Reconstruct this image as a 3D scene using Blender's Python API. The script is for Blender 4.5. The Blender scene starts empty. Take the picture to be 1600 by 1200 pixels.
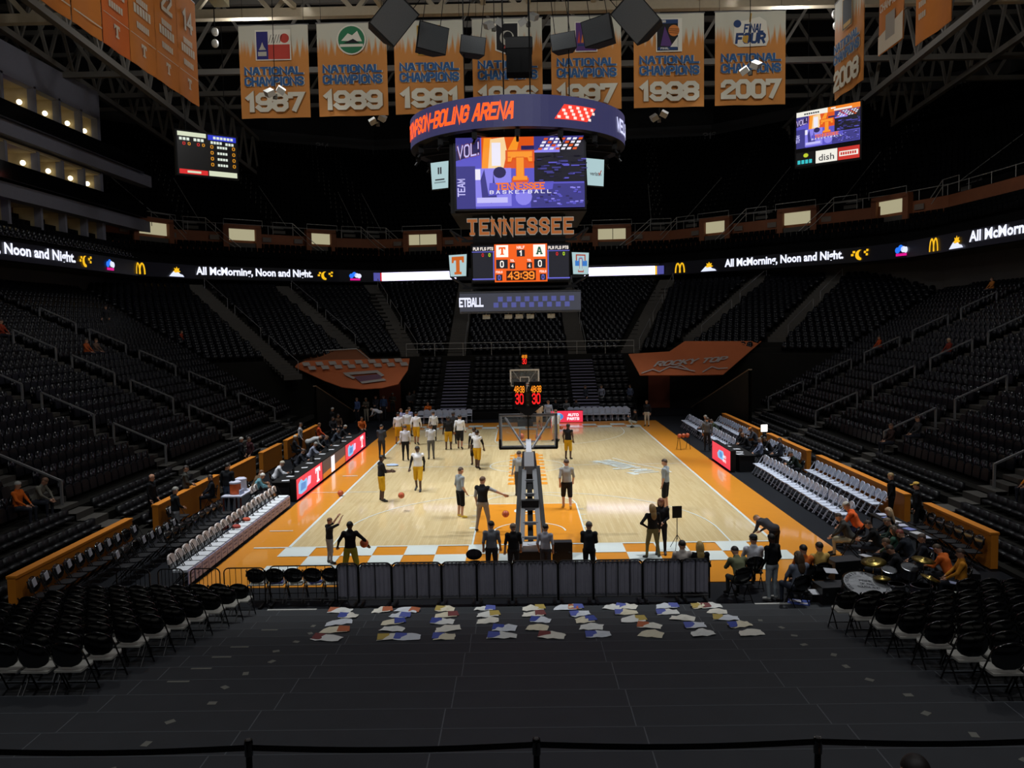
import bpy, math, random
import numpy as np
from mathutils import Vector, Matrix
random.seed(7)
PI = math.pi
SC = bpy.context.scene
COL = SC.collection

# ------------------------------------------------------------------ camera
CAM = (-0.1828, -25.5104, 6.9505); PITCH, YAW, ROLL, FPX = -0.07315, -0.01209, -0.01710, 1283.9
_fw = Vector((math.sin(YAW)*math.cos(PITCH), math.cos(YAW)*math.cos(PITCH), math.sin(PITCH)))
_r0 = Vector((math.cos(YAW), -math.sin(YAW), 0)); _u0 = _r0.cross(_fw)
_r = _r0*math.cos(ROLL) + _u0*math.sin(ROLL); _u = -_r0*math.sin(ROLL) + _u0*math.cos(ROLL)
cd = bpy.data.cameras.new('camera'); cam = bpy.data.objects.new('camera', cd); COL.objects.link(cam)
cd.sensor_width = 36.0; cd.lens = FPX/1600*36.0; cd.clip_end = 400
cam.matrix_world = Matrix(((_r.x, _u.x, -_fw.x, CAM[0]), (_r.y, _u.y, -_fw.y, CAM[1]), (_r.z, _u.z, -_fw.z, CAM[2]), (0, 0, 0, 1)))
SC.camera = cam
CO = Vector(CAM)
def ray(px, py): return _fw + _r*((px-800)/FPX) + _u*((600-py)/FPX)
def gz(px, py, z=0.0):                     # point on the level z seen at a pixel of the photograph
    d = ray(px, py); return CO + d*((z-CO.z)/d.z)
def gy(px, py, Y):
    d = ray(px, py); return CO + d*((Y-CO.y)/d.y)
def gx(px, py, X):
    d = ray(px, py); return CO + d*((X-CO.x)/d.x)
def proj(p):
    d = Vector(p)-CO; z = d.dot(_fw); return 800+FPX*d.dot(_r)/z, 600-FPX*d.dot(_u)/z

# ------------------------------------------------------------------ world, lights, exposure
w = bpy.data.worlds.new('world'); SC.world = w; w.use_nodes = True
w.node_tree.nodes['Background'].inputs[0].default_value = (0.012, 0.013, 0.016, 1)
w.node_tree.nodes['Background'].inputs[1].default_value = 1.0
vs = SC.view_settings; vs.view_transform = 'Standard'; vs.look = 'None'; vs.gamma = 1.0; vs.exposure = 0.0
vs.use_curve_mapping = False
try:
    SC.cycles.use_denoising = True; SC.cycles.max_bounces = 5; SC.cycles.diffuse_bounces = 2
    SC.cycles.sample_clamp_indirect = 3.0
except Exception: pass
def lamp(name, kind, loc, energy, color=(1, 1, 1), aim=None, size=0.4, angle=60, blend=0.8):
    d = bpy.data.lights.new(name, kind); d.energy = energy; d.color = color
    d.shadow_soft_size = size
    if kind == 'SPOT': d.spot_size = math.radians(angle); d.spot_blend = blend
    o = bpy.data.objects.new(name, d); COL.objects.link(o); o.location = loc
    if aim is not None: o.rotation_euler = (Vector(aim)-Vector(loc)).to_track_quat('-Z', 'Y').to_euler()
    return o
COURT_W, HOUSE_W, BANNER_W = 17300, 950, 1500
for sx in (-1, 1):
    for y in (1.5, 7.5, 14.0, 20.5, 27.5):
        lamp('court_light', 'SPOT', (sx*13.5, y, 27.5), COURT_W, (.97, 1.0, 1.0), aim=(sx*5.2, y*0.95+.7, 0), size=0.35, angle=50, blend=1.0)
for x, y in ((0, -17), (-17, 2), (17, 2), (-17, 28), (17, 28), (0, 44), (-9, -24), (9, -24)):
    lamp('house_light', 'POINT', (x, y, 26.0), HOUSE_W*(2.6 if y < -20 else 1), (.97, .98, 1.0), size=0.8)
for x in (-12, 0, 12):
    lamp('banner_light', 'SPOT', (x, 8.5, 27.2), BANNER_W, (1.0, .98, .95), aim=(x, 24, 21.6), size=0.4, angle=62, blend=0.8)
lamp('banner_light', 'SPOT', (-6, 6, 27.2), 1150, (1.0, .97, .93), aim=(-18, 15, 21), size=0.4, angle=65, blend=0.9)
lamp('banner_light', 'SPOT', (6, 8, 27.2), 800, (1.0, .97, .93), aim=(18, 17, 21), size=0.4, angle=60, blend=0.9)

# ------------------------------------------------------------------ materials
def lin(c):
    if isinstance(c, str):
        c = tuple(int(c[i:i+2], 16)/255 for i in (0, 2, 4))
    return tuple(x/12.92 if x <= .04045 else ((x+.055)/1.055)**2.4 for x in c)
MATS = {}
def mat(name, col, rough=0.6, metal=0.0, noise=0.0, scale=4.0, emit=0.0, spec=0.5, alpha=1.0, coat=0.0, bump=0.0):
    if name in MATS: return MATS[name]
    m = bpy.data.materials.new(name); m.use_nodes = True; nt = m.node_tree; b = nt.nodes['Principled BSDF']
    c = lin(col) if isinstance(col, str) else col
    b.inputs['Base Color'].default_value = (*c, 1); b.inputs['Roughness'].default_value = rough
    b.inputs['Metallic'].default_value = metal; b.inputs['Specular IOR Level'].default_value = spec
    if coat: b.inputs['Coat Weight'].default_value = coat; b.inputs['Coat Roughness'].default_value = 0.045
    if emit:
        b.inputs['Base Color'].default_value = (.01, .01, .01, 1)
        b.inputs['Emission Color'].default_value = (*c, 1); b.inputs['Emission Strength'].default_value = emit
    if alpha < 1: b.inputs['Alpha'].default_value = alpha
    if noise or bump:
        tc = nt.nodes.new('ShaderNodeTexCoord'); nz = nt.nodes.new('ShaderNodeTexNoise')
        nz.inputs['Scale'].default_value = scale; nz.inputs['Detail'].default_value = 5
        nt.links.new(tc.outputs['Object'], nz.inputs['Vector'])
        if noise:
            mx = nt.nodes.new('ShaderNodeMix'); mx.data_type = 'RGBA'
            mx.inputs[6].default_value = (*[max(0, x*(1-noise)) for x in c], 1)
            mx.inputs[7].default_value = (*[min(1, x*(1+noise)) for x in c], 1)
            nt.links.new(nz.outputs['Fac'], mx.inputs[0]); nt.links.new(mx.outputs[2], b.inputs['Base Color'])
        if bump:
            bp = nt.nodes.new('ShaderNodeBump'); bp.inputs['Strength'].default_value = bump
            nt.links.new(nz.outputs['Fac'], bp.inputs['Height']); nt.links.new(bp.outputs['Normal'], b.inputs['Normal'])
    MATS[name] = m
    return m
def emis(col, s=1.0): return mat('glow_%s_%.2f' % (col, s), col, emit=s, rough=.4)
def paint(col, rough=0.6): return mat('paint_%s_%.2f' % (col, rough), col, rough=rough)
def cloth(col): return mat('cloth_'+col, col, rough=0.85, noise=0.12, scale=9, spec=.2)
def wood_court():
    m = bpy.data.materials.new('maple_boards'); m.use_nodes = True; nt = m.node_tree; b = nt.nodes['Principled BSDF']
    tc = nt.nodes.new('ShaderNodeTexCoord'); mp = nt.nodes.new('ShaderNodeMapping')
    mp.inputs['Rotation'].default_value = (0, 0, PI/2)
    br = nt.nodes.new('ShaderNodeTexBrick'); br.inputs['Scale'].default_value = 1.0
    br.inputs['Brick Width'].default_value = 1.3; br.inputs['Row Height'].default_value = 0.075; br.inputs['Mortar Size'].default_value = 0.0015
    c1, c2, c3 = lin('d3bf93'), lin('c5ae80'), lin('a08a60')
    br.inputs['Color1'].default_value = (*c1, 1); br.inputs['Color2'].default_value = (*c2, 1); br.inputs['Mortar'].default_value = (*c3, 1)
    nz = nt.nodes.new('ShaderNodeTexNoise'); nz.inputs['Scale'].default_value = 0.9; nz.inputs['Detail'].default_value = 4
    mx = nt.nodes.new('ShaderNodeMix'); mx.data_type = 'RGBA'; mx.blend_type = 'MULTIPLY'; mx.inputs[0].default_value = .25
    nt.links.new(tc.outputs['Object'], mp.inputs['Vector']); nt.links.new(mp.outputs['Vector'], br.inputs['Vector'])
    nt.links.new(tc.outputs['Object'], nz.inputs['Vector'])
    nt.links.new(br.outputs['Color'], mx.inputs[6]); nt.links.new(nz.outputs['Color'], mx.inputs[7])
    nt.links.new(br.outputs['Color'], b.inputs['Base Color'])
    b.inputs['Roughness'].default_value = .42; b.inputs['Specular IOR Level'].default_value = .3; b.inputs['Coat Weight'].default_value = .6; b.inputs['Coat Roughness'].default_value = .06
    return m

# ------------------------------------------------------------------ mesh helpers
class MB:
    def __init__(s): s.v = []; s.f = []; s.m = []
    def add(s, vs, fs, m=0, M=None):
        o = len(s.v)
        s.v += [tuple(M @ Vector(p)) for p in vs] if M is not None else [tuple(p) for p in vs]
        s.f += [tuple(i+o for i in f) for f in fs]; s.m += [m]*len(fs); return s
    def box(s, c, d, m=0, M=None, rz=0.0):
        x, y, z = d[0]/2, d[1]/2, d[2]/2
        vs = [Vector((sx*x, sy*y, sz*z)) for sz in (-1, 1) for sy in (-1, 1) for sx in (-1, 1)]
        if rz: R_ = Matrix.Rotation(rz, 3, 'Z'); vs = [R_ @ v for v in vs]
        vs = [v+Vector(c) for v in vs]
        return s.add(vs, [(0, 2, 3, 1), (4, 5, 7, 6), (0, 1, 5, 4), (2, 6, 7, 3), (0, 4, 6, 2), (1, 3, 7, 5)], m, M)
    def bar(s, a, b, wd, h, m=0, up=(0, 0, 1)):
        a, b = Vector(a), Vector(b); d = (b-a).normalized(); u = Vector(up)
        if abs(d.dot(u)) > .98: u = Vector((1, 0, 0))
        sx = d.cross(u).normalized()*wd/2; uz = sx.cross(d).normalized()*h/2
        vs = [p+i*sx+j*uz for p in (a, b) for (i, j) in ((-1, -1), (1, -1), (1, 1), (-1, 1))]
        return s.add(vs, [(3, 2, 1, 0), (4, 5, 6, 7), (0, 1, 5, 4), (1, 2, 6, 5), (2, 3, 7, 6), (3, 0, 4, 7)], m)
    def tube(s, a, b, r, n=6, m=0, r2=None): return s.path([a, b], r, n, m, r2)
    def path(s, pts, r, n=6, m=0, r2=None):
        pts = [Vector(p) for p in pts]; k = len(pts); vs = []; prev = None
        for i, p in enumerate(pts):
            d = (pts[min(i+1, k-1)]-pts[max(i-1, 0)]).normalized()
            if prev is None:
                u = Vector((0, 0, 1)) if abs(d.z) < .9 else Vector((1, 0, 0))
            else: u = prev
            x = d.cross(u).normalized(); u = x.cross(d).normalized(); prev = u
            rr = r if r2 is None else r+(r2-r)*i/(k-1)
            vs += [p+x*(rr*math.cos(2*PI*j/n))+u*(rr*math.sin(2*PI*j/n)) for j in range(n)]
        fs = [(i*n+j, i*n+(j+1) % n, (i+1)*n+(j+1) % n, (i+1)*n+j) for i in range(k-1) for j in range(n)]
        fs += [tuple(range(n-1, -1, -1)), tuple((k-1)*n+j for j in range(n))]
        return s.add(vs, fs, m)
    def lathe(s, prof, n=16, m=0, M=None, cap=True):
        vs = [(r*math.cos(2*PI*j/n), r*math.sin(2*PI*j/n), z) for r, z in prof for j in range(n)]
        k = len(prof)
        fs = [(i*n+j, i*n+(j+1) % n, (i+1)*n+(j+1) % n, (i+1)*n+j) for i in range(k-1) for j in range(n)]
        if cap and prof[0][0] > 1e-6: fs.append(tuple(range(n-1, -1, -1)))
        if cap and prof[-1][0] > 1e-6: fs.append(tuple((k-1)*n+j for j in range(n)))
        return s.add(vs, fs, m, M)
    def prism(s, poly, z0, z1, m=0, M=None):
        n = len(poly)
        vs = [(x, y, z0) for x, y in poly]+[(x, y, z1) for x, y in poly]
        fs = [tuple(range(n-1, -1, -1)), tuple(range(n, 2*n))]+[(i, (i+1) % n, n+(i+1) % n, n+i) for i in range(n)]
        return s.add(vs, fs, m, M)
    def ell(s, c, r, n=10, k=6, m=0, M=None):
        pr = [(max(1e-7, math.sin(PI*i/k)), -math.cos(PI*i/k)) for i in range(k+1)]
        T = Matrix.Translation(c) @ Matrix.Diagonal((*r, 1))
        return s.lathe(pr, n, m, (M @ T) if M is not None else T)
    def quad(s, a, b, c, d, m=0): return s.add([a, b, c, d], [(0, 1, 2, 3)], m)
    def mesh(s, name, mats, smooth=False):
        me = bpy.data.meshes.new(name); me.from_pydata(s.v, [], s.f)
        for mt in (mats if isinstance(mats, (list, tuple)) else [mats]): me.materials.append(mt)
        if any(s.m): me.polygons.foreach_set('material_index', s.m)
        if smooth: me.polygons.foreach_set('use_smooth', [True]*len(s.f))
        me.update(); return me
    def build(s, name, mats, parent=None, smooth=False): return put(name, s.mesh(name, mats, smooth), parent)
def put(name, me, parent=None):
    o = bpy.data.objects.new(name, me); COL.objects.link(o)
    if parent is not None: o.parent = parent
    return o
def tag(o, label, cat, group=None, kind=None):
    o['label'] = label; o['category'] = cat
    if group: o['group'] = group
    if kind: o['kind'] = kind
    return o
def thing(name, label, cat, loc=(0, 0, 0), rz=0.0, group=None, kind=None):
    o = put(name, None); o.location = loc; o.rotation_euler = (0, 0, rz); return tag(o, label, cat, group, kind)
def struct(name, mb, mats, label, cat): return tag(mb.build(name, mats), label, cat, kind='structure')
KIDS = {}
def kids(o): return [c for c in o.children]
def copy_tree(o, loc, rz=0.0, label=None, group=None):
    c = o.copy(); COL.objects.link(c); c.location = loc; c.rotation_euler = (0, 0, rz)
    if label: c['label'] = label
    if group: c['group'] = group
    if o.name not in KIDS: KIDS[o.name] = [(p, list(p.children)) for p in o.children]
    for p, subs in KIDS[o.name]:
        q = p.copy(); COL.objects.link(q); q.parent = c
        for g in subs:
            h = g.copy(); COL.objects.link(h); h.parent = q
    return c
_o1 = 'zeroth first second third fourth fifth sixth seventh eighth ninth tenth eleventh twelfth thirteenth fourteenth fifteenth sixteenth seventeenth eighteenth nineteenth twentieth'.split()
_t = {20: 'twenty', 30: 'thirty', 40: 'forty', 50: 'fifty', 60: 'sixty', 70: 'seventy', 80: 'eighty', 90: 'ninety'}
def nth(n):
    if n <= 20: return _o1[n]
    if n % 10 == 0: return _t[n].replace('ty', 'tieth')
    return _t[n//10*10]+'-'+_o1[n % 10]

# ------------------------------------------------------------------ lettering (flat print built as shapes)
GL = {  # chamfered block strokes on a 4 x 6 grid
 '0': [[(1, 0), (3, 0), (4, 1), (4, 5), (3, 6), (1, 6), (0, 5), (0, 1), (1, 0)]], '1': [[(.8, 4.8), (2, 6), (2, 0)]],
 '2': [[(0, 4.6), (0, 5), (1, 6), (3, 6), (4, 5), (4, 4), (0, 1), (0, 0), (4, 0)]],
 '3': [[(0, 5), (1, 6), (3, 6), (4, 5), (4, 4), (3, 3.1), (4, 2.2), (4, 1), (3, 0), (1, 0), (0, 1)], [(1.4, 3.1), (3, 3.1)]],
 '4': [[(3, 0), (3, 6), (0, 2), (4, 2)]], '5': [[(4, 6), (0, 6), (0, 3.4), (3, 3.4), (4, 2.6), (4, 1), (3, 0), (1, 0), (0, 1)]],
 '6': [[(1, 3.3), (3, 3.3), (4, 2.5), (4, 1), (3, 0), (1, 0), (0, 1), (0, 2.5), (1, 3.3)], [(0, 2.1), (0, 5), (1, 6), (3, 6), (4, 5)]], '7': [[(0, 5.2), (0, 6), (4, 6), (1.4, 0)]],
 '8': [[(1, 3.2), (3, 3.2), (4, 4), (4, 5), (3, 6), (1, 6), (0, 5), (0, 4), (1, 3.2)], [(1, 3.1), (0, 2.3), (0, 1), (1, 0), (3, 0), (4, 1), (4, 2.3), (3, 3.1), (1, 3.1)]],
 '9': [[(1, 2.7), (3, 2.7), (4, 3.5), (4, 5), (3, 6), (1, 6), (0, 5), (0, 3.5), (1, 2.7)], [(4, 3.9), (4, 1), (3, 0), (1, 0), (0, 1)]],
 'A': [[(0, 0), (1.6, 6), (2.4, 6), (4, 0)], [(.7, 2), (3.3, 2)]], 'B': [[(0, 0), (0, 6), (3, 6), (4, 5.2), (4, 4), (3, 3.2), (0, 3.2)], [(3, 3.2), (4, 2.4), (4, 1), (3, 0), (0, 0)]],
 'C': [[(4, 4.6), (4, 5), (3, 6), (1, 6), (0, 5), (0, 1), (1, 0), (3, 0), (4, 1), (4, 1.4)]], 'D': [[(0, 0), (0, 6), (3, 6), (4, 5), (4, 1), (3, 0), (0, 0)]],
 'E': [[(4, 6), (0, 6), (0, 0), (4, 0)], [(0, 3), (3, 3)]], 'F': [[(4, 6), (0, 6), (0, 0)], [(0, 3), (3, 3)]],
 'G': [[(4, 4.6), (4, 5), (3, 6), (1, 6), (0, 5), (0, 1), (1, 0), (3, 0), (4, 1), (4, 2.8), (2.3, 2.8)]], 'H': [[(0, 0), (0, 6)], [(4, 0), (4, 6)], [(0, 3), (4, 3)]],
 'I': [[(2, 0), (2, 6)]], 'K': [[(0, 0), (0, 6)], [(4, 6), (0, 2.6)], [(1.3, 3.4), (4, 0)]], 'L': [[(0, 6), (0, 0), (4, 0)]],
 'M': [[(0, 0), (0, 6), (2, 2), (4, 6), (4, 0)]], 'N': [[(0, 0), (0, 6), (4, 0), (4, 6)]], 'O': [[(1, 0), (3, 0), (4, 1), (4, 5), (3, 6), (1, 6), (0, 5), (0, 1), (1, 0)]],
 'P': [[(0, 0), (0, 6), (3, 6), (4, 5), (4, 3.6), (3, 2.7), (0, 2.7)]], 'R': [[(0, 0), (0, 6), (3, 6), (4, 5), (4, 3.8), (3, 2.9), (0, 2.9)], [(2.2, 2.9), (4, 0)]],
 'S': [[(4, 4.6), (4, 5), (3, 6), (1, 6), (0, 5), (0, 4), (1, 3.3), (3, 2.7), (4, 2), (4, 1), (3, 0), (1, 0), (0, 1), (0, 1.4)]], 'T': [[(0, 6), (4, 6)], [(2, 6), (2, 0)]],
 'U': [[(0, 6), (0, 1), (1, 0), (3, 0), (4, 1), (4, 6)]], 'V': [[(0, 6), (2, 0), (4, 6)]], 'W': [[(0, 6), (1, 0), (2, 4), (3, 0), (4, 6)]], 'Y': [[(0, 6), (2, 3), (4, 6)], [(2, 3), (2, 0)]],
 '-': [[(.8, 3), (3.2, 3)]], ':': [[(2, 1.4), (2, 2.2)], [(2, 3.8), (2, 4.6)]], '!': [[(2, 6), (2, 3.2)], [(2, 0), (2, .2)]], '.': [[(.6, 0), (.6, .6)]]}
def stroke2d(poly, t):
    P = [Vector(p) for p in poly]; closed = (P[0]-P[-1]).length < 1e-6
    if closed: P = P[:-1]
    n = len(P); L, R_ = [], []
    for i, p in enumerate(P):
        a = P[i-1] if (i > 0 or closed) else None; b = P[(i+1) % n] if (i < n-1 or closed) else None
        d1 = (p-a).normalized() if a is not None else None; d2 = (b-p).normalized() if b is not None else None
        if d1 is None: d1 = d2
        if d2 is None: d2 = d1
        n1 = Vector((-d1.y, d1.x)); n2 = Vector((-d2.y, d2.x)); mm = n1+n2
        mm = n1 if mm.length < .2 else mm.normalized(); k = 1/max(.45, mm.dot(n1)); q = p
        if a is None: q = p-d2*t/2
        if b is None: q = p+d1*t/2
        L.append(q+mm*(t/2*k)); R_.append(q-mm*(t/2*k))
    vs = [tuple(v) for v in L]+[tuple(v) for v in R_]; m = n if closed else n-1
    return vs, [(n+i, n+(i+1) % n, (i+1) % n, i) for i in range(m)]
def block_text(s, h, wd=None, thick=1.3, gap=1.6, slab=False):
    """flat verts (x,y) and faces, centred on x, baseline at 0, height h, total width wd"""
    V, F = [], []; x = 0.0
    for ch in s:
        if ch == ' ': x += 3.0; continue
        dx, adv = {'I': (-1.7, .6), '1': (-.6, 2.0), '-': (-.5, 3.0), ':': (-1.6, .8), '!': (-1.6, .8), '.': (0, 1.2)}.get(ch, (0, 4.0))
        for pl in GL.get(ch, []):
            vs, fs = stroke2d(pl, thick); o = len(V)
            V += [(vx+x+dx, vy) for vx, vy in vs]; F += [tuple(i+o for i in f) for f in fs]
        if slab:
            ends = {'T': [(2, 0, 1.2)], 'N': [(0, 0, .9), (0, 6, .9), (4, 6, .9)], 'A': [(0, 0, .9), (4, 0, .9)]}.get(ch, [])
            for ex, ey, hw in ends:
                o = len(V); V += [(x+ex-hw-.3, ey-.65), (x+ex+hw+.3, ey-.65), (x+ex+hw+.3, ey+.45), (x+ex-hw-.3, ey+.45)]; F.append((o, o+1, o+2, o+3))
        x += adv+gap
    x -= gap; sy = h/(6+thick); sx = sy if wd is None else wd/(x+thick)
    V = [((vx-x/2)*sx, (vy+thick/2)*sy) for vx, vy in V]
    return V, F
def font_text(s, h, wd=None, bold=0.0, shear=0.0):
    c = bpy.data.curves.new('lettering', 'FONT'); c.body = s; c.size = 1.0; c.offset = bold; c.shear = shear; c.resolution_u = 2
    o = bpy.data.objects.new('lettering', c); me = o.to_mesh()
    V = [(v.co.x, v.co.y) for v in me.vertices]; F = [tuple(p.vertices) for p in me.polygons]
    o.to_mesh_clear(); bpy.data.objects.remove(o); bpy.data.curves.remove(c)
    if not V: return [], []
    x0, x1 = min(v[0] for v in V), max(v[0] for v in V); y0, y1 = min(v[1] for v in V), max(v[1] for v in V)
    k = h/(y1-y0) if not any(ch in s for ch in 'gjpqy,') else h/max(.01, (y1-y0))
    kx = k if wd is None else wd/max(.01, x1-x0)
    return [((v[0]-(x0+x1)/2)*kx, (v[1]-y0)*k) for v in V], F
def flat(mb, VF, M, m=0):                       # lay flat verts onto a plane given by M (x right, y up)
    V, F = VF
    if len(F) < 2: mb.add([(x, y, 0) for x, y in V], F, m, M); return
    for i, f in enumerate(F): mb.add([(*V[j], .0016*(i % 9)) for j in f], [tuple(range(len(f)))], m, M)
def plane_M(o, xdir, ydir=(0, 0, 1)):
    x = Vector(xdir).normalized(); y = Vector(ydir).normalized(); z = x.cross(y); o = Vector(o)
    return Matrix(((x.x, y.x, z.x, o.x), (x.y, y.y, z.y, o.y), (x.z, y.z, z.z, o.z), (0, 0, 0, 1)))
def rect(x0, y0, x1, y1): return [(x0, y0), (x1, y0), (x1, y1), (x0, y1)], [(0, 1, 2, 3)]
def polyf(pts): return pts, [tuple(range(len(pts)))]
def disc(cx, cy, r, n=20, ry=None): return polyf([(cx+r*math.cos(2*PI*i/n), cy+(ry or r)*math.sin(2*PI*i/n)) for i in range(n)])
POWER_T = [(-1, 1), (1, 1), (1, .38), (.78, .38), (.70, .58), (.30, .58), (.30, -.72), (.55, -.78), (.55, -1), (-.55, -1), (-.55, -.78), (-.30, -.72), (-.30, .58), (-.70, .58), (-.78, .38), (-1, .38)]
def power_t(cx, cy, sx, sy):      # convex pieces of a slab T
    V, F = [], []
    for q in ([(-1, .58), (1, .58), (1, 1), (-1, 1)], [(-1, .3), (-.72, .3), (-.62, .58), (-1, .58)], [(.72, .3), (1, .3), (1, .58), (.62, .58)], [(-.3, -.72), (.3, -.72), (.3, .58), (-.3, .58)], [(-.58, -1), (.58, -1), (.58, -.72), (-.58, -.72)]):
        o = len(V); V += [(cx+x*sx, cy+y*sy) for x, y in q]; F.append((o, o+1, o+2, o+3))
    return V, F
# ------------------------------------------------------------------ the setting: floor, court, riser, bowl, walls, roof
M_floor = mat('black_floor_covering', '0d1118', rough=.6, spec=.2, noise=.25, scale=1.5)
M_conc = mat('concrete', '4a4742', rough=.85, noise=.2, scale=2.5)
M_dconc = mat('dark_concrete', '1f1e1b', rough=.95, spec=.15, noise=.25, scale=1.5)
M_orange = mat('orange_court_paint', 'e0922c', rough=.3, coat=.5, noise=.06, scale=3)
M_white = mat('white_court_paint', 'e2ecea', rough=.3, coat=.5, noise=.03, scale=5)
M_wood = wood_court()
M_pad = mat('orange_wall_pad', 'd98524', rough=.55, noise=.1, scale=3)
M_opaint = mat('orange_wall_paint', '7e4828', rough=.7, noise=.12, scale=2)
M_steel = mat('grey_steel_rail', '8d8d8d', rough=.4, metal=.4)
M_black = mat('black_paint', '0a0a0b', rough=.6, spec=.25)
M_deck = mat('black_deck_board', '2d3035', rough=.62, noise=.25, scale=2.2, bump=.03)
M_navy = mat('navy_seat_plastic', '0b0d14', rough=.24, spec=.6)
M_navy2 = mat('navy_pan_plastic', '0d0f16', rough=.4)  # seat pan plastic: its own near-black navy, less glossy than the backrest

struct('floor', MB().box((0, 14, -.07), (90, 110, .1)), M_floor, 'dark floor covering spread around the basketball court', 'floor')
CW, CL = 7.62, 28.65
court = thing('floor_court', 'glossy maple basketball court with orange border and checkerboard ends', 'court', kind='structure')
mb = MB(); mb.box((0, 14.08, -.012), (18.4, 36.1, .024)); mb.build('orange_border', M_orange, court)
mb = MB(); mb.box((0, CL/2, .002), (2*CW, CL, .012)); mb.build('maple_boards', M_wood, court)
mb = MB(); Z = .0145
def lay(VF, M=None, m=0): flat(mb, VF, (M or Matrix.Identity(4)) @ Matrix.Translation((0, 0, Z)), m)
for r in range(3):
    for k in range(16):
        if (k+r) % 2 == 0: lay(rect(-7.72+.965*k, -.10-.965*(r+1), -7.72+.965*(k+1), -.10-.965*r))
for r in range(2):
    for k in range(16):
        if (k+r) % 2 == 1: lay(rect(-7.72+.965*k, CL+.10+.965*r, -7.72+.965*(k+1), CL+.10+.965*(r+1)))
mb.build('checkerboard', M_white, court)
mb = MB(); Z = .0118
for y0, y1 in ((.04, 5.79), (CL-5.79, CL-.04)): lay(rect(-1.83, y0, 1.83, y1))
for k in range(9):           # the centre emblem seen end-on, with a checkered edge
    lay(rect(-.62, 9.6+k*.95, .62, 9.6+(k+1)*.95))
    lay(rect(-.86, 9.6+k*.95, -.62, 9.6+k*.95+.5)); lay(rect(.62, 9.6+k*.95, .86, 9.6+k*.95+.5))
lay(rect(-2.2, 9.6, 2.2, 9.6)); mb.build('orange_paint', M_orange, court)
mb = MB(); Z = .0165
def arc(cx, cy, r, a0, a1, wd=.05, n=48):
    for i in range(n):
        t0, t1 = a0+(a1-a0)*i/n, a0+(a1-a0)*(i+1)/n
        lay(([(cx+(r-wd)*math.cos(t0), cy+(r-wd)*math.sin(t0)), (cx+r*math.cos(t0), cy+r*math.sin(t0)), (cx+r*math.cos(t1), cy+r*math.sin(t1)), (cx+(r-wd)*math.cos(t1), cy+(r-wd)*math.sin(t1))], [(0, 1, 2, 3)]))
lw = .05
for x in (-CW, CW): lay(rect(x-lw, -lw, x+lw, CL+lw))
lay(rect(-8.75, -.10, CW+.05, 0)); lay(rect(-CW-.05, CL, CW+.05, CL+.1)); lay(rect(-CW, CL/2-.025, CW, CL/2+.025))
arc(0, CL/2, 1.83, 0, 2*PI)
for s, yb in ((1, 0), (-1, CL)):
    for x in (-1.83, 1.83): lay(rect(x-.03, min(yb, yb+s*5.79), x+.03, max(yb, yb+s*5.79)))
    lay(rect(-1.83, yb+s*5.79-.03, 1.83, yb+s*5.79+.03))
    a = (0, PI) if s > 0 else (PI, 2*PI)
    arc(0, yb+s*5.79, 1.83, *a); arc(0, yb+s*1.6, 1.22, *a)
    th = math.asin(0); arc(0, yb+s*1.6, 6.325, a[0], a[1])
    for x in (-6.325, 6.275): lay(rect(x, min(yb, yb+s*1.6), x+.05, max(yb, yb+s*1.6)))
    for x in (-1, 1):
        for d in (2.13, 3.0, 3.9, 4.8): lay(rect(x*1.85 if x > 0 else -2.05, yb+s*d-.025-(.06 if d < 2.5 else 0), 2.05 if x > 0 else -1.85, yb+s*d+.025+(.06 if d < 2.5 else 0)))
lay(rect(-9.1, 8.48, -6.3, 8.53)); lay(rect(-8.6, 12.2, -7.9, 12.32)); lay(rect(-8.9, 2.05, -8.1, 2.12))
arc(0, 4.6, .55, 0, 2*PI, .1, 24)
for i, ch in enumerate('SEC'):
    flat(mb, block_text(ch, .34), Matrix.Translation((-.3+.3*i, 4.45, Z)))
mb.build('court_line', M_white, court)
mb = MB(); Z = .0165       # cursive signature on the far half, read from the other side
V, F = font_text('The Summitt', .9, 4.2, bold=.03, shear=.4)
pc = gz(976, 729); MT = Matrix.Translation((pc.x, pc.y, Z)) @ Matrix.Rotation(math.radians(118), 4, 'Z')
flat(mb, ([(x, y*1.6-.5) for x, y in V], F), MT)
pts = [(-2.4, -.9), (-1.8, -1.1), (-.8, -1.0), (.6, -.8), (2.3, -.9)]
flat(mb, stroke2d(pts, .09), MT); mb.build('signature', M_white, court)

# ---- stepped black riser of boards under the camera
riser = thing('stage_riser', 'stepped black riser of deck boards in the foreground', 'riser', kind='structure')
def tread_z(i): return .10+.18*i
def tread_y(i): return -6.0-.9*i
mb = MB()
for i in range(18):
    z = tread_z(i); mb.box((0, tread_y(i)-.45, (z-.06)/2), (25.0, .9, max(.02, z-.06)))
mb.build('riser_frame', M_black, riser)
panel = {}
for i in range(18):
    off = (i % 2)*.04+.02
    xs = [-12.5, -11.0]+[-8.6+2.44*k+off for k in range(8)]+[11.0, 12.5]
    for a, b in zip(xs[:-1], xs[1:]):
        key = round(b-a, 2)
        if key not in panel: panel[key] = MB().box((0, 0, 0), (key-.012, .886, .06)).mesh('deck_panel', M_deck)
        o = put('deck_panel', panel[key], riser); o.location = ((a+b)/2, tread_y(i)-.45, tread_z(i)-.03)
M_jt = mat('grey_joint_strip', '5c6065', rough=.6)
for i in range(18):
    off = (i % 2)*.04+.02; mb = MB(); mb.box((0, tread_y(i)-.012, tread_z(i)-.004), (25.0, .02, .012)); mb.build('edge_trim', mat('edge_trim', '4a4e53', rough=.6), riser)
    mb = MB()
    for k in range(8): mb.box((-8.6+2.44*k+off, tread_y(i)-.45, tread_z(i)-.002), (.014, .88, .006))
    mb.build('joint_strip', M_jt, riser)
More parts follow.
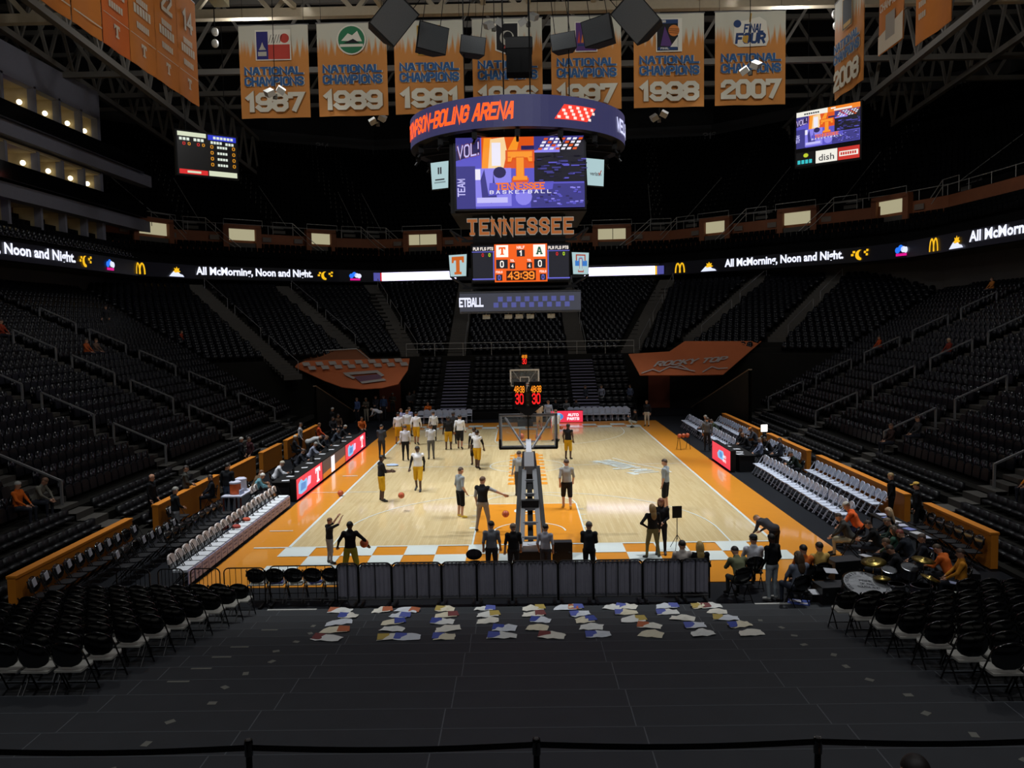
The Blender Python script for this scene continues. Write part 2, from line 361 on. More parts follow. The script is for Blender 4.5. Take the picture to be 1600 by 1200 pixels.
mb = MB(); mb.box((-5.86, -6.05, .108), (1.2, .07, .02)); mb.box((6.0, -6.06, .108), (1.3, .07, .02)); mb.build('white_edge_strip', paint('c8c8c4'), riser)
mb = MB()
for i in range(2, 17):
    mb.box((-5.55, tread_y(i)-.08, tread_z(i)+.002), (.34 if i < 9 else .0, .05, .006)) if i in (1, 3, 5, 6, 7, 8) else None
    for x in (-4.7, 5.0): mb.box((x+.11*math.sin(i*2.3), tread_y(i)-.3, tread_z(i)+.002), (.12, .09, .004), rz=i*.7)
mb.build('tape_mark', paint('77776f'), riser)

# ---- bowl terraces : mitred offsets of an inner path
INNER = [(-15.4, -34), (-15.4, 29.5), (-7.5, 34.2), (7.5, 34.2), (15.4, 29.5), (15.4, -34)]
def offset_path(P, t):
    P = [Vector(p) for p in P]; n = len(P); out = []
    nor = []
    for a, b in zip(P[:-1], P[1:]):
        d = (b-a).normalized(); nor.append(Vector((-d.y, d.x)))
    for i in range(n):
        if i == 0: m_ = nor[0]
        elif i == n-1: m_ = nor[-1]
        else:
            m_ = (nor[i-1]+nor[i]).normalized(); m_ = m_/m_.dot(nor[i])
        out.append(P[i]+m_*t)
    return out
TR, RS, Z0 = .84, .378, 1.0
def row_pts(i): return offset_path(INNER, i*TR)
NR = [24, 25, 26, 25, 24]; R0 = [0, 9, 9, 9, 0]
SEGN = ['left', 'far left corner', 'far', 'far right corner', 'right']
terr = []
for s in range(5):
    mb = MB()
    for i in range(R0[s], NR[s]):
        a, b = row_pts(i)[s:s+2]; c2, d2 = row_pts(i+1)[s:s+2]; z = Z0+RS*i; zb = 0 if i == R0[s] else z-RS
        mb.quad((*a, z), (*b, z), (*d2, z), (*c2, z)); mb.quad((*a, zb), (*b, zb), (*b, z), (*a, z))
        for p, q in ((a, c2), (b, d2)): mb.quad((*p, 0), (*q, 0), (*q, z), (*p, z))
    terr.append(struct('seating_terrace', mb, M_dconc, 'dark stepped terrace of the %s stand, lower bowl' % SEGN[s], 'terrace'))
# pulled-out flat rows in front of the side stands
for sx, nm in ((-1, 'left'), (1, 'right')):
    mb = MB()
    for k in range(3): mb.box((sx*(13.25+.86*k), 10.5, (.1+.3*k)/2), (.86, 45, .1+.3*k))
    struct('seating_terrace', mb, M_dconc, 'low front steps of the %s stand behind its orange wall' % nm, 'terrace')
AISLES = {0: [-6.4, 1.5, 9.6, 17.7, 25.4], 4: [-6.2, 2.0, 10.4, 18.8, 27.3]}
def aisle(p0, p1, z0, wd, label, n=None):
    p0, p1 = Vector(p0), Vector(p1); L = (p1-p0).length; n = n or int(L/TR*2); d = (p1-p0)/n; s_ = Vector((d.y, -d.x)).normalized()*wd/2
    mb = MB(); zz = z0
    for k in range(n):
        a = p0+d*k; b = a+d; zz = z0+RS*(L/TR)/n*(k+.6)+.03
        mb.quad((*(a+s_), zz), (*(b+s_), zz), (*(b-s_), zz), (*(a-s_), zz)); mb.quad((*(a+s_), zz-.4), (*(a-s_), zz-.4), (*(a-s_), zz), (*(a+s_), zz))
    return struct('aisle_stair', mb, M_conc, label, 'stairs')
for s, sx, nm in ((0, -1, 'left'), (4, 1, 'right')):
    for k, y in enumerate(AISLES[s][1:]):
        aisle((sx*15.4, y), (sx*(15.4+19), y), Z0, 1.1, 'concrete aisle stair climbing the %s stand, %s from the camera' % (nm, nth(k+1)))
        aisle((sx*12.9, y), (sx*15.4, y), .1-.2, 1.1, 'short concrete stair at the foot of the %s aisle, %s stand' % (nth(k+1), nm))
        if k == 3: break
def bowl_z(s, p):
    a, b = [Vector(q) for q in INNER[s:s+2]]; d = (b-a).normalized(); n_ = Vector((-d.y, d.x)); return Z0+RS/TR*((Vector(p)-a).dot(n_))
for (s, p0, p1, nm) in ((2, (-9.3, 41.9), (-15.2, 56.5), 'far left stair, beside the hanging scoreboard'), (2, (8.7, 41.9), (14.4, 56.5), 'far right stair, beyond the hanging scoreboard'),
        (2, (-5.5, 41.8), (-5.5, 56.5), 'inner left stair'), (2, (4.4, 41.8), (4.1, 56.5), 'inner right stair'),
        (1, (-14.0, 41.1), (-22.4, 50.6), 'left corner stair nearest the middle'), (1, (-17.0, 34.6), (-29.0, 46.9), 'left corner stair nearest the side'),
        (3, (13.7, 42.0), (22.4, 51.3), 'right corner stair nearest the middle'), (3, (19.6, 38.4), (27.7, 47.3), 'right corner stair nearest the side')):
    L = (Vector(p1)-Vector(p0)).length; z0 = bowl_z(s, p0); z1 = bowl_z(s, p1); n = int(L/.42); mb = MB(); d = (Vector(p1)-Vector(p0))/n; s_ = Vector((d.y, -d.x)).normalized()*.75
    for k in range(n):
        a = Vector(p0)+d*k; b = a+d; zz = z0+(z1-z0)*(k+.7)/n+.04
        mb.quad((*(a+s_), zz), (*(b+s_), zz), (*(b-s_), zz), (*(a-s_), zz)); mb.quad((*(a+s_), zz-.4), (*(a-s_), zz-.4), (*(a-s_), zz), (*(a+s_), zz))
    struct('aisle_stair', mb, M_conc, 'concrete %s of the far stand' % nm, 'stairs')
    t = thing('handrail', 'grey handrail on the %s' % nm, 'handrail'); off = Vector((d.y, -d.x)).normalized()*.7
    n3 = max(2, int(L/4.6))
    for k in range(n3):
        q0 = Vector(p0)+(Vector(p1)-Vector(p0))*(k+.08)/n3+off; q1 = Vector(p0)+(Vector(p1)-Vector(p0))*(k+.85)/n3+off
        za = z0+(z1-z0)*(k+.08)/n3; zb = z0+(z1-z0)*(k+.85)/n3
        MB().path([(*q0, za), (*q0, za+.9), (*q1, zb+.9), (*q1, zb)], .025, 5).build('rail', M_steel, t)

# ---- far retractable bank with its two stairs, black front
mb = MB()
for k in range(9): mb.box((0, 34.4+.84*k+.42, (.5+.42*k)/2), (16.6, .84, .5+.42*k))
struct('seating_terrace', mb, M_black, 'black pulled-out bank of rows behind the far basket', 'terrace')
M_ltread = mat('lavender_stair_tread', '77748a', rough=.7, noise=.1)
for x, nm in ((-5.3, 'left'), (4.6, 'right')):
    t = thing('bank_stair', 'grey stair up the %s part of the bank behind the far basket' % nm, 'stairs', kind='structure')
    tm = MB().box((0, 0, 0), (1.9, .40, .05)).mesh('tread', M_ltread)
    for k in range(17):
        o = put('tread', tm, t); o.location = (x, 34.6+.42*k, .55+.21*k)
# ---- orange padded walls along the sides
for sx, segs in ((-1, ((-6.0, .05), (1.9, 7.6), (8.9, 12.2), (13.3, 16.4), (17.4, 24.3))), (1, ((-3.2, .6), (1.9, 10.2), (11.4, 17.4), (18.9, 27.0)))):
    for k, (a, b) in enumerate(segs):
        mb = MB(); X = sx*12.72
        mb.box((X, (a+b)/2, .48), (.2, b-a, .96)); mb.box((X, (a+b)/2, .98), (.26, b-a, .07))
        struct('wall_%s' % ('left' if sx < 0 else 'right'), mb, M_pad, 'orange padded low wall along the %s stand, %s stretch from the camera' % ('left' if sx < 0 else 'right', nth(k+1)), 'wall')
# sloped parapets beside the corner tunnels
M_tan = mat('tan_parapet', '6e5a44', rough=.7)
for sx, P0, P1, nm in ((-1, (-12.7, 34.6, .75), (-13.4, 26.6, 3.2), 'left'), (1, (12.7, 36.6, .4), (13.4, 23.4, 4.0), 'right')):
    mb = MB(); P0, P1 = Vector(P0), Vector(P1)
    mb.bar(P0, P1, .22, .07); dn = Vector((sx*.0, 0, 0))
    for e in (-.1, .1):
        mb.quad((P0.x+e, P0.y, 0), (P1.x+e, P1.y, 0), (P1.x+e, P1.y, P1.z), (P0.x+e, P0.y, P0.z), 1)
    struct('trim_1' if sx < 0 else 'trim_2', mb, [M_tan, M_dconc], 'sloping tan parapet cap beside the %s corner tunnel' % nm, 'trim')
# tunnel back walls, plain dark red-brown paint
M_tred = mat('tunnel_red_brown', '6d2f16', rough=.8)
for sx in (-1, 1):
    mb = MB(); mb.box((sx*11.6, 40.6, 1.6), (3.2, .2, 3.2))
    struct('wall_tunnel', mb, M_tred, 'rust red wall at the end of the %s corner tunnel' % ('left' if sx < 0 else 'right'), 'wall')

# ---- concourse wall behind the lower bowl, ribbon path, upper deck
RIB = [(-33.6, -12), (-32.4, 33), (-32.2, 43.5), (-29.6, 49.4), (-24.6, 53.6), (-18.6, 58.4), (-14.7, 60.4), (13.7, 57.3), (18.4, 52.6), (23.2, 47.7), (27.7, 42.6), (29.5, 38.4), (29.9, 33), (32.0, -12)]
def strip(P, z0, z1, mb, m=0, t=0.0):
    Q = offset_path(P, t)
    for a, b in zip(Q[:-1], Q[1:]): mb.quad((*a, z0), (*b, z0), (*b, z1), (*a, z1), m)
def ledge(P, t0, t1, z, mb, m=0):
    A, B = offset_path(P, t0), offset_path(P, t1)
    for i in range(len(A)-1): mb.quad((*A[i], z), (*A[i+1], z), (*B[i+1], z), (*B[i], z), m)
mb = MB(); strip(RIB, 7.5, 12.6, mb, 0, 3.2); ledge(RIB, .25, 3.2, 11.45, mb, 0)
struct('wall_concourse', mb, mat('concourse_wall', '4a4744', rough=.8, noise=.2, scale=.6), 'grey concourse wall under the ribbon display', 'wall')
UP = [(-32.6, 26)]+RIB[1:]
mb = MB(); strip(UP, 11.45, 12.95, mb, 0, .2); ledge(UP, .2, 1.1, 12.95, mb)
for k in range(3): strip(UP, 12.95+.5*k, 13.45+.5*k, mb, 0, .3+.8*(k+1)); ledge(UP, .3+.8*(k+1), .3+.8*(k+2), 13.45+.5*k, mb)
NU = 20
for k in range(NU): strip(UP, 16.4+.62*k, 17.02+.62*k, mb, 0, 4.6+.86*k); ledge(UP, 4.6+.86*k, 4.6+.86*(k+1), 17.02+.62*k, mb)
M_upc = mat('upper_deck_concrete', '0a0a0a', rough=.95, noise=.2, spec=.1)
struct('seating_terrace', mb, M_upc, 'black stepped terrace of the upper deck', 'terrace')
mb = MB(); strip(UP, 14.4, 16.3, mb, 0, 3.6); ledge(UP, 3.6, 4.7, 16.3, mb, 0)
struct('wall_upper', mb, M_opaint, 'orange wall along the front of the upper deck', 'wall')
TB = 4.6+.86*NU; ZB = 16.4+.62*NU
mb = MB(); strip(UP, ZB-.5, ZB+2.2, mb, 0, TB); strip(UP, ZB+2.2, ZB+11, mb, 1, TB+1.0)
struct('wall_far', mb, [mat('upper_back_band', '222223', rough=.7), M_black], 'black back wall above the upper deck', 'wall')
mb = MB(); mb.box((0, 20, 39), (150, 160, .4)); struct('ceiling', mb, mat('roof_deck', '1f1d1a', rough=.9), 'dark roof deck above the steel trusses', 'ceiling')
mb = MB(); mb.box((0, -58, 18), (150, .5, 42)); struct('wall_near', mb, M_black, 'black wall behind the camera', 'wall')
for sx in (-1, 1):
    mb = MB(); mb.box((sx*62, 20, 18), (.5, 160, 42)); struct('wall_left' if sx < 0 else 'wall_right', mb, M_black, 'black outer wall beyond the %s upper deck' % ('left' if sx < 0 else 'right'), 'wall')
mb = MB(); mb.box((0, 96, 18), (150, .5, 42)); struct('wall_far', mb, M_black, 'black outer wall beyond the far upper deck', 'wall')
# ------------------------------------------------------------------ ribbon display along the upper deck front
class Path:
    def __init__(s, P):
        s.P = [Vector(p) for p in P]; s.L = [0.0]
        for a, b in zip(s.P[:-1], s.P[1:]): s.L.append(s.L[-1]+(b-a).length)
    def at(s, u):
        i = 0
        while i < len(s.P)-2 and u > s.L[i+1]: i += 1
        a, b = s.P[i], s.P[i+1]; d = (b-a).normalized(); return a+d*(u-s.L[i]), d
    def u_px(s, px, z, u0=0, u1=None):
        best = None; u1 = u1 or s.L[-1]
        for k in range(1601):
            u = u0+(u1-u0)*k/1600; p, d = s.at(u)
            if p.y < 0: continue
            e = abs(proj((p.x, p.y, z))[0]-px)
            if best is None or e < best[0]: best = (e, u)
        return best[1]
RP = Path(offset_path(RIB, -.04)); RZ = 12.1
def on_path(mb, VF, path, uc, z0, m=0, lift=0.0):
    V, F = VF
    for i, f in enumerate(F):
        out = []
        for j in f:
            x, y = V[j]; p, d = path.at(uc+x); n_ = Vector((d.y, -d.x)); p = p+n_*(lift+.0012*(i % 5)); out.append((p.x, p.y, z0+y))
        mb.add(out, [tuple(range(len(f)))], m)
def shift(VF, dx, dy): return [(x+dx, y+dy) for x, y in VF[0]], VF[1]
ribbon = thing('ribbon_display', 'long dark ribbon display with glowing slogans around the bowl', 'display')
mb = MB(); strip(RIB, 11.5, 12.72, mb, 0, 0); strip(RIB, 11.5, 12.72, mb, 0, .25); ledge(RIB, 0, .25, 12.72, mb); ledge(RIB, 0, .25, 11.5, mb)
mb.build('housing', mat('ribbon_housing', '0b0c18', rough=.4), ribbon)
W_, LAV, YEL = emis('dcd6ff', 3.0), emis('5a5ab0', .8), emis('ffc21a', 1.0)
mb = MB(); u0, u1 = RP.u_px(597, RZ), RP.u_px(1024, RZ)
for ua, ub in ((u0, RP.u_px(712, RZ)), (RP.u_px(913, RZ), u1)):
    n = 10
    mw = MB()
    for k in range(n): on_path(mw, rect(-(ub-ua)/n/2, 0, (ub-ua)/n/2, .84), RP, ua+(ub-ua)*(k+.5)/n, 11.62, 0, .02)
    mw.build('white_screen', W_, ribbon)
for uu, ww, mi in ((u0-.09, .18, 2), (u0-.55, .7, 1), (u1+.1, .2, 3), (u1+.6, .8, 1)):
    mb = MB(); on_path(mb, rect(-ww/2, 0, ww/2, .84), RP, uu, 11.62, 0, .02); mb.build('screen_edge', [W_, LAV, emis('e02a20', .9), YEL][mi], ribbon)
for a, b in ((-66, 117), (306, 488), (1133, 1318), (1515, 1700)):
    ua, ub = (RP.u_px(a, RZ), RP.u_px(b, RZ)) if a > 0 and b < 1600 else (None, None)
    if a < 0: ub = RP.u_px(b, RZ); ua = ub-15.5
    if b > 1600: ua = RP.u_px(a, RZ); ub = ua+15.5
    V, F = font_text('All McMorning, Noon and Night.', .95, ub-ua, bold=.035); fx = sorted((min(V[j][0] for j in f), max(V[j][0] for j in f), f) for f in F); words_, cur, end = [], [], None
    for x0, x1, f in fx:
        if end is not None and x0-end > .17: words_.append(cur); cur = []
        cur.append(f); end = x1 if end is None else max(end, x1)
    for wf in words_+[cur]:
        mb = MB(); on_path(mb, (V, wf), RP, (ua+ub)/2, 11.66, 0, .03); mb.build('slogan_word', emis('e9ecff', 1.2), ribbon)
def icon_moon(mb, u, s=1.0):
    cr = [(.05+.42*math.cos(t), .42+.42*math.sin(t)) for t in np.linspace(1.2, 5.0, 14)]+[(.22+.30*math.cos(t), .5+.33*math.sin(t)) for t in np.linspace(4.6, 1.7, 12)]
    tri = [(i, i+1, 25-i) for i in range(12)]+[(i+1, 24-i, 25-i) for i in range(12)]
    on_path(mb, (cr, tri), RP, u, 11.66, 0, .03)
    for dx, dy in ((-.62, .45), (-.48, .68), (.55, .62), (.8, .75), (.75, .42)): on_path(mb, rect(dx-.11, dy-.09, dx+.11, dy+.09), RP, u, 11.66, 0, .03)
def icon_blue(mb, u):
    for dx, dy, mi in ((-.35, .45, 1), (-.05, .62, 1), (.2, .5, 2), (.45, .45, 2)): on_path(mb, shift(disc(0, 0, .24, 10), dx, dy), RP, u, 11.66, mi, .03)
    on_path(mb, rect(-.5, .0, .55, .2), RP, u, 11.66, 3, .03)
def icon_arch(mb, u):
    for dx in (-.24, .24):
        pts = [(dx+.26*math.cos(t), .82*math.sin(t)+.0) for t in np.linspace(0, PI, 14)]; on_path(mb, stroke2d(pts, .15), RP, u, 11.72, 0, .03)
def icon_sun(mb, u):
    st = [(.05+(.42 if k % 2 == 0 else .25)*math.cos(PI*k/8), .35+(.42 if k % 2 == 0 else .25)*math.sin(PI*k/8)) for k in range(17)]
    on_path(mb, ([(.05, .35)]+st, [(0, i, i+1) for i in range(1, 17)]), RP, u, 11.72, 0, .03)
    on_path(mb, polyf([(-.85, -.05), (.85, -.05), (.7, .12), (.4, .2), (.2, .34), (-.15, .28), (-.35, .4), (-.6, .18)]), RP, u, 11.66, 2, .05)
for kind, px in (('m', 133), ('b', 171), ('a', 218), ('s', 276), ('m', 507), ('b', 555), ('a', 1063), ('s', 1108), ('m', 1343), ('b', 1408), ('a', 1459), ('s', 1495)):
    mb = MB(); {'m': icon_moon, 'b': icon_blue, 'a': icon_arch, 's': icon_sun}[kind](mb, RP.u_px(px, RZ))
    mb.build('icon', [YEL, emis('2a7bff', 1.0), emis('dfe6ff', 1.1), emis('e0108c', 1.0)], ribbon)

# ------------------------------------------------------------------ hanging scoreboard over the centre
SB = thing('hanging_scoreboard', 'large multi-screen scoreboard hung over centre court under a glowing ring', 'scoreboard', (-.2, 14.3, 0))
def P2(name, mb, mats, parent=SB): return mb.build(name, mats, parent)
RR = 5.05
class Circ:
    def at(s, u):
        a = u/RR; return Vector((RR*math.sin(a), -RR*math.cos(a))), Vector((math.cos(a), math.sin(a)))
CI = Circ(); mb = MB(); n = 96; z0, z1 = 15.12, 16.42
for i in range(n):
    a, b = 2*PI*i/n, 2*PI*(i+1)/n; c_ = lambda r, t, z: (r*math.sin(t), -r*math.cos(t), z)
    mb.quad(c_(RR, a, z0), c_(RR, b, z0), c_(RR, b, z1), c_(RR, a, z1), 0)
    for za in (z0, z1): mb.quad(c_(RR, a, za), c_(RR, b, za), c_(RR-.45, b, za), c_(RR-.45, a, za), 1)
    mb.quad(c_(RR-.45, a, z0), c_(RR-.45, b, z0), c_(RR-.45, b, z1), c_(RR-.45, a, z1), 1)
ring = P2('display_ring', mb, [emis('3d3d66', .75), M_black])
mb = MB()
V, F = block_text('THOMPSON-BOLING ARENA', .72, 7.0, thick=1.5, gap=1.5); V = [(x+.16*(y/.7), y) for x, y in V]
on_path(mb, (V, F), CI, -.18-3.5, 15.42, 0, .03); P2('ring_lettering', mb, emis('ff5a1e', 1.35), ring)
mb = MB()
for k in range(16):
    xa, xb = -1.05+1.6*k/16, -1.05+1.6*(k+1)/16; ta, tb = -.6+1.65*k/16, -.6+1.65*(k+1)/16; on_path(mb, polyf([(xa, 0), (xb, 0), (tb, .62), (ta, .62)]), CI, 2.62, 15.45, 0, .02)
for r in range(4):
    for k in range(9):
        x = -.92+.19*k+.11*r
        if (k+r) % 2 == 0: on_path(mb, rect(x, .04+.14*r, x+.15, .15+.14*r), CI, 2.62, 15.45, 1, .03)
P2('ring_flag_emblem', mb, [emis('ff4030', 1.1), emis('ffe2d8', 1.1)], ring)
mb = MB(); on_path(mb, block_text('WELCOME', .6, 3.0), CI, 5.35+1.5, 15.45, 0, .03); P2('ring_greeting', mb, emis('d6d8ff', 1.2), ring)
mb = MB()
for a in np.linspace(0, 2*PI, 17)[:-1]:
    mb.bar((4.7*math.sin(a), -4.7*math.cos(a), 15.0), (2.2*math.sin(a), -2.2*math.cos(a), 15.3), .12, .12)
    mb.box((4.75*math.sin(a), -4.75*math.cos(a), 14.92), (.22, .22, .3)); mb.tube((4.7*math.sin(a), -4.7*math.cos(a), 14.8), (4.9*math.sin(a), -4.9*math.cos(a), 14.55), .06, 6)
for z in (14.95, 16.4): 
    for a in np.linspace(0, 2*PI, 13)[:-1]: mb.bar((3.2*math.sin(a), -3.2*math.cos(a), z), (3.2*math.sin(a+2*PI/12), -3.2*math.cos(a+2*PI/12), z), .1, .1)
P2('ring_bracket', mb, mat('dark_steel', '1d1d1f', rough=.5, metal=.5))
mb = MB(); mb.box((0, 0, 13.6), (6.0, 6.2, 3.5)); mb.box((0, 0, 11.3), (4.2, 4.2, 1.4)); mb.box((0, 0, 9.6), (4.4, 4.6, 2.0)); mb.box((0, 0, 8.0), (5.2, 5.0, .9))
P2('core_housing', mb, mat('scoreboard_housing', '0a0a0b', rough=.5))
# main screen: content as flat coloured shapes
def screen_picture(name, M, W2, H2, parent):
    cols = ['5c57c8', '8d86f0', '2a2456', 'e3571a', 'ffd9a0', 'ff9a2a', '14121f', 'c9c4ff', 'f4f0ff', '3d3a86', '7b3a3a', 'ff7a1a']
    ms = [emis(c_, .95) for c_ in cols]; mb = MB(); lv = [0]
    def q(VF, m):
        lv[0] += 1; V, F = VF; flat(mb, ([(x*W2, y*H2) for x, y in V], F), M @ Matrix.Translation((0, 0, .0012*lv[0])), m)
    q(rect(-1, -1, 1, 1), 0)
    q(polyf([(-1, .62), (-.6, 1), (-1, 1)]), 9); q(polyf([(-1, .35), (-.62, .55), (-.62, .98), (-1, .62)]), 2); q(polyf([(-1, -1), (-.7, -1), (-.7, .2), (-1, .2)]), 9)
    q(rect(-.6, .12, .22, 1), 3); q(polyf([(-.6, .12), (-.56, .98), (-.44, .98), (-.5, .12)]), 5); q(polyf([(-.5, .12), (-.46, .95), (-.24, 1), (-.2, .6), (-.26, .12)]), 4)
    q(rect(-.44, .2, -.3, .85), 8); q(polyf([(-.2, .6), (-.08, 1), (.0, 1), (-.06, .5)]), 5); q(rect(.02, .5, .22, .75), 2)
    q(rect(.22, -.28, 1, 1), 6); q(rect(.22, .55, .62, 1), 1); q(polyf([(.22, .6), (.98, .95), (1, 1), (.22, 1)]), 9)
    for r in range(4):
        for k in range(7):
            x = .28+.09*k+.03*r; q(polyf([(x, .62+.09*r), (x+.06, .62+.09*r), (x+.075, .68+.09*r), (x+.015, .68+.09*r)]), 8 if (r+k) % 3 else 3)
    for k in range(46):
        rx, ry = random.uniform(.26, .96), random.uniform(-.25, .45); q(rect(rx, ry, rx+random.uniform(.05, .14), ry+random.uniform(.02, .06)), random.choice([9, 2, 0, 9, 6]))
    q(polyf([(-.7, -.95), (-.14, -.95), (-.14, .12), (-.7, .12)]), 1); q(polyf([(-.56, .1), (-.5, -.6), (-.44, -.6), (-.42, 0), (-.36, -.8), (-.46, -.86), (-.6, -.7), (-.62, -.2)]), 9)
    q(disc(-.32, .0, .1, 14, .16), 2); q(rect(-.68, -.85, -.2, -.7), 7); q(rect(-.7, -.2, -.62, .1), 8)
    q(rect(.16, -1, 1, -.34), 9)
    for k in range(40):
        rx, ry = random.uniform(.18, .94), random.uniform(-.96, -.42); q(rect(rx, ry, rx+.05, ry+.04), random.choice([0, 1, 0, 2]))
    q(disc(.05, -.7, .13, 14, .24), 1); q(polyf([(-.5, -.66), (.5, -.5), (.52, -.28), (-.48, -.3)]), 0)
    q(power_t(.0, .16, .225, .45), 3); q(power_t(.0, .17, .19, .40), 5)
    V, F = block_text('TENNESSEE', .2, .76, thick=1.5, slab=True); q((shift((V, F), .0, -.5)[0], F), 11)
    V, F = block_text('BASKETBALL', .1, .96, thick=1.1, gap=4.0); q((shift((V, F), .0, -.61)[0], F), 8)
    V, F = block_text('VOL!', .4, .36, thick=1.4); q(([(x-.8+.0*y, y+.35+.35*(x+.2)) for x, y in V], F), 10)
    V, F = block_text('VOL!', .36, .34, thick=.9); q(([(x-.8, y+.37+.35*(x+.2)) for x, y in V], F), 7)
    V, F = block_text('TEAM', .12, .5, thick=1.2); q(([(-.86-y, -.42+x) for x, y in V], F), 7)
    return mb.build(name, ms, parent)
scr = MB().box((.08, -3.2, 13.55), (5.8, .16, 3.25)).build('main_screen', mat('screen_bezel', '12121c', rough=.4), SB)
screen_picture('screen_picture', plane_M((.09, -3.30, 13.54), (1, 0, 0)), 2.8, 1.53, scr)
# slab letters
mb0 = 'TENNESSEE'; 
for k, ch in enumerate(mb0):
    xk = .06+(-4+k)*.538; wd = .44
    mbk = MB(); Mk = plane_M((xk, -2.62, 10.92), (1, 0, 0)); V, F = block_text(ch, .74, wd, thick=1.9, slab=True)
    flat(mbk, ([(x*1.1, y*1.06-.02) for x, y in V], F), Mk, 1); flat(mbk, ([(x, y*.94+.02) for x, y in block_text(ch, .74, wd, thick=1.4, slab=True)[0]], block_text(ch, .74, wd, thick=1.4, slab=True)[1]), Mk @ Matrix.Translation((0, 0, .03)), 0)
    mbk.build('letter', [emis('b0642f', .75), emis('a9a296', .6)], SB)
# score panel
sp = MB().box((.06, -2.62, 9.66), (4.45, .14, 1.75)).build('score_screen', M_black, SB)
Ms = plane_M((.06, -2.72, 9.66), (1, 0, 0)); mb = MB(); lv = [0]
ms = [emis('f2601a', 1.05), emis('22232c', .9), emis('fff4ea', 1.1), emis('ff8a2a', 1.2), emis('e02020', 1.1), emis('b8e020', 1.1), emis('6a6ad8', 1.0), emis('2b5a46', 1.0), emis('3a1208', .9)]
def q(VF, m): lv[0] += 1; flat(mb, VF, Ms @ Matrix.Translation((0, 0, .0015*lv[0])), m)
q(rect(-2.15, -.78, 2.15, .78), 1); q(rect(-1.18, -.84, 1.18, .84), 0)
for sx in (-1, 1):
    q(rect(sx*.83-.27, .27, sx*.83+.27, .80), 2); q(rect(sx*.85-.26, -.24, sx*.85+.26, .16), 1); q(rect(sx*.38-.12, -.26, sx*.38+.12, .02), 1); q(rect(sx*.98-.14, -.78, sx*.98+.14, -.5), 1)
    q(shift(block_text('0', .3, .17), sx*.85, -.19), 2); q(shift(block_text('4', .18, .1), sx*.38, -.22), 2); q(shift(block_text('0', .22, .12), sx*.98, -.75), 6)
    q(shift(block_text('TOL', .1, .2), sx*.38, .06), 2); q(shift(block_text('FOULS', .1, .3), sx*.98, -.44), 2)
    for j, t_ in enumerate(('PLR', 'FLS', 'PTS')): q(shift(block_text(t_, .14, .26), sx*1.68-.3+.32*j-.02, .58), 2)
    q(rect(sx*1.68-.5, .5, sx*1.68+.5, .53), 6); q(rect(sx*1.68-.5, -.72, sx*1.68+.5, -.67), 6); q(rect(sx*1.22-.02, -.72, sx*1.22+.02, .55), 6)
    q(shift(block_text('0', .15, .09), sx*1.68-.02 if sx < 0 else 1.62, .3), 4); q(shift(block_text('0', .15, .09), sx*1.68+.28 if sx < 0 else 1.92, .3), 5)
q(power_t(-.83, .54, .15, .17), 0); q(shift(block_text('A', .34, .26, slab=True, thick=1.5), .83, .36), 7)
q(shift(block_text('HALF', .13, .36), 0, .62), 2); q(rect(-.18, .28, .18, .58), 1); q(shift(block_text('1', .24, .14), 0, .31), 2)
q(rect(-.66, -.78, .66, -.34), 8); q(shift(block_text('43:39', .36, 1.2, thick=1.2), 0, -.74), 3)
mb.build('score_picture', ms, sp)
# lower panel
lp = MB(); lp.box((-.0, -2.6, 7.93), (5.46, .14, .98)); lp = lp.build('lower_panel', mat('brushed_panel', '5b5e66', rough=.35, metal=.3), SB)
mb = MB(); Ml = plane_M((0, -2.69, 7.93), (1, 0, 0)); lv = [0]
def q2(VF, m): lv[0] += 1; flat(mb, VF, Ml @ Matrix.Translation((0, 0, .0015*lv[0])), m)
q2(rect(-2.72, -.4, 2.72, .4), 0); q2(shift(block_text('ETBALL', .42, 1.1, thick=1.6), -2.2, -.2), 1)
for k in range(9):
    a = 1-.07*k; q2(rect(-1.0+.4*k, .02, -.78+.4*k, .24), 2); q2(rect(-1.2+.4*k, -.24, -.98+.4*k, -.02), 2)
mb.build('lower_panel_picture', [emis('4a4c58', .7), emis('e8eaff', 1.1), emis('5a5fa4', .8)], lp)
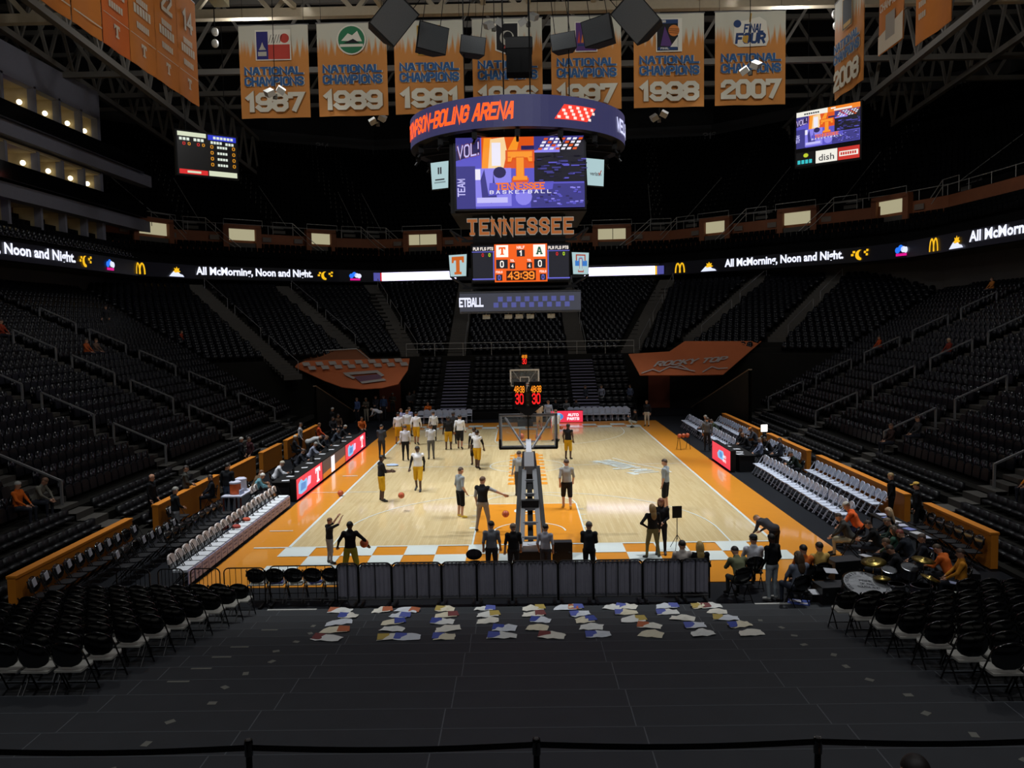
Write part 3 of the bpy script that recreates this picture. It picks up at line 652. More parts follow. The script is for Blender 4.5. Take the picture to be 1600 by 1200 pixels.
# corner signs
for (x, y, z, wd, hh, ang, kind) in ((-3.45, -2.6, 13.6, .85, 1.25, -.5, 'u'), (3.4, -2.6, 13.6, .85, 1.25, .5, 'v'), (-2.75, -2.3, 9.62, .85, 1.05, -.5, 't'), (2.72, -2.3, 9.62, .8, 1.05, .5, 'p')):
    M0 = Matrix.Translation((x, y, z)) @ Matrix.Rotation(ang, 4, 'Z')
    mb = MB(); mb.prism([(-wd/2-.05, -hh/2), (wd/2+.03, -hh/2), (wd/2+.08, hh/2), (-wd/2-.1, hh/2)], -.06, .06, 0, M0 @ Matrix.Rotation(PI/2, 4, 'X')); sg = mb.build('corner_sign', M_black, SB)
    mb = MB(); Mx = M0 @ Matrix(((1, 0, 0, 0), (0, 0, -1, -.075), (0, 1, 0, 0), (0, 0, 0, 1)))
    flat(mb, polyf([(-wd/2, -hh/2+.04), (wd/2, -hh/2+.04), (wd/2+.05, hh/2-.04), (-wd/2-.06, hh/2-.04)]), Mx, 0)
    M2 = Mx @ Matrix.Translation((0, 0, .01)); M3 = Mx @ Matrix.Translation((0, 0, .014))
    if kind == 't': flat(mb, power_t(0, 0, .33, .4), M2, 1)
    elif kind == 'p': flat(mb, power_t(0, 0, .26, .4), M2, 4); flat(mb, power_t(0, 0, .2, .34), M3, 0); flat(mb, rect(-.3, -.12, .34, .12), M3, 2); flat(mb, disc(0, .18, .12), M3, 2)
    elif kind == 'v': flat(mb, font_text('verizon', .16, .6, bold=.02), M2 @ Matrix.Translation((0, -.15, 0)), 3); flat(mb, stroke2d([(.16, -.02), (.2, -.1), (.3, .08)], .04), M3, 4)
    else: flat(mb, rect(-.1, .05, -.02, .35), M2, 3); flat(mb, rect(.02, .05, .1, .35), M2, 3); flat(mb, rect(-.25, -.22, .25, -.16), M2, 3); flat(mb, rect(-.3, -.34, .3, -.28), M2, 5)
    mb.build('sign_face', [emis('b4d2d6', .9), emis('d2641c', .9), emis('3d7fd0', .9), emis('3a3a40', .7), emis('b84a3a', .8), emis('8fa6aa', .7)], sg)
# small rig lamps under the board, cables and the box above it
for x in (-1.55, -.55, -.05, .45, 1.4): 
    mb = MB(); mb.box((x, -2.3, 7.28), (.34, .3, .2)); mb.tube((x, -2.3, 7.38), (x, -2.3, 7.6), .03); mb.build('rig_lamp', mat('pale_lamp_housing', 'a9a9a4', rough=.5), SB)
for sx in (-1, 1):
    MB().path([(sx*.62, -.5, 15.2), (sx*.62, -.5, 38)], .035, 5).build('cable', M_black, SB)
    MB().path([(sx*2.6, 2.0, 16), (sx*2.6, 2.0, 38)], .03, 5).build('cable', M_black, SB)
for z in (8.6, 10.7, 11.9):
    mb = MB()
    for sx in (-1, 1): mb.bar((sx*2.3, -2.3, z), (sx*3.1, -2.3, z+.5), .08, .08); mb.bar((sx*3.1, -2.3, z+.5), (sx*3.1, 2.3, z+.5), .08, .08)
    mb.bar((-2.6, -2.4, z), (2.6, -2.4, z), .1, .1); mb.build('strut', mat('dark_steel', '1d1d1f'), SB)
p = gy(811, 90, 16.0); hb = thing('cable_box', 'black box hanging on cables straight above the scoreboard ring', 'box', (p.x, p.y, p.z))
MB().box((0, 0, 0), (1.25, 1.0, 1.7)).build('case', M_black, hb); MB().box((0, 0, .55), (1.33, 1.08, .5)).build('top_section', paint('141414'), hb)
MB().path([(.5, 0, .8), (.5, 0, 18)], .03, 5).build('cable', M_black, hb)

# ------------------------------------------------------------------ banners
def banner_mat():
    m = bpy.data.materials.new('streaked_banner_cloth'); m.use_nodes = True; nt = m.node_tree; b = nt.nodes['Principled BSDF']; b.inputs['Roughness'].default_value = .8
    tc = nt.nodes.new('ShaderNodeTexCoord'); sp_ = nt.nodes.new('ShaderNodeSeparateXYZ'); nt.links.new(tc.outputs['Object'], sp_.inputs[0])
    mp = nt.nodes.new('ShaderNodeMapping'); mp.inputs['Scale'].default_value = (3.2, 1, .16); nz = nt.nodes.new('ShaderNodeTexNoise'); nz.inputs['Scale'].default_value = 1.7; nz.inputs['Detail'].default_value = 3
    nt.links.new(tc.outputs['Object'], mp.inputs[0]); nt.links.new(mp.outputs[0], nz.inputs['Vector'])
    mr = nt.nodes.new('ShaderNodeMapRange'); mr.inputs[1].default_value = 2.9; mr.inputs[2].default_value = 5.3; nt.links.new(sp_.outputs[2], mr.inputs[0])
    ad = nt.nodes.new('ShaderNodeMath'); ad.operation = 'ADD'; nt.links.new(mr.outputs[0], ad.inputs[0]); nt.links.new(nz.outputs['Fac'], ad.inputs[1])
    ramp = nt.nodes.new('ShaderNodeValToRGB'); e = ramp.color_ramp.elements
    e[0].position = .78; e[0].color = (*lin('cf8a44'), 1); e[1].position = 1.05; e[1].color = (*lin('cfcdbb'), 1)
    sub = nt.nodes.new('ShaderNodeMath'); sub.operation = 'MULTIPLY'; sub.inputs[1].default_value = .93; nt.links.new(ad.outputs[0], sub.inputs[0])
    nt.links.new(sub.outputs[0], ramp.inputs[0]); nt.links.new(ramp.outputs[0], b.inputs['Base Color']); return m
M_ban = banner_mat(); M_blue = paint('2f5f95', .8); M_cream = paint('dcd9c8', .8); M_shadow = paint('9a6a34', .8)
def cloth_sheet(mb, wd, h, nx=14, nz=8, th=.03, amp=.05):
    V = lambda x, z, s: (x, s*th/2+amp*math.sin(x*2.6+.7)*(.3+z/h*.0+.7*(1-z/h)), z)
    for s in (-1, 1):
        vs = [V(-wd/2+wd*i/nx, h*j/nz, s) for j in range(nz+1) for i in range(nx+1)]
        fs = [(j*(nx+1)+i, j*(nx+1)+i+1, (j+1)*(nx+1)+i+1, (j+1)*(nx+1)+i) for j in range(nz) for i in range(nx)]
        mb.add(vs, fs if s < 0 else [f[::-1] for f in fs])
def emblem(kind, bn):
    mb = MB(); M0 = plane_M((0, -.10, 0), (1, 0, 0)); lv = [0]; cols = ['e6e2d2', '2c2c74', 'c04438', '2f7a52', '17171a', '5b3a78', 'd6803a', 'b9b6a8', '27406e', 'c79a3c']
    def q(VF, m): lv[0] += 1; flat(mb, VF, M0 @ Matrix.Translation((0, 0, .003*lv[0])), m)
    if kind == 'flag':
        q(rect(-1.05, 3.3, 1.05, 5.05), 0); q(rect(-.98, 3.36, -.3, 4.95), 1); q(rect(-.3, 3.36, .98, 4.2), 2); q(disc(.68, 4.55, .27), 2)
        q(polyf([(-.85, 3.9), (-.42, 3.9), (-.55, 4.1), (-.64, 4.35), (-.73, 4.1)]), 7); q(rect(-.9, 3.55, -.4, 3.8), 7)
        for k in range(5): q(stroke2d([(-.25+.16*k, 4.3), (-.1+.16*k, 4.75)], .03), 4)
    elif kind == 'round':
        q(disc(0, 4.35, .86, 28), 0); q(disc(0, 4.35, .78, 28), 3); q(polyf([(-.6, 4.3), (-.2, 4.72), (.05, 4.6), (.35, 4.85), (.62, 4.25)]), 0); q(polyf([(-.5, 4.15), (.5, 4.15), (.1, 4.4)]), 4); q(rect(-.68, 3.95, .68, 4.1), 0)
    elif kind == 'dark': q(rect(-.68, 3.35, .68, 5.05), 9); q(rect(-.62, 3.4, .62, 5.0), 4); q(rect(-.5, 3.46, .5, 3.7), 9)
    elif kind == 'knight': q(polyf([(-.7, 3.5), (.1, 3.2), (.7, 3.45), (.7, 5.1), (-.7, 5.1)]), 0); q(polyf([(-.62, 3.55), (.1, 3.28), (.62, 3.52), (.62, 5.02), (-.62, 5.02)]), 4); q(disc(0, 4.2, .42), 7); q(disc(.05, 4.3, .26), 4); q(polyf([(-.2, 3.6), (.3, 3.6), (.05, 4.2)]), 2)
    elif kind == 'purple':
        q(rect(-.66, 3.28, .66, 5.0), 0); q(rect(-.6, 3.34, .6, 4.94), 5); q(disc(.2, 4.5, .3), 6)
        for k in range(4): q(polyf([(-.5+.2*k, 3.8), (-.35+.2*k, 3.8), (-.4+.22*k, 4.5)]), 6 if k % 2 else 2)
        q(rect(-.5, 3.6, .5, 3.72), 8)
    elif kind == 'poster':
        q(rect(-.76, 3.15, .76, 5.05), 0); q(rect(-.7, 3.22, .52, 4.98), 4); q(disc(.28, 4.35, .32), 6); q(polyf([(-.5, 3.5), (.2, 3.45), (-.05, 4.1), (-.25, 4.6)]), 5); q(polyf([(.05, 3.4), (.5, 3.4), (.5, 4.0)]), 0)
        q(rect(-.7, 4.75, .52, 4.98), 8); q(rect(-.66, 3.25, .48, 3.42), 8); q(shift(block_text('1998', .14, .42), -.4, 4.8), 0); q(shift(block_text('FINAL', .12, .5), -.25, 3.28), 0)
        for k in range(3): q(stroke2d([(.0, 4.35+.1*(k-1)), (.56, 4.3+.12*(k-1))], .02), 4)
    else:
        q(polyf([(-1.0, 3.5), (-.7, 3.3), (.9, 3.35), (1.05, 3.7), (.9, 4.75), (.5, 5.0), (-.3, 4.8), (-.95, 4.75)]), 0)
        V, F = block_text('FINAL', .5, 1.15, thick=1.7); q(([(x+.15+.12*y, y+4.1) for x, y in V], F), 8)
        V, F = block_text('FOUR', .62, 1.75, thick=1.9); q(([(x-.05+.12*y, y+3.48) for x, y in V], F), 8)
        q(disc(-.78, 4.62, .22), 8); q(disc(-.25, 3.75, .24), 9); q(stroke2d([(-.05, 4.75), (0, 5.15)], .1), 9)
    mb.build('emblem', [paint(c_, .8) for c_ in cols], bn)
def lay_text(bn, s, h, wd, x, z, front, back, thick=1.4, lift=.12):
    mb = MB(); M0 = plane_M((x, -lift, z), (1, 0, 0)); VF = block_text(s, h, wd, thick=thick); VB = block_text(s, h*1.03, wd*1.01, thick=thick+(.25 if h > 1 else .5))
    flat(mb, shift(VB, .02, -h*.03), M0, 1); flat(mb, VF, M0 @ Matrix.Translation((0, 0, .03)), 0); return mb.build('lettering', [front, back], bn)
YR = [('1987', 372, 'flag', 'a flag emblem'), ('1989', 494, 'round', 'a green mountain roundel'), ('1991', 614, 'dark', 'a dark square emblem'), ('1996', 736, 'knight', 'a dark shield emblem'), ('1997', 859, 'purple', 'a purple emblem'), ('1998', 988, 'poster', 'a black basketball poster emblem'), ('2007', 1115, 'four', 'a navy lettered emblem')]
for k, (yr, px, kind, desc) in enumerate(YR):
    pos = ('leftmost', 'second from the left', 'third from the left', 'middle one', 'third from the right', 'second from the right', 'rightmost')[k]; a = gy(px+5, 100, 24.0); zb = 19.33+.033*k
    bn = thing('championship_banner', 'orange banner reading %s with %s, %s' % (yr, desc, pos), 'banner', (a.x-.1+2.05, 24.0, zb), group='national title banners')
    mb = MB(); cloth_sheet(mb, 4.1, 5.35); mb.build('banner_cloth', M_ban, bn, True)
    MB().tube((-2.1, 0, 5.36), (2.1, 0, 5.36), .04, 6).build('hanging_pole', M_steel, bn)
    for x in (-1.8, 1.8): MB().tube((x, 0, 5.36), (x, 0, 7.6), .012, 4).build('wire', M_black, bn)
    emblem(kind, bn)
    lay_text(bn, 'NATIONAL', .46, 3.5, 0, 2.46, M_blue, M_cream, 1.65); lay_text(bn, 'CHAMPIONS', .54, 3.5, 0, 1.82, M_blue, M_cream, 1.65); lay_text(bn, yr, 1.12, 3.5, 0, .33, M_cream, M_shadow, thick=1.7)
# side banners
M_obr = mat('orange_banner_cloth', 'c87a30', rough=.85, noise=.1, scale=1.5); M_obr2 = mat('deep_orange_banner_cloth', 'cf6a2c', rough=.85, noise=.1, scale=1.5); M_pale = paint('cfc6b4', .8)
LB = [(21.3, 18.63, '14', 'number 14, at its far end'), (18.63, 15.94, '22', 'number 22, second from its far end'), (15.94, 13.16, '53', 'the third pale figures from its far end'), (13.16, 10.66, '', 'pale lines over an emblem, deeper orange'), (10.62, 8.2, '', 'one pale stripe, second from camera'), (8.15, 5.7, '', 'its top out of view, nearest to the camera')]
for k, (ya, yb, num, desc) in enumerate(LB):
    bn = thing('side_banner', 'orange banner over the left stand with %s' % desc, 'banner', (-18, (ya+yb)/2, 19.35), PI/2, group='banners over the left stand'); wd = ya-yb-.06
    mb = MB(); cloth_sheet(mb, wd, 5.6, 10, 6, amp=.03); mb.build('banner_cloth', [M_obr2 if k == 3 else M_obr], bn, True)
    MB().tube((-wd/2, 0, 5.62), (wd/2, 0, 5.62), .04, 6).build('hanging_pole', M_steel, bn)
    if num: lay_text(bn, num, 1.1, 1.3, 0, 3.6, M_pale, M_shadow, lift=.07)
    mb = MB(); M0 = plane_M((0, -.07, 0), (1, 0, 0))
    for j, (z, ww, hh) in enumerate(((2.9, 1.2, .3), (2.4, 1.8, .42), (1.75, 1.3, .3))):
        if k < 5:
            for i in range(6): flat(mb, rect(-ww/2+ww*i/6, z, -ww/2+ww*(i+.78)/6, z+hh), M0)
    if k < 4: flat(mb, power_t(0, .85, .26, .28), M0); flat(mb, rect(-wd/2+.05, 1.35, wd/2-.05, 1.38), M0)
    else: flat(mb, rect(-wd/2+.05, .5, wd/2-.05, .56), M0)
    mb.build('print', M_pale, bn)
bn = thing('championship_banner', 'orange banner over the right stand reading 2008', 'banner', (18, 20.9, 19.4), -PI/2, group='banners over the right stand')
mb = MB(); cloth_sheet(mb, 4.1, 5.35); mb.build('banner_cloth', M_ban, bn, True); MB().tube((-2.1, 0, 5.36), (2.1, 0, 5.36), .04, 6).build('hanging_pole', M_steel, bn)
emblem('dark', bn); lay_text(bn, 'NATIONAL', .46, 3.5, 0, 2.46, M_blue, M_cream, 1.65); lay_text(bn, 'CHAMPIONS', .54, 3.5, 0, 1.82, M_blue, M_cream, 1.65); lay_text(bn, '2008', 1.12, 3.5, 0, .33, M_cream, M_shadow, thick=1.7)
bn = thing('side_banner', 'orange and white banner with a pointed grey foot over the right stand', 'banner', (18, 15.66, 20.0), -PI/2, group='banners over the right stand')
mb = MB(); cloth_sheet(mb, 2.7, 5.0, 10, 6, amp=.03); mb.build('banner_cloth', M_obr, bn, True)
mb = MB(); M0 = plane_M((0, -.07, 0), (1, 0, 0)); flat(mb, polyf([(-1.33, .02), (1.33, .02), (1.33, 1.3), (-1.33, .9)]), M0, 0); flat(mb, rect(-.5, .5, .5, 1.7), M0 @ Matrix.Translation((0, 0, .004)), 1); mb.build('foot_print', [M_pale, paint('9a958c', .8)], bn)
mb = MB(); flat(mb, disc(0, 3.4, .42), M0); mb.build('round_emblem', paint('5c2f35', .8), bn); mb = MB(); flat(mb, block_text('CHAMPIONS', .4, 2.3), M0 @ Matrix.Translation((0, 2.0, .004))); mb.build('lettering', M_pale, bn); MB().tube((-1.35, 0, 5.02), (1.35, 0, 5.02), .04, 6).build('hanging_pole', M_steel, bn)
bn = thing('side_banner', 'orange banner listing years in pale columns, rightmost over the right stand', 'banner', (18, 11.57, 19.25), -PI/2, group='banners over the right stand')
mb = MB(); cloth_sheet(mb, 3.2, 5.6, 10, 6, amp=.03); mb.build('banner_cloth', M_obr, bn, True)
mb = MB(); M0 = plane_M((0, -.07, 0), (1, 0, 0))
for c_ in range(3):
    for r in range(8 - 2*c_): 
        for i in range(4): flat(mb, rect(-1.2+.95*c_+.17*i, 1.0+.5*c_*1.6+.52*r, -1.08+.95*c_+.17*i, 1.26+.5*c_*1.6+.52*r), M0)
mb.build('print', M_pale, bn); MB().tube((-1.6, 0, 5.62), (1.6, 0, 5.62), .04, 6).build('hanging_pole', M_steel, bn)

# ------------------------------------------------------------------ corner video boards
def vboard(p0, p1, z0, z1, label):
    p0, p1 = Vector(p0), Vector(p1); d = (p1-p0); L = d.length; d.normalize(); nrm = Vector((d.y, -d.x)); c_ = (p0+p1)/2
    t = thing('video_board', label, 'display', (c_.x, c_.y, (z0+z1)/2), math.atan2(d.y, d.x)); H = z1-z0
    MB().box((0, .25, 0), (L+.25, .4, H+.2)).build('cabinet', M_black, t)
    for x in (-L/3, L/3): MB().tube((x, .3, H/2), (x, .3, H/2+9), .03, 5).build('cable', M_black, t)
    return t, L, H
t, L, H = vboard((-26.15, 38.0), (-22.55, 40.8), 18.85, 22.1, 'small black statistics board hanging at the far left corner')
mb = MB(); M0 = plane_M((0, .04, 0), (1, 0, 0)); lv = [0]
ms = [emis('dfe6c8', .9), emis('2a3ad0', .9), emis('e02a2a', .9), emis('e89a20', .9), emis('e8f2e4', .9), emis('050506', .3)]
def q3(x0, y0, x1, y1, m): lv[0] += 1; flat(mb, rect(x0*L/2, y0*H/2, x1*L/2, y1*H/2), M0 @ Matrix.Translation((0, 0, .002*lv[0])), m)
def t3(s, x, y, h, wd, m): lv[0] += 1; flat(mb, shift(block_text(s, h*H/2, wd*L/2), x*L/2, y*H/2), M0 @ Matrix.Translation((0, 0, .002*lv[0])), m)
def b3(n, x, y, h, wd, m):      # lettering too blurred to read: a run of small blocks
    for i in range(n): q3(x-wd/2+wd*i/n, y, x-wd/2+wd*(i+.75)/n, y+h, m)
q3(-1, -1, 1, 1, 5); q3(-.98, .78, -.04, .98, 0); q3(.02, .72, .98, .96, 1); q3(-.96, -.98, -.02, -.76, 2); q3(.02, -.98, .98, -.74, 0); b3(6, .55, .78, .12, .7, 4); q3(-.7, -.92, -.25, -.82, 0)
for x in (-.75, -.28): b3(3, x, .58, .13, .36, 4); t3('0', x-.03, .36, .14, .09, 2); t3('0', x+.14, .36, .14, .09, 3)
for k in range(4): t3('0', .14, .32-.28*k, .16, .1, 3); t3('0', .88, .32-.28*k, .16, .1, 3); b3(4, .5, .34-.28*k, .11, .36, 4)
b3(4, .3, .54, .12, .4, 4); b3(3, .75, .52, .12, .3, 4)
mb.build('board_picture', ms, t)
t, L, H = vboard((21.9, 41.2), (25.62, 38.0), 19.0, 23.2, 'bright square video board hanging at the far right corner')
screen_picture('board_picture', plane_M((0, .03, .12*H), (1, 0, 0)), L/2, H*.29, t)
mb = MB(); M0 = plane_M((0, .035, 0), (1, 0, 0)); lv = [0]
ms = [emis('f2efe4', 1.0), emis('f0821e', 1.0), emis('c8d830', .9), emis('38c8d0', .9), emis('c83028', 1.0), emis('33333a', .8), emis('08080c', .3)]
q3(-1, .80, .0, 1.0, 0); q3(.0, .80, 1, 1.0, 1); b3(7, -.5, .87, .06, .5, 5); q3(.2, .84, .75, .9, 0); q3(.1, .92, .25, .97, 0); mb.build('top_sponsor_strip', ms, t)
mb = MB(); q3(-1, -1, -.4, -.5, 6); flat(mb, shift(disc(0, 0, .2, 12, .16), -.68*L/2, -.62*H/2), M0 @ Matrix.Translation((0, 0, .03)), 2); b3(4, -.7, -.92, .14, .5, 3); mb.build('sponsor_panel', ms, t)
mb = MB(); q3(-.36, -.97, .32, -.52, 0); flat(mb, shift(font_text('dish', .5, 1.2, bold=.01), -.02*L/2, -.9*H/2), M0 @ Matrix.Translation((0, 0, .04)), 5); mb.build('sponsor_panel', ms, t)
mb = MB(); q3(.34, -.97, 1, -.52, 4); q3(.38, -.84, .96, -.66, 0); b3(7, .67, -.8, .1, .5, 4); mb.build('sponsor_panel', ms, t)
# ------------------------------------------------------------------ upper deck: portals, stairs, rails
UPW = Path(offset_path(UP, 3.55)); M_rail = mat('pale_rail', 'a09e98', rough=.45, metal=.3)
M_lit = emis('cfc6a0', .62)
PORT = [(211, 259), (355, 397), (484, 515), (640, 684), (934, 978), (1104, 1136), (1227, 1270), (1372, 1416)]
for k, (a, b) in enumerate(PORT):
    ua, ub = UPW.u_px(a, 15.6), UPW.u_px(b, 15.6); uc = (ua+ub)/2; wd = max(1.6, ub-ua); p, d = UPW.at(uc)
    t = thing('door_%d' % (k+1), 'lit doorway in an orange portal on the upper deck, %s from the left' % nth(k+1), 'doorway', (p.x, p.y, 14.4), math.atan2(d.y, d.x), kind='structure')
    mb = MB()
    for sx in (-1, 1): mb.box((sx*(wd/2+.3), -.2, 1.2), (.55, .6, 2.4))
    mb.box((0, -.2, 2.45), (wd+1.1, .6, .4)); mb.build('portal_frame', M_opaint, t)
    MB().box((0, -.12, 1.72), (wd, .1, 1.1)).build('lit_opening', M_lit, t)
    MB().box((0, -.3, .45), (wd, .1, .9)).build('lower_panel', mat('grey_panel', '4c4842', rough=.8), t)
    if k in (3, 4): MB().box((-.35 if k == 3 else .1, -.2, 1.72), (.06, .05, 1.1)).build('mullion', M_black, t)
    for sx in (-1, 1): MB().box((sx*(wd/2+1.3), -.08, 1.35), (.9, .05, .45)).build('section_sign', paint('6d6258'), t)
    MB().path([(-wd/2-.6, -.7, 2.5), (-wd/2-.6, -.7, 3.1), (wd/2+.6, -.7, 3.1), (wd/2+.6, -.7, 2.5)], .03, 5).build('top_rail', M_rail, t)
M_upst = mat('upper_stair', '5a5853', rough=.9)
ST = [250, 305, 442, 550, 590, 1030, 1072, 1182, 1320, 1490]
for k, px in enumerate(ST):
    u = UPW.u_px(px, 16.8); p, d = UPW.at(u); nrm = Vector((-d.y, d.x)); mb = MB()
    for j in range(2*NU):
        a = p+nrm*(1.0+.43*j); s_ = d*.65; z = 16.5+.31*j+.36; b = a+nrm*.43
        mb.quad((*(a+s_), z), (*(b+s_), z), (*(b-s_), z), (*(a-s_), z)); mb.quad((*(a+s_), z-.31), (*(a-s_), z-.31), (*(a-s_), z), (*(a+s_), z))
    struct('aisle_stair', mb, M_upst, 'dim stair climbing the upper deck, %s from the left' % nth(k+1), 'stairs')
    t = thing('stair_rail', 'pale tube rail at the foot of the %s upper deck stair from the left' % nth(k+1), 'handrail')
    sg = -1 if px > 800 else 1
    q = lambda du, n_, z: (*(p+d*du*sg+nrm*n_), z)
    MB().path([q(-1.2, -.3, 16.3), q(-1.2, -.3, 17.5), q(.9, -.3, 17.5), q(2.6, -.5, 16.0), q(4.4, -.6, 14.6)], .035, 5).build('rail', M_rail, t)
    MB().path([q(-1.2, -.3, 17.0), q(.9, -.3, 17.0), q(2.6, -.5, 15.4), q(4.0, -.6, 14.6)], .03, 5).build('rail', M_rail, t)
    MB().path([q(.9, -.3, 16.3), q(.9, -.3, 17.5)], .03, 5).build('post', M_rail, t)
    MB().path([q(.75, 1.0, 17.4), q(.75, 8.0, 22.4)], .03, 5).build('rail', M_rail, t)
mb = MB(); Q = offset_path(UP, 3.7)
t = thing('deck_rail', 'thin pale rail running along the top of the orange upper wall', 'handrail')
mb.path([(*q_, 17.15) for q_ in Q], .03, 5); mb.build('rail', M_rail, t)
for i in range(60):
    p, d = UPW.at(UPW.L[-1]*(i+.5)/60)
    if p.y > 12: MB().tube((p.x, p.y, 16.3), (p.x, p.y, 17.15), .025, 4).build('post', M_rail, t)
for num, px, py in (('314', 503, 240), ('316', 1110, 226), ('317', 1507, 146)):
    TBP = Path(offset_path(UP, TB-.1)); u = TBP.u_px(px, ZB+1.2); p, d = TBP.at(u); mb = MB()
    on_path(mb, block_text(num, .75, 1.7), TBP, u, ZB+.5, 0, .05); tag(mb.build('section_number', paint('6a6a6a')), 'grey section number %s on the upper back wall, %s' % (num, {'314': 'left of the scoreboard', '316': 'right of the scoreboard', '317': 'at the upper right'}[num]), 'sign')
# upper-deck seats, too dark and small to tell apart
def seat_rows(mb_v, mb_f, path, z, skip, pitch, box):
    pass
def box_field(name, places, dims, m, label):
    """many identical small seat shapes as one mesh; places: (x,y,z,angle)"""
    base, faces = dims; nb = len(base); P = np.array(places); B = np.array(base)
    ca, sa = np.cos(P[:, 3]), np.sin(P[:, 3])
    X = P[:, 0:1]+ca[:, None]*B[:, 0]-sa[:, None]*B[:, 1]; Y = P[:, 1:2]+sa[:, None]*B[:, 0]+ca[:, None]*B[:, 1]; Zz = P[:, 2:3]+B[:, 2]+0*X
    V = np.stack([X, Y, Zz], -1).reshape(-1, 3); off = np.arange(len(P))*nb
    me = bpy.data.meshes.new(name); F = []
    for o_ in off.tolist(): F += [tuple(i+o_ for i in f) for f in faces]
    me.from_pydata(V.tolist(), [], F); me.materials.append(m); me.polygons.foreach_set('use_smooth', [True]*len(F)); me.update()
    o = put(name, me); return tag(o, label, 'seats', kind='stuff')
def simple_seat():
    mb = MB(); mb.box((0, .16, .62), (.46, .07, .5)); mb.box((0, 0, .42), (.44, .36, .08)); return mb.v, mb.f
pl = []
for k in list(range(0, NU, 1)):
    pth = Path(offset_path(UP, 4.6+.86*k+.45))
    for i in range(int(pth.L[-1]/.56)):
        p, d = pth.at(.56*i)
        if p.y > 20: pl.append((p.x, p.y, 17.02+.62*k, math.atan2(d.y, d.x)))
for k in range(3):
    pth = Path(offset_path(UP, .3+.8*(k+1)+.4))
    for i in range(int(pth.L[-1]/.56)):
        p, d = pth.at(.56*i)
        if p.y > 16: pl.append((p.x, p.y, 13.45+.5*k, math.atan2(d.y, d.x)))
mb0 = MB(); mb0.box((0, .16, .6), (.46, .08, .5))
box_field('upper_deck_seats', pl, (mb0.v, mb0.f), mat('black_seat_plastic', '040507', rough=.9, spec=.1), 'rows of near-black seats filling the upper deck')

# ------------------------------------------------------------------ suites on the left
M_fas = mat('grey_suite_fascia', '6a6a74', rough=.75, noise=.08); M_room = mat('warm_suite_wall', 'a3926e', rough=.8, noise=.1)
M_gloss = mat('black_gloss_front', '08080a', rough=.12, spec=.7)
su = thing('suite_block', 'grey stacked block of lit suites above the left stand', 'suites', kind='structure')
mb = MB(); mb.box((-34.3, 23.0, 24.9), (.6, 37.8, 1.9)); mb.box((-36.5, 23.0, 26.0), (5, 37.8, .3)); mb.box((-36.5, 41.95, 19.8), (5.0, .2, 12.4)); mb.build('top_fascia', M_fas, su)
LV = [(22.35, 24.0), (18.35, 19.5), (14.45, 15.75)]
for k, (za, zb) in enumerate(LV):
    mb = MB(); mb.box((-36.6, 23, zb+.1), (5, 37.8, .2)); mb.box((-36.6, 23, za-.6), (5, 37.8, .2)); mb.box((-39.0, 23, (za+zb)/2-.2), (.2, 37.8, zb-za+.9)); mb.build('room_shell', M_room, su)
    if k < 2:
        mb = MB(); zf = (21.55, 17.6)[k]; mb.box((-33.5, 24.5, zf-.25), (1.0, 46.0, 1.1)); mb.build('balcony_front', M_gloss, su)
        mb = MB(); zs = (20.6, 16.5)[k]
        mb.box((-33.9, 25.5, zs-.3), (.9, 48.5, 1.0)); mb.build('soffit_band', M_fas, su)
    ys = [5, 8.2, 11.4, 14.6, 17.8, 21, 24.2, 27, 29.4, 33.1, 36.2, 39.2, 41.7]
    for j, y in enumerate(ys):
        if y < 23: continue
        MB().box((-36.4, y, (za+zb)/2-.1), (4.6, .18, zb-za+.4)).build('partition', M_room, su)
        MB().box((-34.25, y, (za+zb)/2-.1), (.5, .26, zb-za+.4)).build('window_pier', M_fas, su)
    for j in range(7, len(ys)-1):
        yc = ys[j]+(.62 if k == 1 else .5)*(ys[j+1]-ys[j]); z = za+.45+(.15 if k == 1 else 0)
        if k < 2: MB().ell((-34.9, ys[j+1]-.42, (22.95, 18.78)[k]), (.18, .19, .19), 12, 8).build('wall_lamp', emis('fff2cc', 2.6), su)
        else:
            for dy in (0, 1.3): MB().lathe([(.45, zb-.03), (.45, zb)], 14, 0, Matrix.Translation((-36.2, yc-.7+dy, 0))).build('ceiling_lamp', emis('fff2cc', 1.6), su)
        lamp('suite_lamp', 'POINT', (-37.6, yc, zb-.35), (26 if k < 2 else 14), (1, .86, .6), size=.15)
    if k < 2: MB().box((-35.6, 30.2, za+.05+.3), (.06, 1.3, .7)).build('wall_screen', emis('2f48e0', 1.0), su)
    else: MB().box((-35.6, 29.2, za+.5), (.06, .9, .5)).build('wall_screen', emis('2f48e0', 1.0), su)
# glossy balcony chairs of the suites
pl = []
for k, z in enumerate((21.4, 20.95, 17.4, 16.95)):
    for i in range(44): pl.append((-33.7+(.55 if k % 2 else 0)+.0, 23.5+.62*i-(4 if k < 2 else 3), z, PI/2))
bs = MB(); bs.ell((0, 0, .35), (.24, .09, .4), 8, 5)
box_field('suite_seats', pl, (bs.v, bs.f), M_gloss, 'rows of glossy black balcony seats in front of the left suites')
pl = []
for r in range(4):
    for i in range(40): pl.append((-33.0-.8*r, 22+.62*i, 12.75+.38*r, PI/2))
bs2 = MB(); bs2.ell((0, .1, .55), (.25, .09, .32), 8, 5); bs2.box((0, -.05, .35), (.44, .3, .1))
box_field('suite_seats', pl, (bs2.v, bs2.f), M_navy, 'rows of dark seats below the lowest left suites')

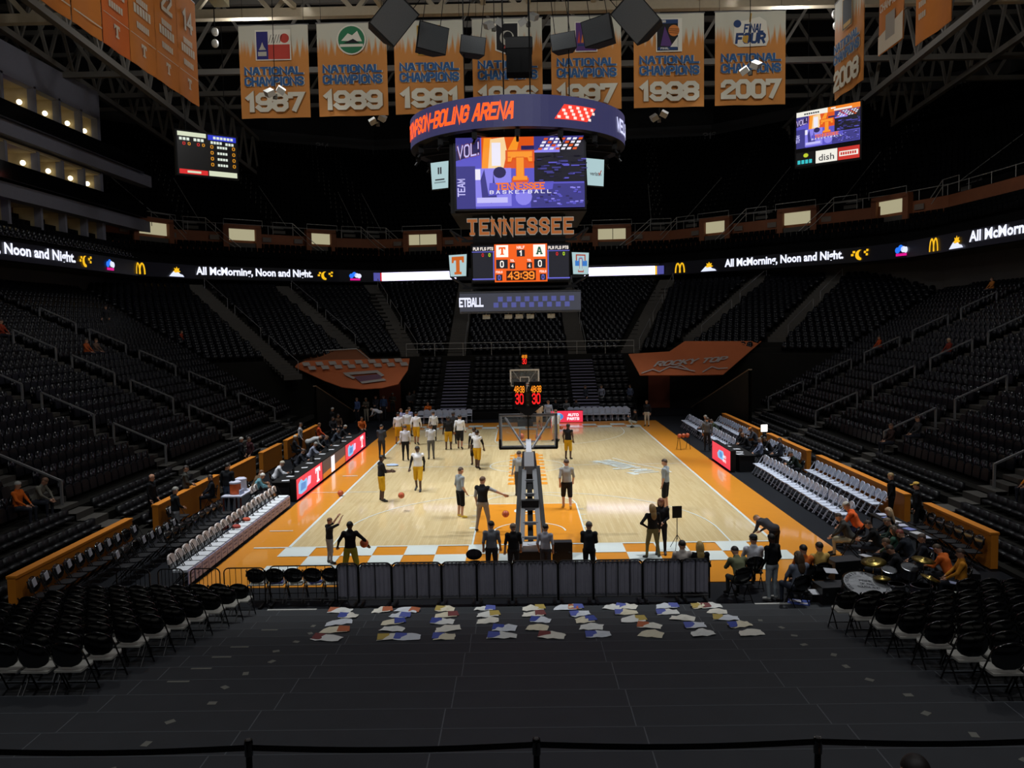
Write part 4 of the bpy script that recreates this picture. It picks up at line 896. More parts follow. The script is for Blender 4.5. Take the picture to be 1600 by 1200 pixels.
# ------------------------------------------------------------------ roof steel
M_beam = mat('tan_roof_steel', 'b5a88e', rough=.7, noise=.1); M_beam2 = mat('grey_roof_steel', '625e57', rough=.8)
def truss(label, a, b, z0, z1, n, m, w_=.3):
    a, b = Vector(a), Vector(b); t = thing('roof_truss', label, 'truss', kind='structure')
    MB().bar((*a, z0), (*b, z0), w_, w_).build('chord', m, t); MB().bar((*a, z1), (*b, z1), w_, w_).build('chord', m, t)
    for k in range(n):
        p = a+(b-a)*k/n; q_ = a+(b-a)*(k+.5)/n; r = a+(b-a)*(k+1)/n
        MB().bar((*p, z0), (*q_, z1), w_*.5, w_*.5).build('brace', m, t); MB().bar((*q_, z1), (*r, z0), w_*.5, w_*.5).build('brace', m, t)
truss('tan roof truss just above the seven front banners', (-36, 27.5), (36, 27.5), 26.6, 29.6, 14, M_beam, .55)
truss('roof truss crossing beyond the banners', (-44, 37), (44, 37), 26.0, 31, 14, M_beam2, .4)
truss('roof truss crossing high over the far stand', (-48, 48), (48, 48), 27.5, 33, 14, M_beam2, .4)
truss('farthest roof truss above the far upper deck', (-52, 60), (52, 60), 29.5, 35, 14, M_beam2, .4)
truss('roof truss running lengthwise beside the left banners', (-24.5, 2), (-30, 70), 24.4, 28.5, 16, M_beam2, .4)
truss('roof truss running lengthwise beside the right banners', (24.5, 2), (30, 70), 24.4, 28.5, 16, M_beam2, .4)
truss('outer roof truss over the left suites', (-31, 2), (-38, 70), 26.8, 30.5, 16, M_beam2, .4)
truss('outer roof truss over the right stand', (31, 2), (38, 70), 25.8, 30.5, 16, M_beam2, .4)
for k, (x0, x1) in enumerate(((-19, -14), (-12, -8.6), (-3.4, -2.2), (.6, .6), (5.8, 4.6), (13.5, 11.2))):
    mb = MB(); mb.bar((x0, 15, 30.2), (x1, 27.2, 26.9), .28, .3); struct('trim_%d' % (k+3), mb, M_beam, 'pale sloping roof strut above the banners, %s from the left' % nth(k+1), 'strut')
# catwalk with round lamps, upper left
cw = thing('catwalk', 'lit catwalk beam ending above the left banners', 'catwalk', kind='structure')
MB().bar((-17.2, 8, 26.3), (-17.6, 24.5, 26.2), .9, .5).build('beam', mat('pale_yellow_steel', 'b5a878', rough=.6), cw)
MB().bar((-16.4, 8, 27.1), (-16.8, 24.5, 27.0), .06, .06).build('rail', M_beam, cw)
for k, (px, py, Y, nm) in enumerate(((336, 50, 26, 'upper bulb of two left of the banners'), (336, 68, 26, 'lower bulb left of the banners'), (1305, 22, 26, 'upper bulb right of the banners'), (1307, 40, 26, 'lower bulb right of the banners'))):
    p = gy(px, py, Y); t = thing('pendant_lamp', 'small white lamp, '+nm, 'lamp', p)
    MB().ell((0, 0, 0), (.22, .22, .26), 10, 6).build('bulb', mat('white_glass', 'd8d8d0', rough=.3), t); MB().tube((0, 0, .2), (0, 0, 3), .02, 4).build('cord', M_black, t)
# hanging loudspeakers around the scoreboard
M_spk = mat('black_speaker_cabinet', '141416', rough=.6); M_gril = mat('dark_grey_grille', '6a6e70', rough=.7, noise=.15, scale=20)
for k, (px, py, Y, wd, hh, rz, tl, nm) in enumerate(((612, 30, 13.0, 1.5, 1.9, .6, .35, 'far left, large and tilted'), (671, 62, 15.0, 1.5, 1.25, .45, .15, 'second from the left'), (738, 74, 16.5, 1.25, .85, .12, .1, 'third from the left'), (881, 68, 16.5, 1.25, .8, -.12, .1, 'third from the right'), (939, 50, 15.0, 1.5, 1.2, -.5, .15, 'second from the right'), (998, 27, 13.0, 1.5, 1.9, -.65, .35, 'far right, large and tilted'))):
    p = gy(px, py, Y); t = thing('hanging_speaker', 'black loudspeaker hung before the banners, '+nm, 'loudspeaker', p, rz, group='loudspeakers hung around the scoreboard'); t.rotation_euler = (tl, (.62 if 'large' in nm else .12)*(1 if rz > 0 else -1), rz)
    MB().prism([(-wd/2, -.5), (wd/2, -.5), (wd/2*.62, .55), (-wd/2*.62, .55)], -hh/2, hh/2).build('cabinet', M_spk, t)
    MB().box((0, -.52, 0), (wd*.94, .05, hh*.92)).build('grille', M_gril, t)
    for sx in (-1, 1): MB().tube((sx*wd*.3, 0, hh/2), (sx*wd*.25, .1, hh/2+5), .018, 4).build('cable', M_black, t)
for k, (px, py, Y, nm, rz) in enumerate(((430, 143, 19, 'before the leftmost banner', .5), (1172, 106, 19, 'before the rightmost front banner', -.5), (590, 187, 26, 'under the second banner from the left', .1), (1030, 181, 26, 'under the second banner from the right', -.1), (772, 37, 20, 'atop the middle banner, on its left', .3), (825, 30, 20, 'atop the middle banner, on its right', -.3), (1322, 131, 24, 'at the upper right above the video board', 0))):
    p = gy(px, py, Y); t = thing('floodlight', 'pale pair of floodlights hung %s' % nm, 'floodlight', p, rz, group='hanging floodlights')
    for sx in (-1, 1):
        M0 = Matrix.Translation((sx*.3, 0, .1*sx)) @ Matrix.Rotation(sx*.5, 4, 'Y') @ Matrix.Rotation(.5, 4, 'X')
        MB().box((0, 0, 0), (.42, .5, .3), M=M0).build('lamp_head', mat('pale_lamp_housing', 'a9a9a4'), t)
    MB().box((0, .05, -.25), (.2, .2, .25)).build('yoke', mat('lamp_yoke', '5c5a52', rough=.6), t); MB().tube((0, 0, 0), (0, 0, 6), .02, 4).build('cable', M_black, t)

t = thing('handrail', 'pale rail along the front of the far stand above the pulled-out bank', 'handrail')
for za in (5.0, 5.45): MB().path([(-9.6, 41.7, za), (9.0, 41.7, za)], .028, 5).build('rail', M_rail, t)
for k in range(9): MB().tube((-9.6+2.325*k, 41.7, 4.4), (-9.6+2.325*k, 41.7, 5.45), .025, 5).build('post', M_rail, t)
# ------------------------------------------------------------------ orange tarps over the corner tunnels
M_tarp = mat('orange_tarp', 'bb6234', rough=.8, noise=.08, scale=1.2)
def tarp(pts, label, prints, mats):
    """pts: (px,py,Y) outline, hung sloping from back to front"""
    P = [gy(*q_) for q_ in pts]; c_ = sum(P, Vector())/len(P); t = thing('tunnel_tarp', label, 'tarp')
    n_ = sum(((P[i]-c_).cross(P[(i+1) % len(P)]-c_) for i in range(len(P))), Vector()).normalized(); n_ = -n_ if n_.y > 0 else n_; mb = MB(); N = len(P)
    front = [p+n_*.0 for p in P]; back = [p-n_*.06 for p in P]
    mb.add(front+back+[c_, c_-n_*.06], [(i, (i+1) % N, 2*N) for i in range(N)]+[(N+(i+1) % N, N+i, 2*N+1) for i in range(N)]+[(i, N+i, N+(i+1) % N, (i+1) % N) for i in range(N)])
    mb.build('sheet', M_tarp, t); return t, n_
def on_sheet(mb, quads, Yf, n_, m):
    for q_ in quads: mb.add([gy(x, y, Yf(y))+n_*.1 for x, y in q_], [tuple(range(len(q_)))], m)
def YL(y): return 38.5-(y-548)/60*4.5
t, n_ = tarp([(468, 577, YL(570)), (445, 565, YL(562)), (520, 562, YL(562)), (640, 560, YL(560)), (637, 578, YL(578)), (622, 600, YL(600)), (597, 606, YL(606)), (565, 608, YL(608)), (535, 605, YL(605)), (505, 594, YL(594))], 'orange tarp with pale checkers and a block emblem over the left corner tunnel', None, None)
mb = MB(); qs = []
for r in range(2):
    for k in range(8):
        x = 472+r*9+k*20.5; y = 568+r*6-k*.9; qs.append([(x, y), (x+11, y-.4), (x+14, y+5), (x+3, y+5.6)])
on_sheet(mb, qs, YL, n_, 0)
on_sheet(mb, [[(536, 584), (590, 580), (592, 584), (540, 588)], [(590, 580), (601, 588), (596, 590), (588, 584)], [(540, 588), (552, 594), (556, 592), (545, 587)], [(566, 601), (604, 596), (600, 593), (563, 598)]], YL, n_, 0)
on_sheet(mb, [[(553, 590), (594, 586), (597, 593), (562, 598)]], YL, n_, 1)
mb.build('print', [paint('a39a92', .8), paint('6b4a5c', .8)], t)
o = tag(MB().add([gy(438, 550, 39.2), gy(562, 546, 39.2), gy(580, 562, 38), gy(446, 566, 38), gy(438, 550, 39.4), gy(562, 546, 39.4), gy(580, 562, 38.2), gy(446, 566, 38.2)], [(0, 1, 2, 3), (7, 6, 5, 4), (0, 4, 5, 1), (1, 5, 6, 2), (2, 6, 7, 3), (3, 7, 4, 0)]).build('parapet_panel', M_opaint), 'plain orange parapet panel behind the left tunnel tarp', 'panel')
t = thing('handrail', 'pale rail along the top of the left tunnel parapet', 'handrail'); MB().path([gy(438, 552, 39), gy(557, 545, 39), gy(578, 562, 38)], .04, 5).build('rail', M_rail, t)
def YR2(y): return 38.5-(y-533)/52*4.5
t, n_ = tarp([(982, 553, YR2(553)), (1046, 549, YR2(549)), (1070, 533, YR2(533)), (1190, 533, YR2(533)), (1130, 585, YR2(585)), (1060, 586, YR2(586)), (1000, 586, YR2(586))], 'plain orange tarp lettered in pale capitals over the right corner tunnel', None, None)
mb = MB(); V, F = block_text('ROCKY TOP', 8.5, 112, thick=1.5)
mb.add([gy(1076+x+(y*.9), 571-y-(x*.075), YR2(571-y-x*.075))+n_*.12 for x, y in V], F, 0)
for pts in ([(1003, 585), (1020, 579), (1030, 583), (1046, 575), (1060, 577), (1085, 582)], [(1098, 583), (1112, 575), (1122, 578), (1136, 577)], [(1052, 576), (1064, 573), (1075, 579)]):
    V, F = stroke2d([(x, -y) for x, y in pts], 1.6); mb.add([gy(x, -y, YR2(-y))+n_*.12 for x, y in V], F, 0)
mb.build('print', paint('a8a09a', .8), t)
# ------------------------------------------------------------------ fixed seats of the lower bowl
def seat_shape():
    b = MB(); pr = [(-.22, .30), (.22, .30), (.235, .62), (.19, .80), (.10, .87), (-.10, .87), (-.19, .80), (-.235, .62)]
    Mx = Matrix.Translation((0, .2, 0)) @ Matrix.Rotation(-.16, 4, 'X') @ Matrix(((1, 0, 0, 0), (0, 0, -1, 0), (0, 1, 0, 0), (0, 0, 0, 1)))
    b.prism(pr, -.035, .035, 0, Mx)
    p = MB(); p.prism([(-.21, .24), (.21, .24), (.22, .58), (.14, .66), (-.14, .66), (-.22, .58)], 0, .06, 0, Matrix.Translation((0, .05, 0)) @ Matrix.Rotation(-.1, 4, 'X') @ Matrix(((1, 0, 0, 0), (0, 0, -1, 0), (0, 1, 0, 0), (0, 0, 0, 1))))
    return b, p
bk, pn = seat_shape(); bme = bk.mesh('backrest', M_navy, True); pme = pn.mesh('seat_pan', M_navy2)
cand, rest = [], []
for s in range(5):
    for i in range(R0[s], NR[s]):
        a, b = [v.copy() for v in offset_path(INNER, i*TR+.42)[s:s+2]]; d = (b-a).normalized(); L = (b-a).length; ang = math.atan2(d.y, d.x); z = Z0+RS*i; sect, num = 0, 0
        for k in range(int(L/.53)):
            p = a+d*(.3+.53*k)
            if s in (0, 4):
                if min(abs(p.y-y) for y in AISLES[s]) < .8: num = 0; continue
                px, py = proj((p.x, p.y, z+.6))
                if p.y < -20 or not (-30 < px < 1630 and 330 < py < 1200): continue
                sec = sum(1 for y in AISLES[s] if y < p.y); ordn = int((p.y-([-14.4]+AISLES[s])[sec])/.53)
                if s == 4: pass
                cand.append(((p-Vector((CO.x, CO.y))).length, s, i, sec, ordn, p.x, p.y, z, ang))
            else:
                bad = False
                for q0, q1 in (((-9.3, 41.9), (-15.2, 56.5)), ((8.7, 41.9), (14.4, 56.5)), ((-5.5, 41.8), (-5.5, 56.5)), ((4.4, 41.8), (4.1, 56.5)), ((-14.0, 41.1), (-22.4, 50.6)), ((-17.0, 34.6), (-29.0, 46.9)), ((13.7, 42.0), (22.4, 51.3)), ((19.6, 38.4), (27.7, 47.3))):
                    e = Vector(q1)-Vector(q0); e.normalize(); w_ = p-Vector(q0)
                    if abs(w_.x*e.y-w_.y*e.x) < .95: bad = True
                if not bad: rest.append((p.x, p.y, z, ang))
cand.sort(); picked = cand[:300]; rest += [(c_[5], c_[6], c_[7], c_[8]) for c_ in cand[300:]]
seen_lab = {}
for (_, s, i, sec, ordn, x, y, z, ang) in picked:
    nm = 'left' if s == 0 else 'right'
    lab = 'navy stadium seat, %s stand, %s row up, %s seat of the %s block' % (nm, nth(i+1), nth(max(1, ordn)), nth(sec))
    t = thing('stadium_seat', lab, 'seat', (x, y, z), ang, group='fixed seats of the %s stand' % nm)
    put('backrest', bme, t); put('seat_pan', pme, t)
al = MB(); al.add(bk.v, bk.f); al.add(pn.v, pn.f)
box_field('lower_bowl_seats', rest, (al.v, al.f), mat('navy_seat_rows', '090a10', rough=.3, spec=.35), 'remaining rows of dark navy seats filling the lower bowl')
# folded flat rows behind the orange walls and the far bank
fs = MB(); fs.box((0, .12, .3), (.48, .16, .34)); fs.box((0, -.05, .2), (.46, .2, .1)); pl = []
for sx, ang in ((-1, PI/2), (1, -PI/2)):
    for r in range(3):
        for k in range(66):
            y = -8+.53*k
            if min(abs(y-q_) for q_ in AISLES[0 if sx < 0 else 4]) > .75: pl.append((sx*(13.25+.86*r), y, .1+.3*r, ang))
for r in range(9):
    for k in range(31):
        x = -8.0+.53*k
        if abs(x+5.3) > 1.15 and abs(x-4.6) > 1.15: pl.append((x, 34.85+.84*r, .5+.42*r, 0))
box_field('folded_seats', pl, (fs.v, fs.f), mat('black_folded_plastic', '0c0d11', rough=.45), 'flat folded black seats in the pulled-out front rows')
# handrails in the side aisles
for s, sx, nm in ((0, -1, 'left'), (4, 1, 'right')):
    for k, y in enumerate(AISLES[s][1:]):
        for j in range(5):
            xa, xb = 15.65+3.05*j, 17.87+3.05*j
            if xb > 33: continue
            z = lambda x: Z0+RS/TR*(x-15.4)
            pxy = proj((sx*xa, y, z(xa)))
            if not -40 < pxy[0] < 1640: continue
            t = thing('handrail', 'grey handrail in the %s aisle of the %s stand, %s from the bottom' % (nth(k+1), nm, nth(j+1)), 'handrail', (sx*xa, y, z(xa)), group='aisle handrails of the %s stand' % nm)
            dx, dz = sx*(xb-xa), z(xb)-z(xa)
            for q0, q1 in (((0, 0, 0), (0, 0, .86)), ((dx, 0, dz), (dx, 0, dz+.86))): MB().box((q0[0], 0, (q0[2]+q1[2])/2), (.075, .075, q1[2]-q0[2])).build('post', M_steel, t)
            MB().bar((0, 0, .86), (dx, 0, dz+.86), .075, .06).build('rail', M_steel, t)

# ------------------------------------------------------------------ black folding chairs
M_bplas = mat('black_chair_plastic', '060607', rough=.16, spec=.8, coat=.6); M_paleseat = mat('pale_chair_seat', 'a9a79f', rough=.6, noise=.05); M_frame = mat('black_chair_frame', '0b0b0c', rough=.4, metal=.3)
def black_chair(label, group, seat_m=None):
    t = thing('folding_chair', label, 'chair', group=group); n = 14
    b = MB(); vs = []; RG = ((.88, .0), (.97, .006), (1.0, .02), (.97, .034), (.88, .04))
    for sc_, yo in RG:
        for j in range(n):
            a = 2*PI*j/n; x = .235*sc_*math.copysign(abs(math.cos(a))**.75, math.cos(a)); zz = .19*sc_*math.copysign(abs(math.sin(a))**.8, math.sin(a)); vs.append((x, -.2-.10*zz-.045*(1-(x/.24)**2)+yo, .70+zz))
    b.add(vs, [tuple(range(n)), tuple(range(5*n-1, 4*n-1, -1))]+[(r*n+j, (r+1)*n+j, (r+1)*n+(j+1) % n, r*n+(j+1) % n) for r in range(4) for j in range(n)]); b.build('backrest', M_bplas, t, True)
    b = MB(); b.prism([(-.2, -.2), (.2, -.2), (.215, .1), (.17, .2), (-.17, .2), (-.215, .1)], .43, .46); b.build('seat', seat_m or M_paleseat, t)
    MB().path([(.24*math.cos(a), -.20-.10*.2*math.sin(a)-.045*(1-math.cos(a)**2)-.005, .70+.2*math.sin(a)) for a in np.linspace(-.1, PI+.1, 13)], .014, 7).build('back_rim', M_bplas, t, True)
    for sx in (-1, 1):
        MB().path([(sx*.225, -.245, .86), (sx*.225, .0, .44), (sx*.225, .24, 0)], .013, 5).build('leg', M_frame, t)
        MB().path([(sx*.2, .14, .44), (sx*.2, -.28, 0)], .013, 5).build('leg', M_frame, t)
    MB().path([(-.2, -.235, .05), (.2, -.235, .05)], .011, 5).build('crossbar', M_frame, t); MB().path([(-.225, .19, .11), (.225, .19, .11)], .011, 5).build('crossbar', M_frame, t)
    return t
BC = None; BK2 = None; M_dseat = mat('dark_chair_seat', '17181c', rough=.5)
def place_dark(x, y, z, rz, label, group):
    global BK2
    if BK2 is None: BK2 = black_chair(label, group, M_dseat); BK2.location = (x, y, z); BK2.rotation_euler = (0, 0, rz); return BK2
    return copy_tree(BK2, (x, y, z), rz, label, group)
def place_black(x, y, z, rz, label, group):
    global BC
    if BC is None: BC = black_chair(label, group); BC.location = (x, y, z); BC.rotation_euler = (0, 0, rz); return BC
    return copy_tree(BC, (x, y, z), rz, label, group)
for i in range(9):
    for k in range(9):
        x = -6.9-.478*k; y = tread_y(i)-.5
        if proj((x, y, tread_z(i)+.6))[0] < -30: continue
        place_black(x, y+random.uniform(-.03, .03), tread_z(i), random.uniform(-.02, .02), 'black folding chair, left riser block, %s row from the camera, %s from the aisle' % (nth(9-i), nth(k+1)), 'black folding chairs on the left of the riser')
for i in range(1, 11):
    x0 = 6.25 if i >= 3 else 9.6
    for k in range(11):
        x = x0+.478*k; y = tread_y(i)-.5
        if x > 11.8 or proj((x, y, tread_z(i)+.6))[0] > 1630: continue
        place_black(x, y+random.uniform(-.03, .03), tread_z(i), random.uniform(-.02, .02), 'black folding chair, right riser block, %s row from the camera, %s from the aisle' % (nth(11-i), nth(k+1)), 'black folding chairs on the right of the riser')
# chairs standing on the floor behind the barriers, with folded towels
M_tow = [cloth('dcdcd8'), cloth('6a6fb8'), cloth('d08a3a')]
for k in range(5):
    x = -7.0+.48*k; place_black(x, -5.0, .0, 0, 'black folding chair beside the draped barriers, %s from the left' % nth(k+1), 'chairs beside the draped barriers')
    t = MB(); t.box((0, 0, 0), (.3, .3, .05), rz=.2*k); t.ell((.04, .03, .05), (.13, .12, .05), 8, 4)
    o = tag(t.build('towel', M_tow[(0, 1, 0, 1, 0, 2)[k]]), 'folded towel on the black chair by the barriers, %s from the left' % nth(k+1), 'towel', 'towels on chairs by the barriers'); o.location = (x, -4.99, .488)
M_card = paint('d9d9e2')
def card_chair(x, y, label, group, with_card):
    place_dark(x, y, 0, -PI/2, label, group)
    if with_card:
        o = MB(); o.box((0, 0, 0), (.15, .012, .2)); o = tag(o.build('seat_card', M_card), 'white card on the '+label.replace('black ', ''), 'card', 'white cards on chair backs')
        o.location = (x-.185, y, .77); o.rotation_euler = (.1, .25, -PI/2)
for k in range(11): card_chair(-12.15, -5.7+.53*k, 'black chair along the near left orange wall, %s from the camera' % nth(k+1), 'black chairs along the near left orange wall', k != 9)
for k in range(8): card_chair(-11.25, -3.3+.53*k, 'black chair in the second left floor row, %s from the camera' % nth(k+1), 'black chairs in the second left floor row', k not in (1, 2))
for k in range(9): place_dark(-10.75, -1.2+.53*k, 0, -PI/2, 'plain black chair left of the cream covered row, %s from the camera' % nth(k+1), 'plain black chairs left of the cream row')
for k in range(2): card_chair(-12.15, 2.2+.53*k, 'black chair at the second left orange wall, %s from the camera' % nth(k+1), 'black chairs at the second left orange wall', True)
for k in range(7): place_dark(12.2, -3.0+.53*k, 0, PI/2, 'black chair along the near right orange wall, %s from its near end' % nth(k+1), 'black chairs along the near right orange wall')

# ------------------------------------------------------------------ white folding chairs
M_wplas = mat('white_chair_resin', 'c2cadc', rough=.45); M_wgrey = mat('white_chair_leg', 'a8abba', rough=.5)
def white_chair(label, group):
    t = thing('white_chair', label, 'chair', group=group)
    Mx = Matrix.Translation((0, -.2, 0)) @ Matrix.Rotation(.14, 4, 'X') @ Matrix(((1, 0, 0, 0), (0, 0, -1, 0), (0, 1, 0, 0), (0, 0, 0, 1)))
    MB().prism([(-.2, .55), (.2, .55), (.215, .72), (.17, .84), (.08, .88), (-.08, .88), (-.17, .84), (-.215, .72)], -.015, .015, 0, Mx).build('backrest', M_wplas, t)
    MB().prism([(-.2, -.2), (.2, -.2), (.2, .2), (-.2, .2)], .42, .46).build('seat', M_wplas, t)
    for sx in (-1, 1):
        MB().bar((sx*.205, -.27, .8), (sx*.205, .23, 0), .04, .025).build('leg', M_wgrey, t); MB().bar((sx*.18, .12, .43), (sx*.18, -.26, 0), .04, .025).build('leg', M_wgrey, t)
    MB().bar((-.2, .17, .1), (.2, .17, .1), .03, .02).build('crossbar', M_wgrey, t); return t
WC = None
def place_white(x, y, rz, label, group):
    global WC
    if WC is None: WC = white_chair(label, group); WC.location = (x, y, 0); WC.rotation_euler = (0, 0, rz); return
    copy_tree(WC, (x, y, 0), rz, label, group)
def wrow(n, x, y0, dy, lab, group):
    for k in range(n): place_white(x+random.uniform(-.02, .02), y0+dy*k, PI/2+random.uniform(-.03, .03), lab % nth(k+1), group)
wrow(22, 10.42, 1.6, .462, 'white chair, near front row on the right side, %s from the camera', 'near front row of white chairs')
wrow(15, 12.15, 3.1, .462, 'white chair, near back row against the right wall, %s from the camera', 'near back row of white chairs')
wrow(25, 10.42, 16.6, .475, 'white chair, far front row on the right side, %s from the camera', 'far front row of white chairs')
wrow(10, 12.15, 11.9, .475, 'white chair, middle back row on the right side, %s from the camera', 'middle back row of white chairs')
wrow(15, 12.15, 20.2, .475, 'white chair, far back row on the right side, %s from the camera', 'far back row of white chairs')
for k in range(8): place_white(-7.1+.44*k, 33.2, PI, 'white chair behind the far baseline on the left, back row, %s from the left' % nth(k+1), 'white chairs at the far left baseline')
for k in range(8): place_white(-7.4+.44*k, 32.4, PI, 'white chair behind the far baseline on the left, front row, %s from the left' % nth(k+1), 'white chairs at the far left baseline')
for k in range(10): place_white(3.3+.44*k, 33.4, PI, 'white chair behind the far baseline on the right, back row, %s from the left' % nth(k+1), 'white chairs at the far right baseline')
for k in range(8): place_white(4.2+.44*k, 32.6, PI, 'white chair behind the far baseline on the right, front row, %s from the left' % nth(k+1), 'white chairs at the far right baseline')
# cream covered courtside chairs on the left
M_cov = cloth('e2d9d6'); M_wseat = mat('white_seat_cushion', 'd6dbe2', rough=.6); M_flap = mat('lavender_seat_flap', 'b0b2da', rough=.6)
def cream_chair(label, group):
    t = thing('courtside_chair', label, 'chair', group=group)
    Mx = Matrix.Translation((0, -.18, 0)) @ Matrix.Rotation(.14, 4, 'X') @ Matrix(((1, 0, 0, 0), (0, 0, -1, 0), (0, 1, 0, 0), (0, 0, 0, 1)))
    MB().prism([(-.2, .5), (.2, .5), (.2, .66), (-.2, .66)], -.018, .018, 0, Mx).build('backrest', M_bplas, t)
    MB().prism([(-.205, .64), (.205, .64), (.2, .78), (.15, .86), (.07, .89), (-.07, .89), (-.15, .86), (-.2, .78)], -.026, .026, 0, Mx).build('back_cover', M_cov, t)
    MB().box((0, .02, .45), (.42, .4, .06)).build('seat', M_wseat, t)
    f = MB().box((0, .25, .27), (.43, .02, .36)).build('seat_flap', M_flap, t)
    mb = MB(); mb.box((0, .262, .33), (.3, .004, .05)); mb.box((0, .262, .22), (.22, .004, .04)); mb.build('flap_print', paint('6c6ca0'), f)
    for sx in (-1, 1):
        MB().path([(sx*.2, -.23, .85), (sx*.2, .2, 0)], .013, 5).build('leg', M_frame, t); MB().path([(sx*.18, .14, .43), (sx*.18, -.27, 0)], .013, 5).build('leg', M_frame, t)
    return t
CC = cream_chair('cream covered courtside chair on the left, first from the camera', 'cream covered courtside chairs'); CC.location = (-9.5, -3.7, 0); CC.rotation_euler = (0, 0, -PI/2)
for k in range(1, 20): copy_tree(CC, (-9.5, -3.7+.49*k, 0), -PI/2, 'cream covered courtside chair on the left, %s from the camera' % nth(k+1))
for k in range(2): copy_tree(CC, (-10.35, 5.6+.5*k, 0), -PI/2, 'cream covered chair standing behind the courtside row, %s of two' % ('nearer', 'farther')[k], 'cream covered chairs behind the row')
# towels in two of them
for k, c_ in ((9, 'b05048'), (11, 'c8604a')):
    o = tag(MB().ell((0, 0, 0), (.15, .12, .07), 10, 5).build('towel', cloth(c_)), 'crumpled red towel on the %s cream covered chair' % nth(k+1), 'towel'); o.location = (-9.55, -3.7+.49*k, .53)

# ------------------------------------------------------------------ crowd barriers
M_drape = mat('charcoal_drape', '93929f', rough=.9, noise=.15, scale=3)
BX = [526, 560, 612, 690, 745, 800, 872, 927, 1004, 1065, 1109]
def barrier_frame(t, wd, h, feet=True, r=.02):
    pts = [(-wd/2, 0, .06)]
    for sx in (-1, 1):
        cs = [(sx*(wd/2-.12+.12*math.cos(a)), 0, h-.12+.12*math.sin(a)) for a in np.linspace(0, PI/2, 5)]
        pts += cs if sx < 0 else cs[::-1]
    pts.append((wd/2, 0, .06)); MB().path(pts, r, 6).build('frame', M_frame, t)
    MB().path([(-wd/2, 0, .14), (wd/2, 0, .14)], r*.8, 5).build('bottom_rail', M_frame, t)
    for sx in (-1, 1): MB().bar((sx*(wd/2-.08), -.28, .03), (sx*(wd/2-.08), .28, .03), .05, .04).build('foot', M_frame, t)
for k, (a, b) in enumerate(zip(BX[:-1], BX[1:])):
    pa, pb = gy(a, 905, -5.45), gy(b, 905, -5.45); wd = pb.x-pa.x-.02
    t = thing('crowd_barrier', 'steel barrier with pleated charcoal drape behind the near baseline, %s from the left' % nth(k+1), 'barrier', ((pa.x+pb.x)/2, -5.45, 0), group='draped barriers at the near baseline')
    barrier_frame(t, wd, 1.06)
    mb = MB(); n = int(wd/.022); vs = []
    for s in (0, 1):
        for j in range(n+1):
            x = -wd/2+.01+(wd-.02)*j/n; yy = .05+.018*math.sin(j*2*PI/5.0)+s*.006
            vs += [(x, yy, .2), (x, yy, 1.02-(.1*max(0, abs(x)/(wd/2)-.85)/.15))]
    m1 = 2*(n+1); mb.add(vs, [(2*j, 2*j+2, 2*j+3, 2*j+1) for j in range(n)]+[(m1+2*j+1, m1+2*j+3, m1+2*j+2, m1+2*j) for j in range(n)]); mb.build('drape', M_drape, t)
    for j in range(1, max(2, int(wd/.3))): MB().tube((-wd/2+wd*j/max(2, int(wd/.3)), 0, .14), (-wd/2+wd*j/max(2, int(wd/.3)), 0, 1.05), .012, 5).build('upright', M_frame, t)
for k, (a, b) in enumerate(((181, 235), (246, 288), (297, 345), (349, 415), (418, 522))):
    pa, pb = gy(a, 905, -5.45), gy(b, 905, -5.45); wd = pb.x-pa.x-.04; Y = -5.45+(.12 if k == 4 else 0)
    t = thing('crowd_barrier', 'open black barrier of upright bars, %s from the left' % nth(k+1), 'barrier', ((pa.x+pb.x)/2, Y, 0), group='open black barriers')
    barrier_frame(t, wd, .98, r=.016)
    for j in range(1, 7): MB().tube((-wd/2+wd*j/7, 0, .14), (-wd/2+wd*j/7, 0, .97), .008, 4).build('upright', M_frame, t)

# ------------------------------------------------------------------ papers strewn over the riser
def tread_of(px, py):
    for i in range(18):
        p = gz(px, py, tread_z(i))
        if tread_y(i+1) <= p.y <= tread_y(i)+.02: return i, p
    return 0, gz(px, py, tread_z(0))
PR = [[(535, 956), (598, 956), (638, 955), (697, 954), (757, 953), (833, 951), (884, 945), (894, 950), (958, 949), (980, 949), (1043, 947), (1098, 947), (1114, 946)],
      [(547, 965), (625, 964), (697, 963), (762, 962), (833, 960), (907, 958), (980, 958), (1045, 956), (1124, 956)],
      [(531, 973.5), (614, 973), (692, 972), (762, 971), (846, 969), (914, 968), (990, 969), (1069, 968), (1138, 965)],
      [(525, 986), (614, 986), (700, 984), (789, 982), (840, 983), (925, 979), (1017, 978), (1089, 978), (1160, 977)],
      [(513, 999), (613, 999), (638, 1001), (695, 996), (785, 994), (863, 993), (936, 992), (1019, 990), (1101, 989), (1178, 985)]]
PC = ['e4e4e0', 'e8e4d8', 'dadee6', 'e2d9c0']; AC = ['3a4aa0', 'b5613a', '5560b0', 'b9a050', '7a3a3a']
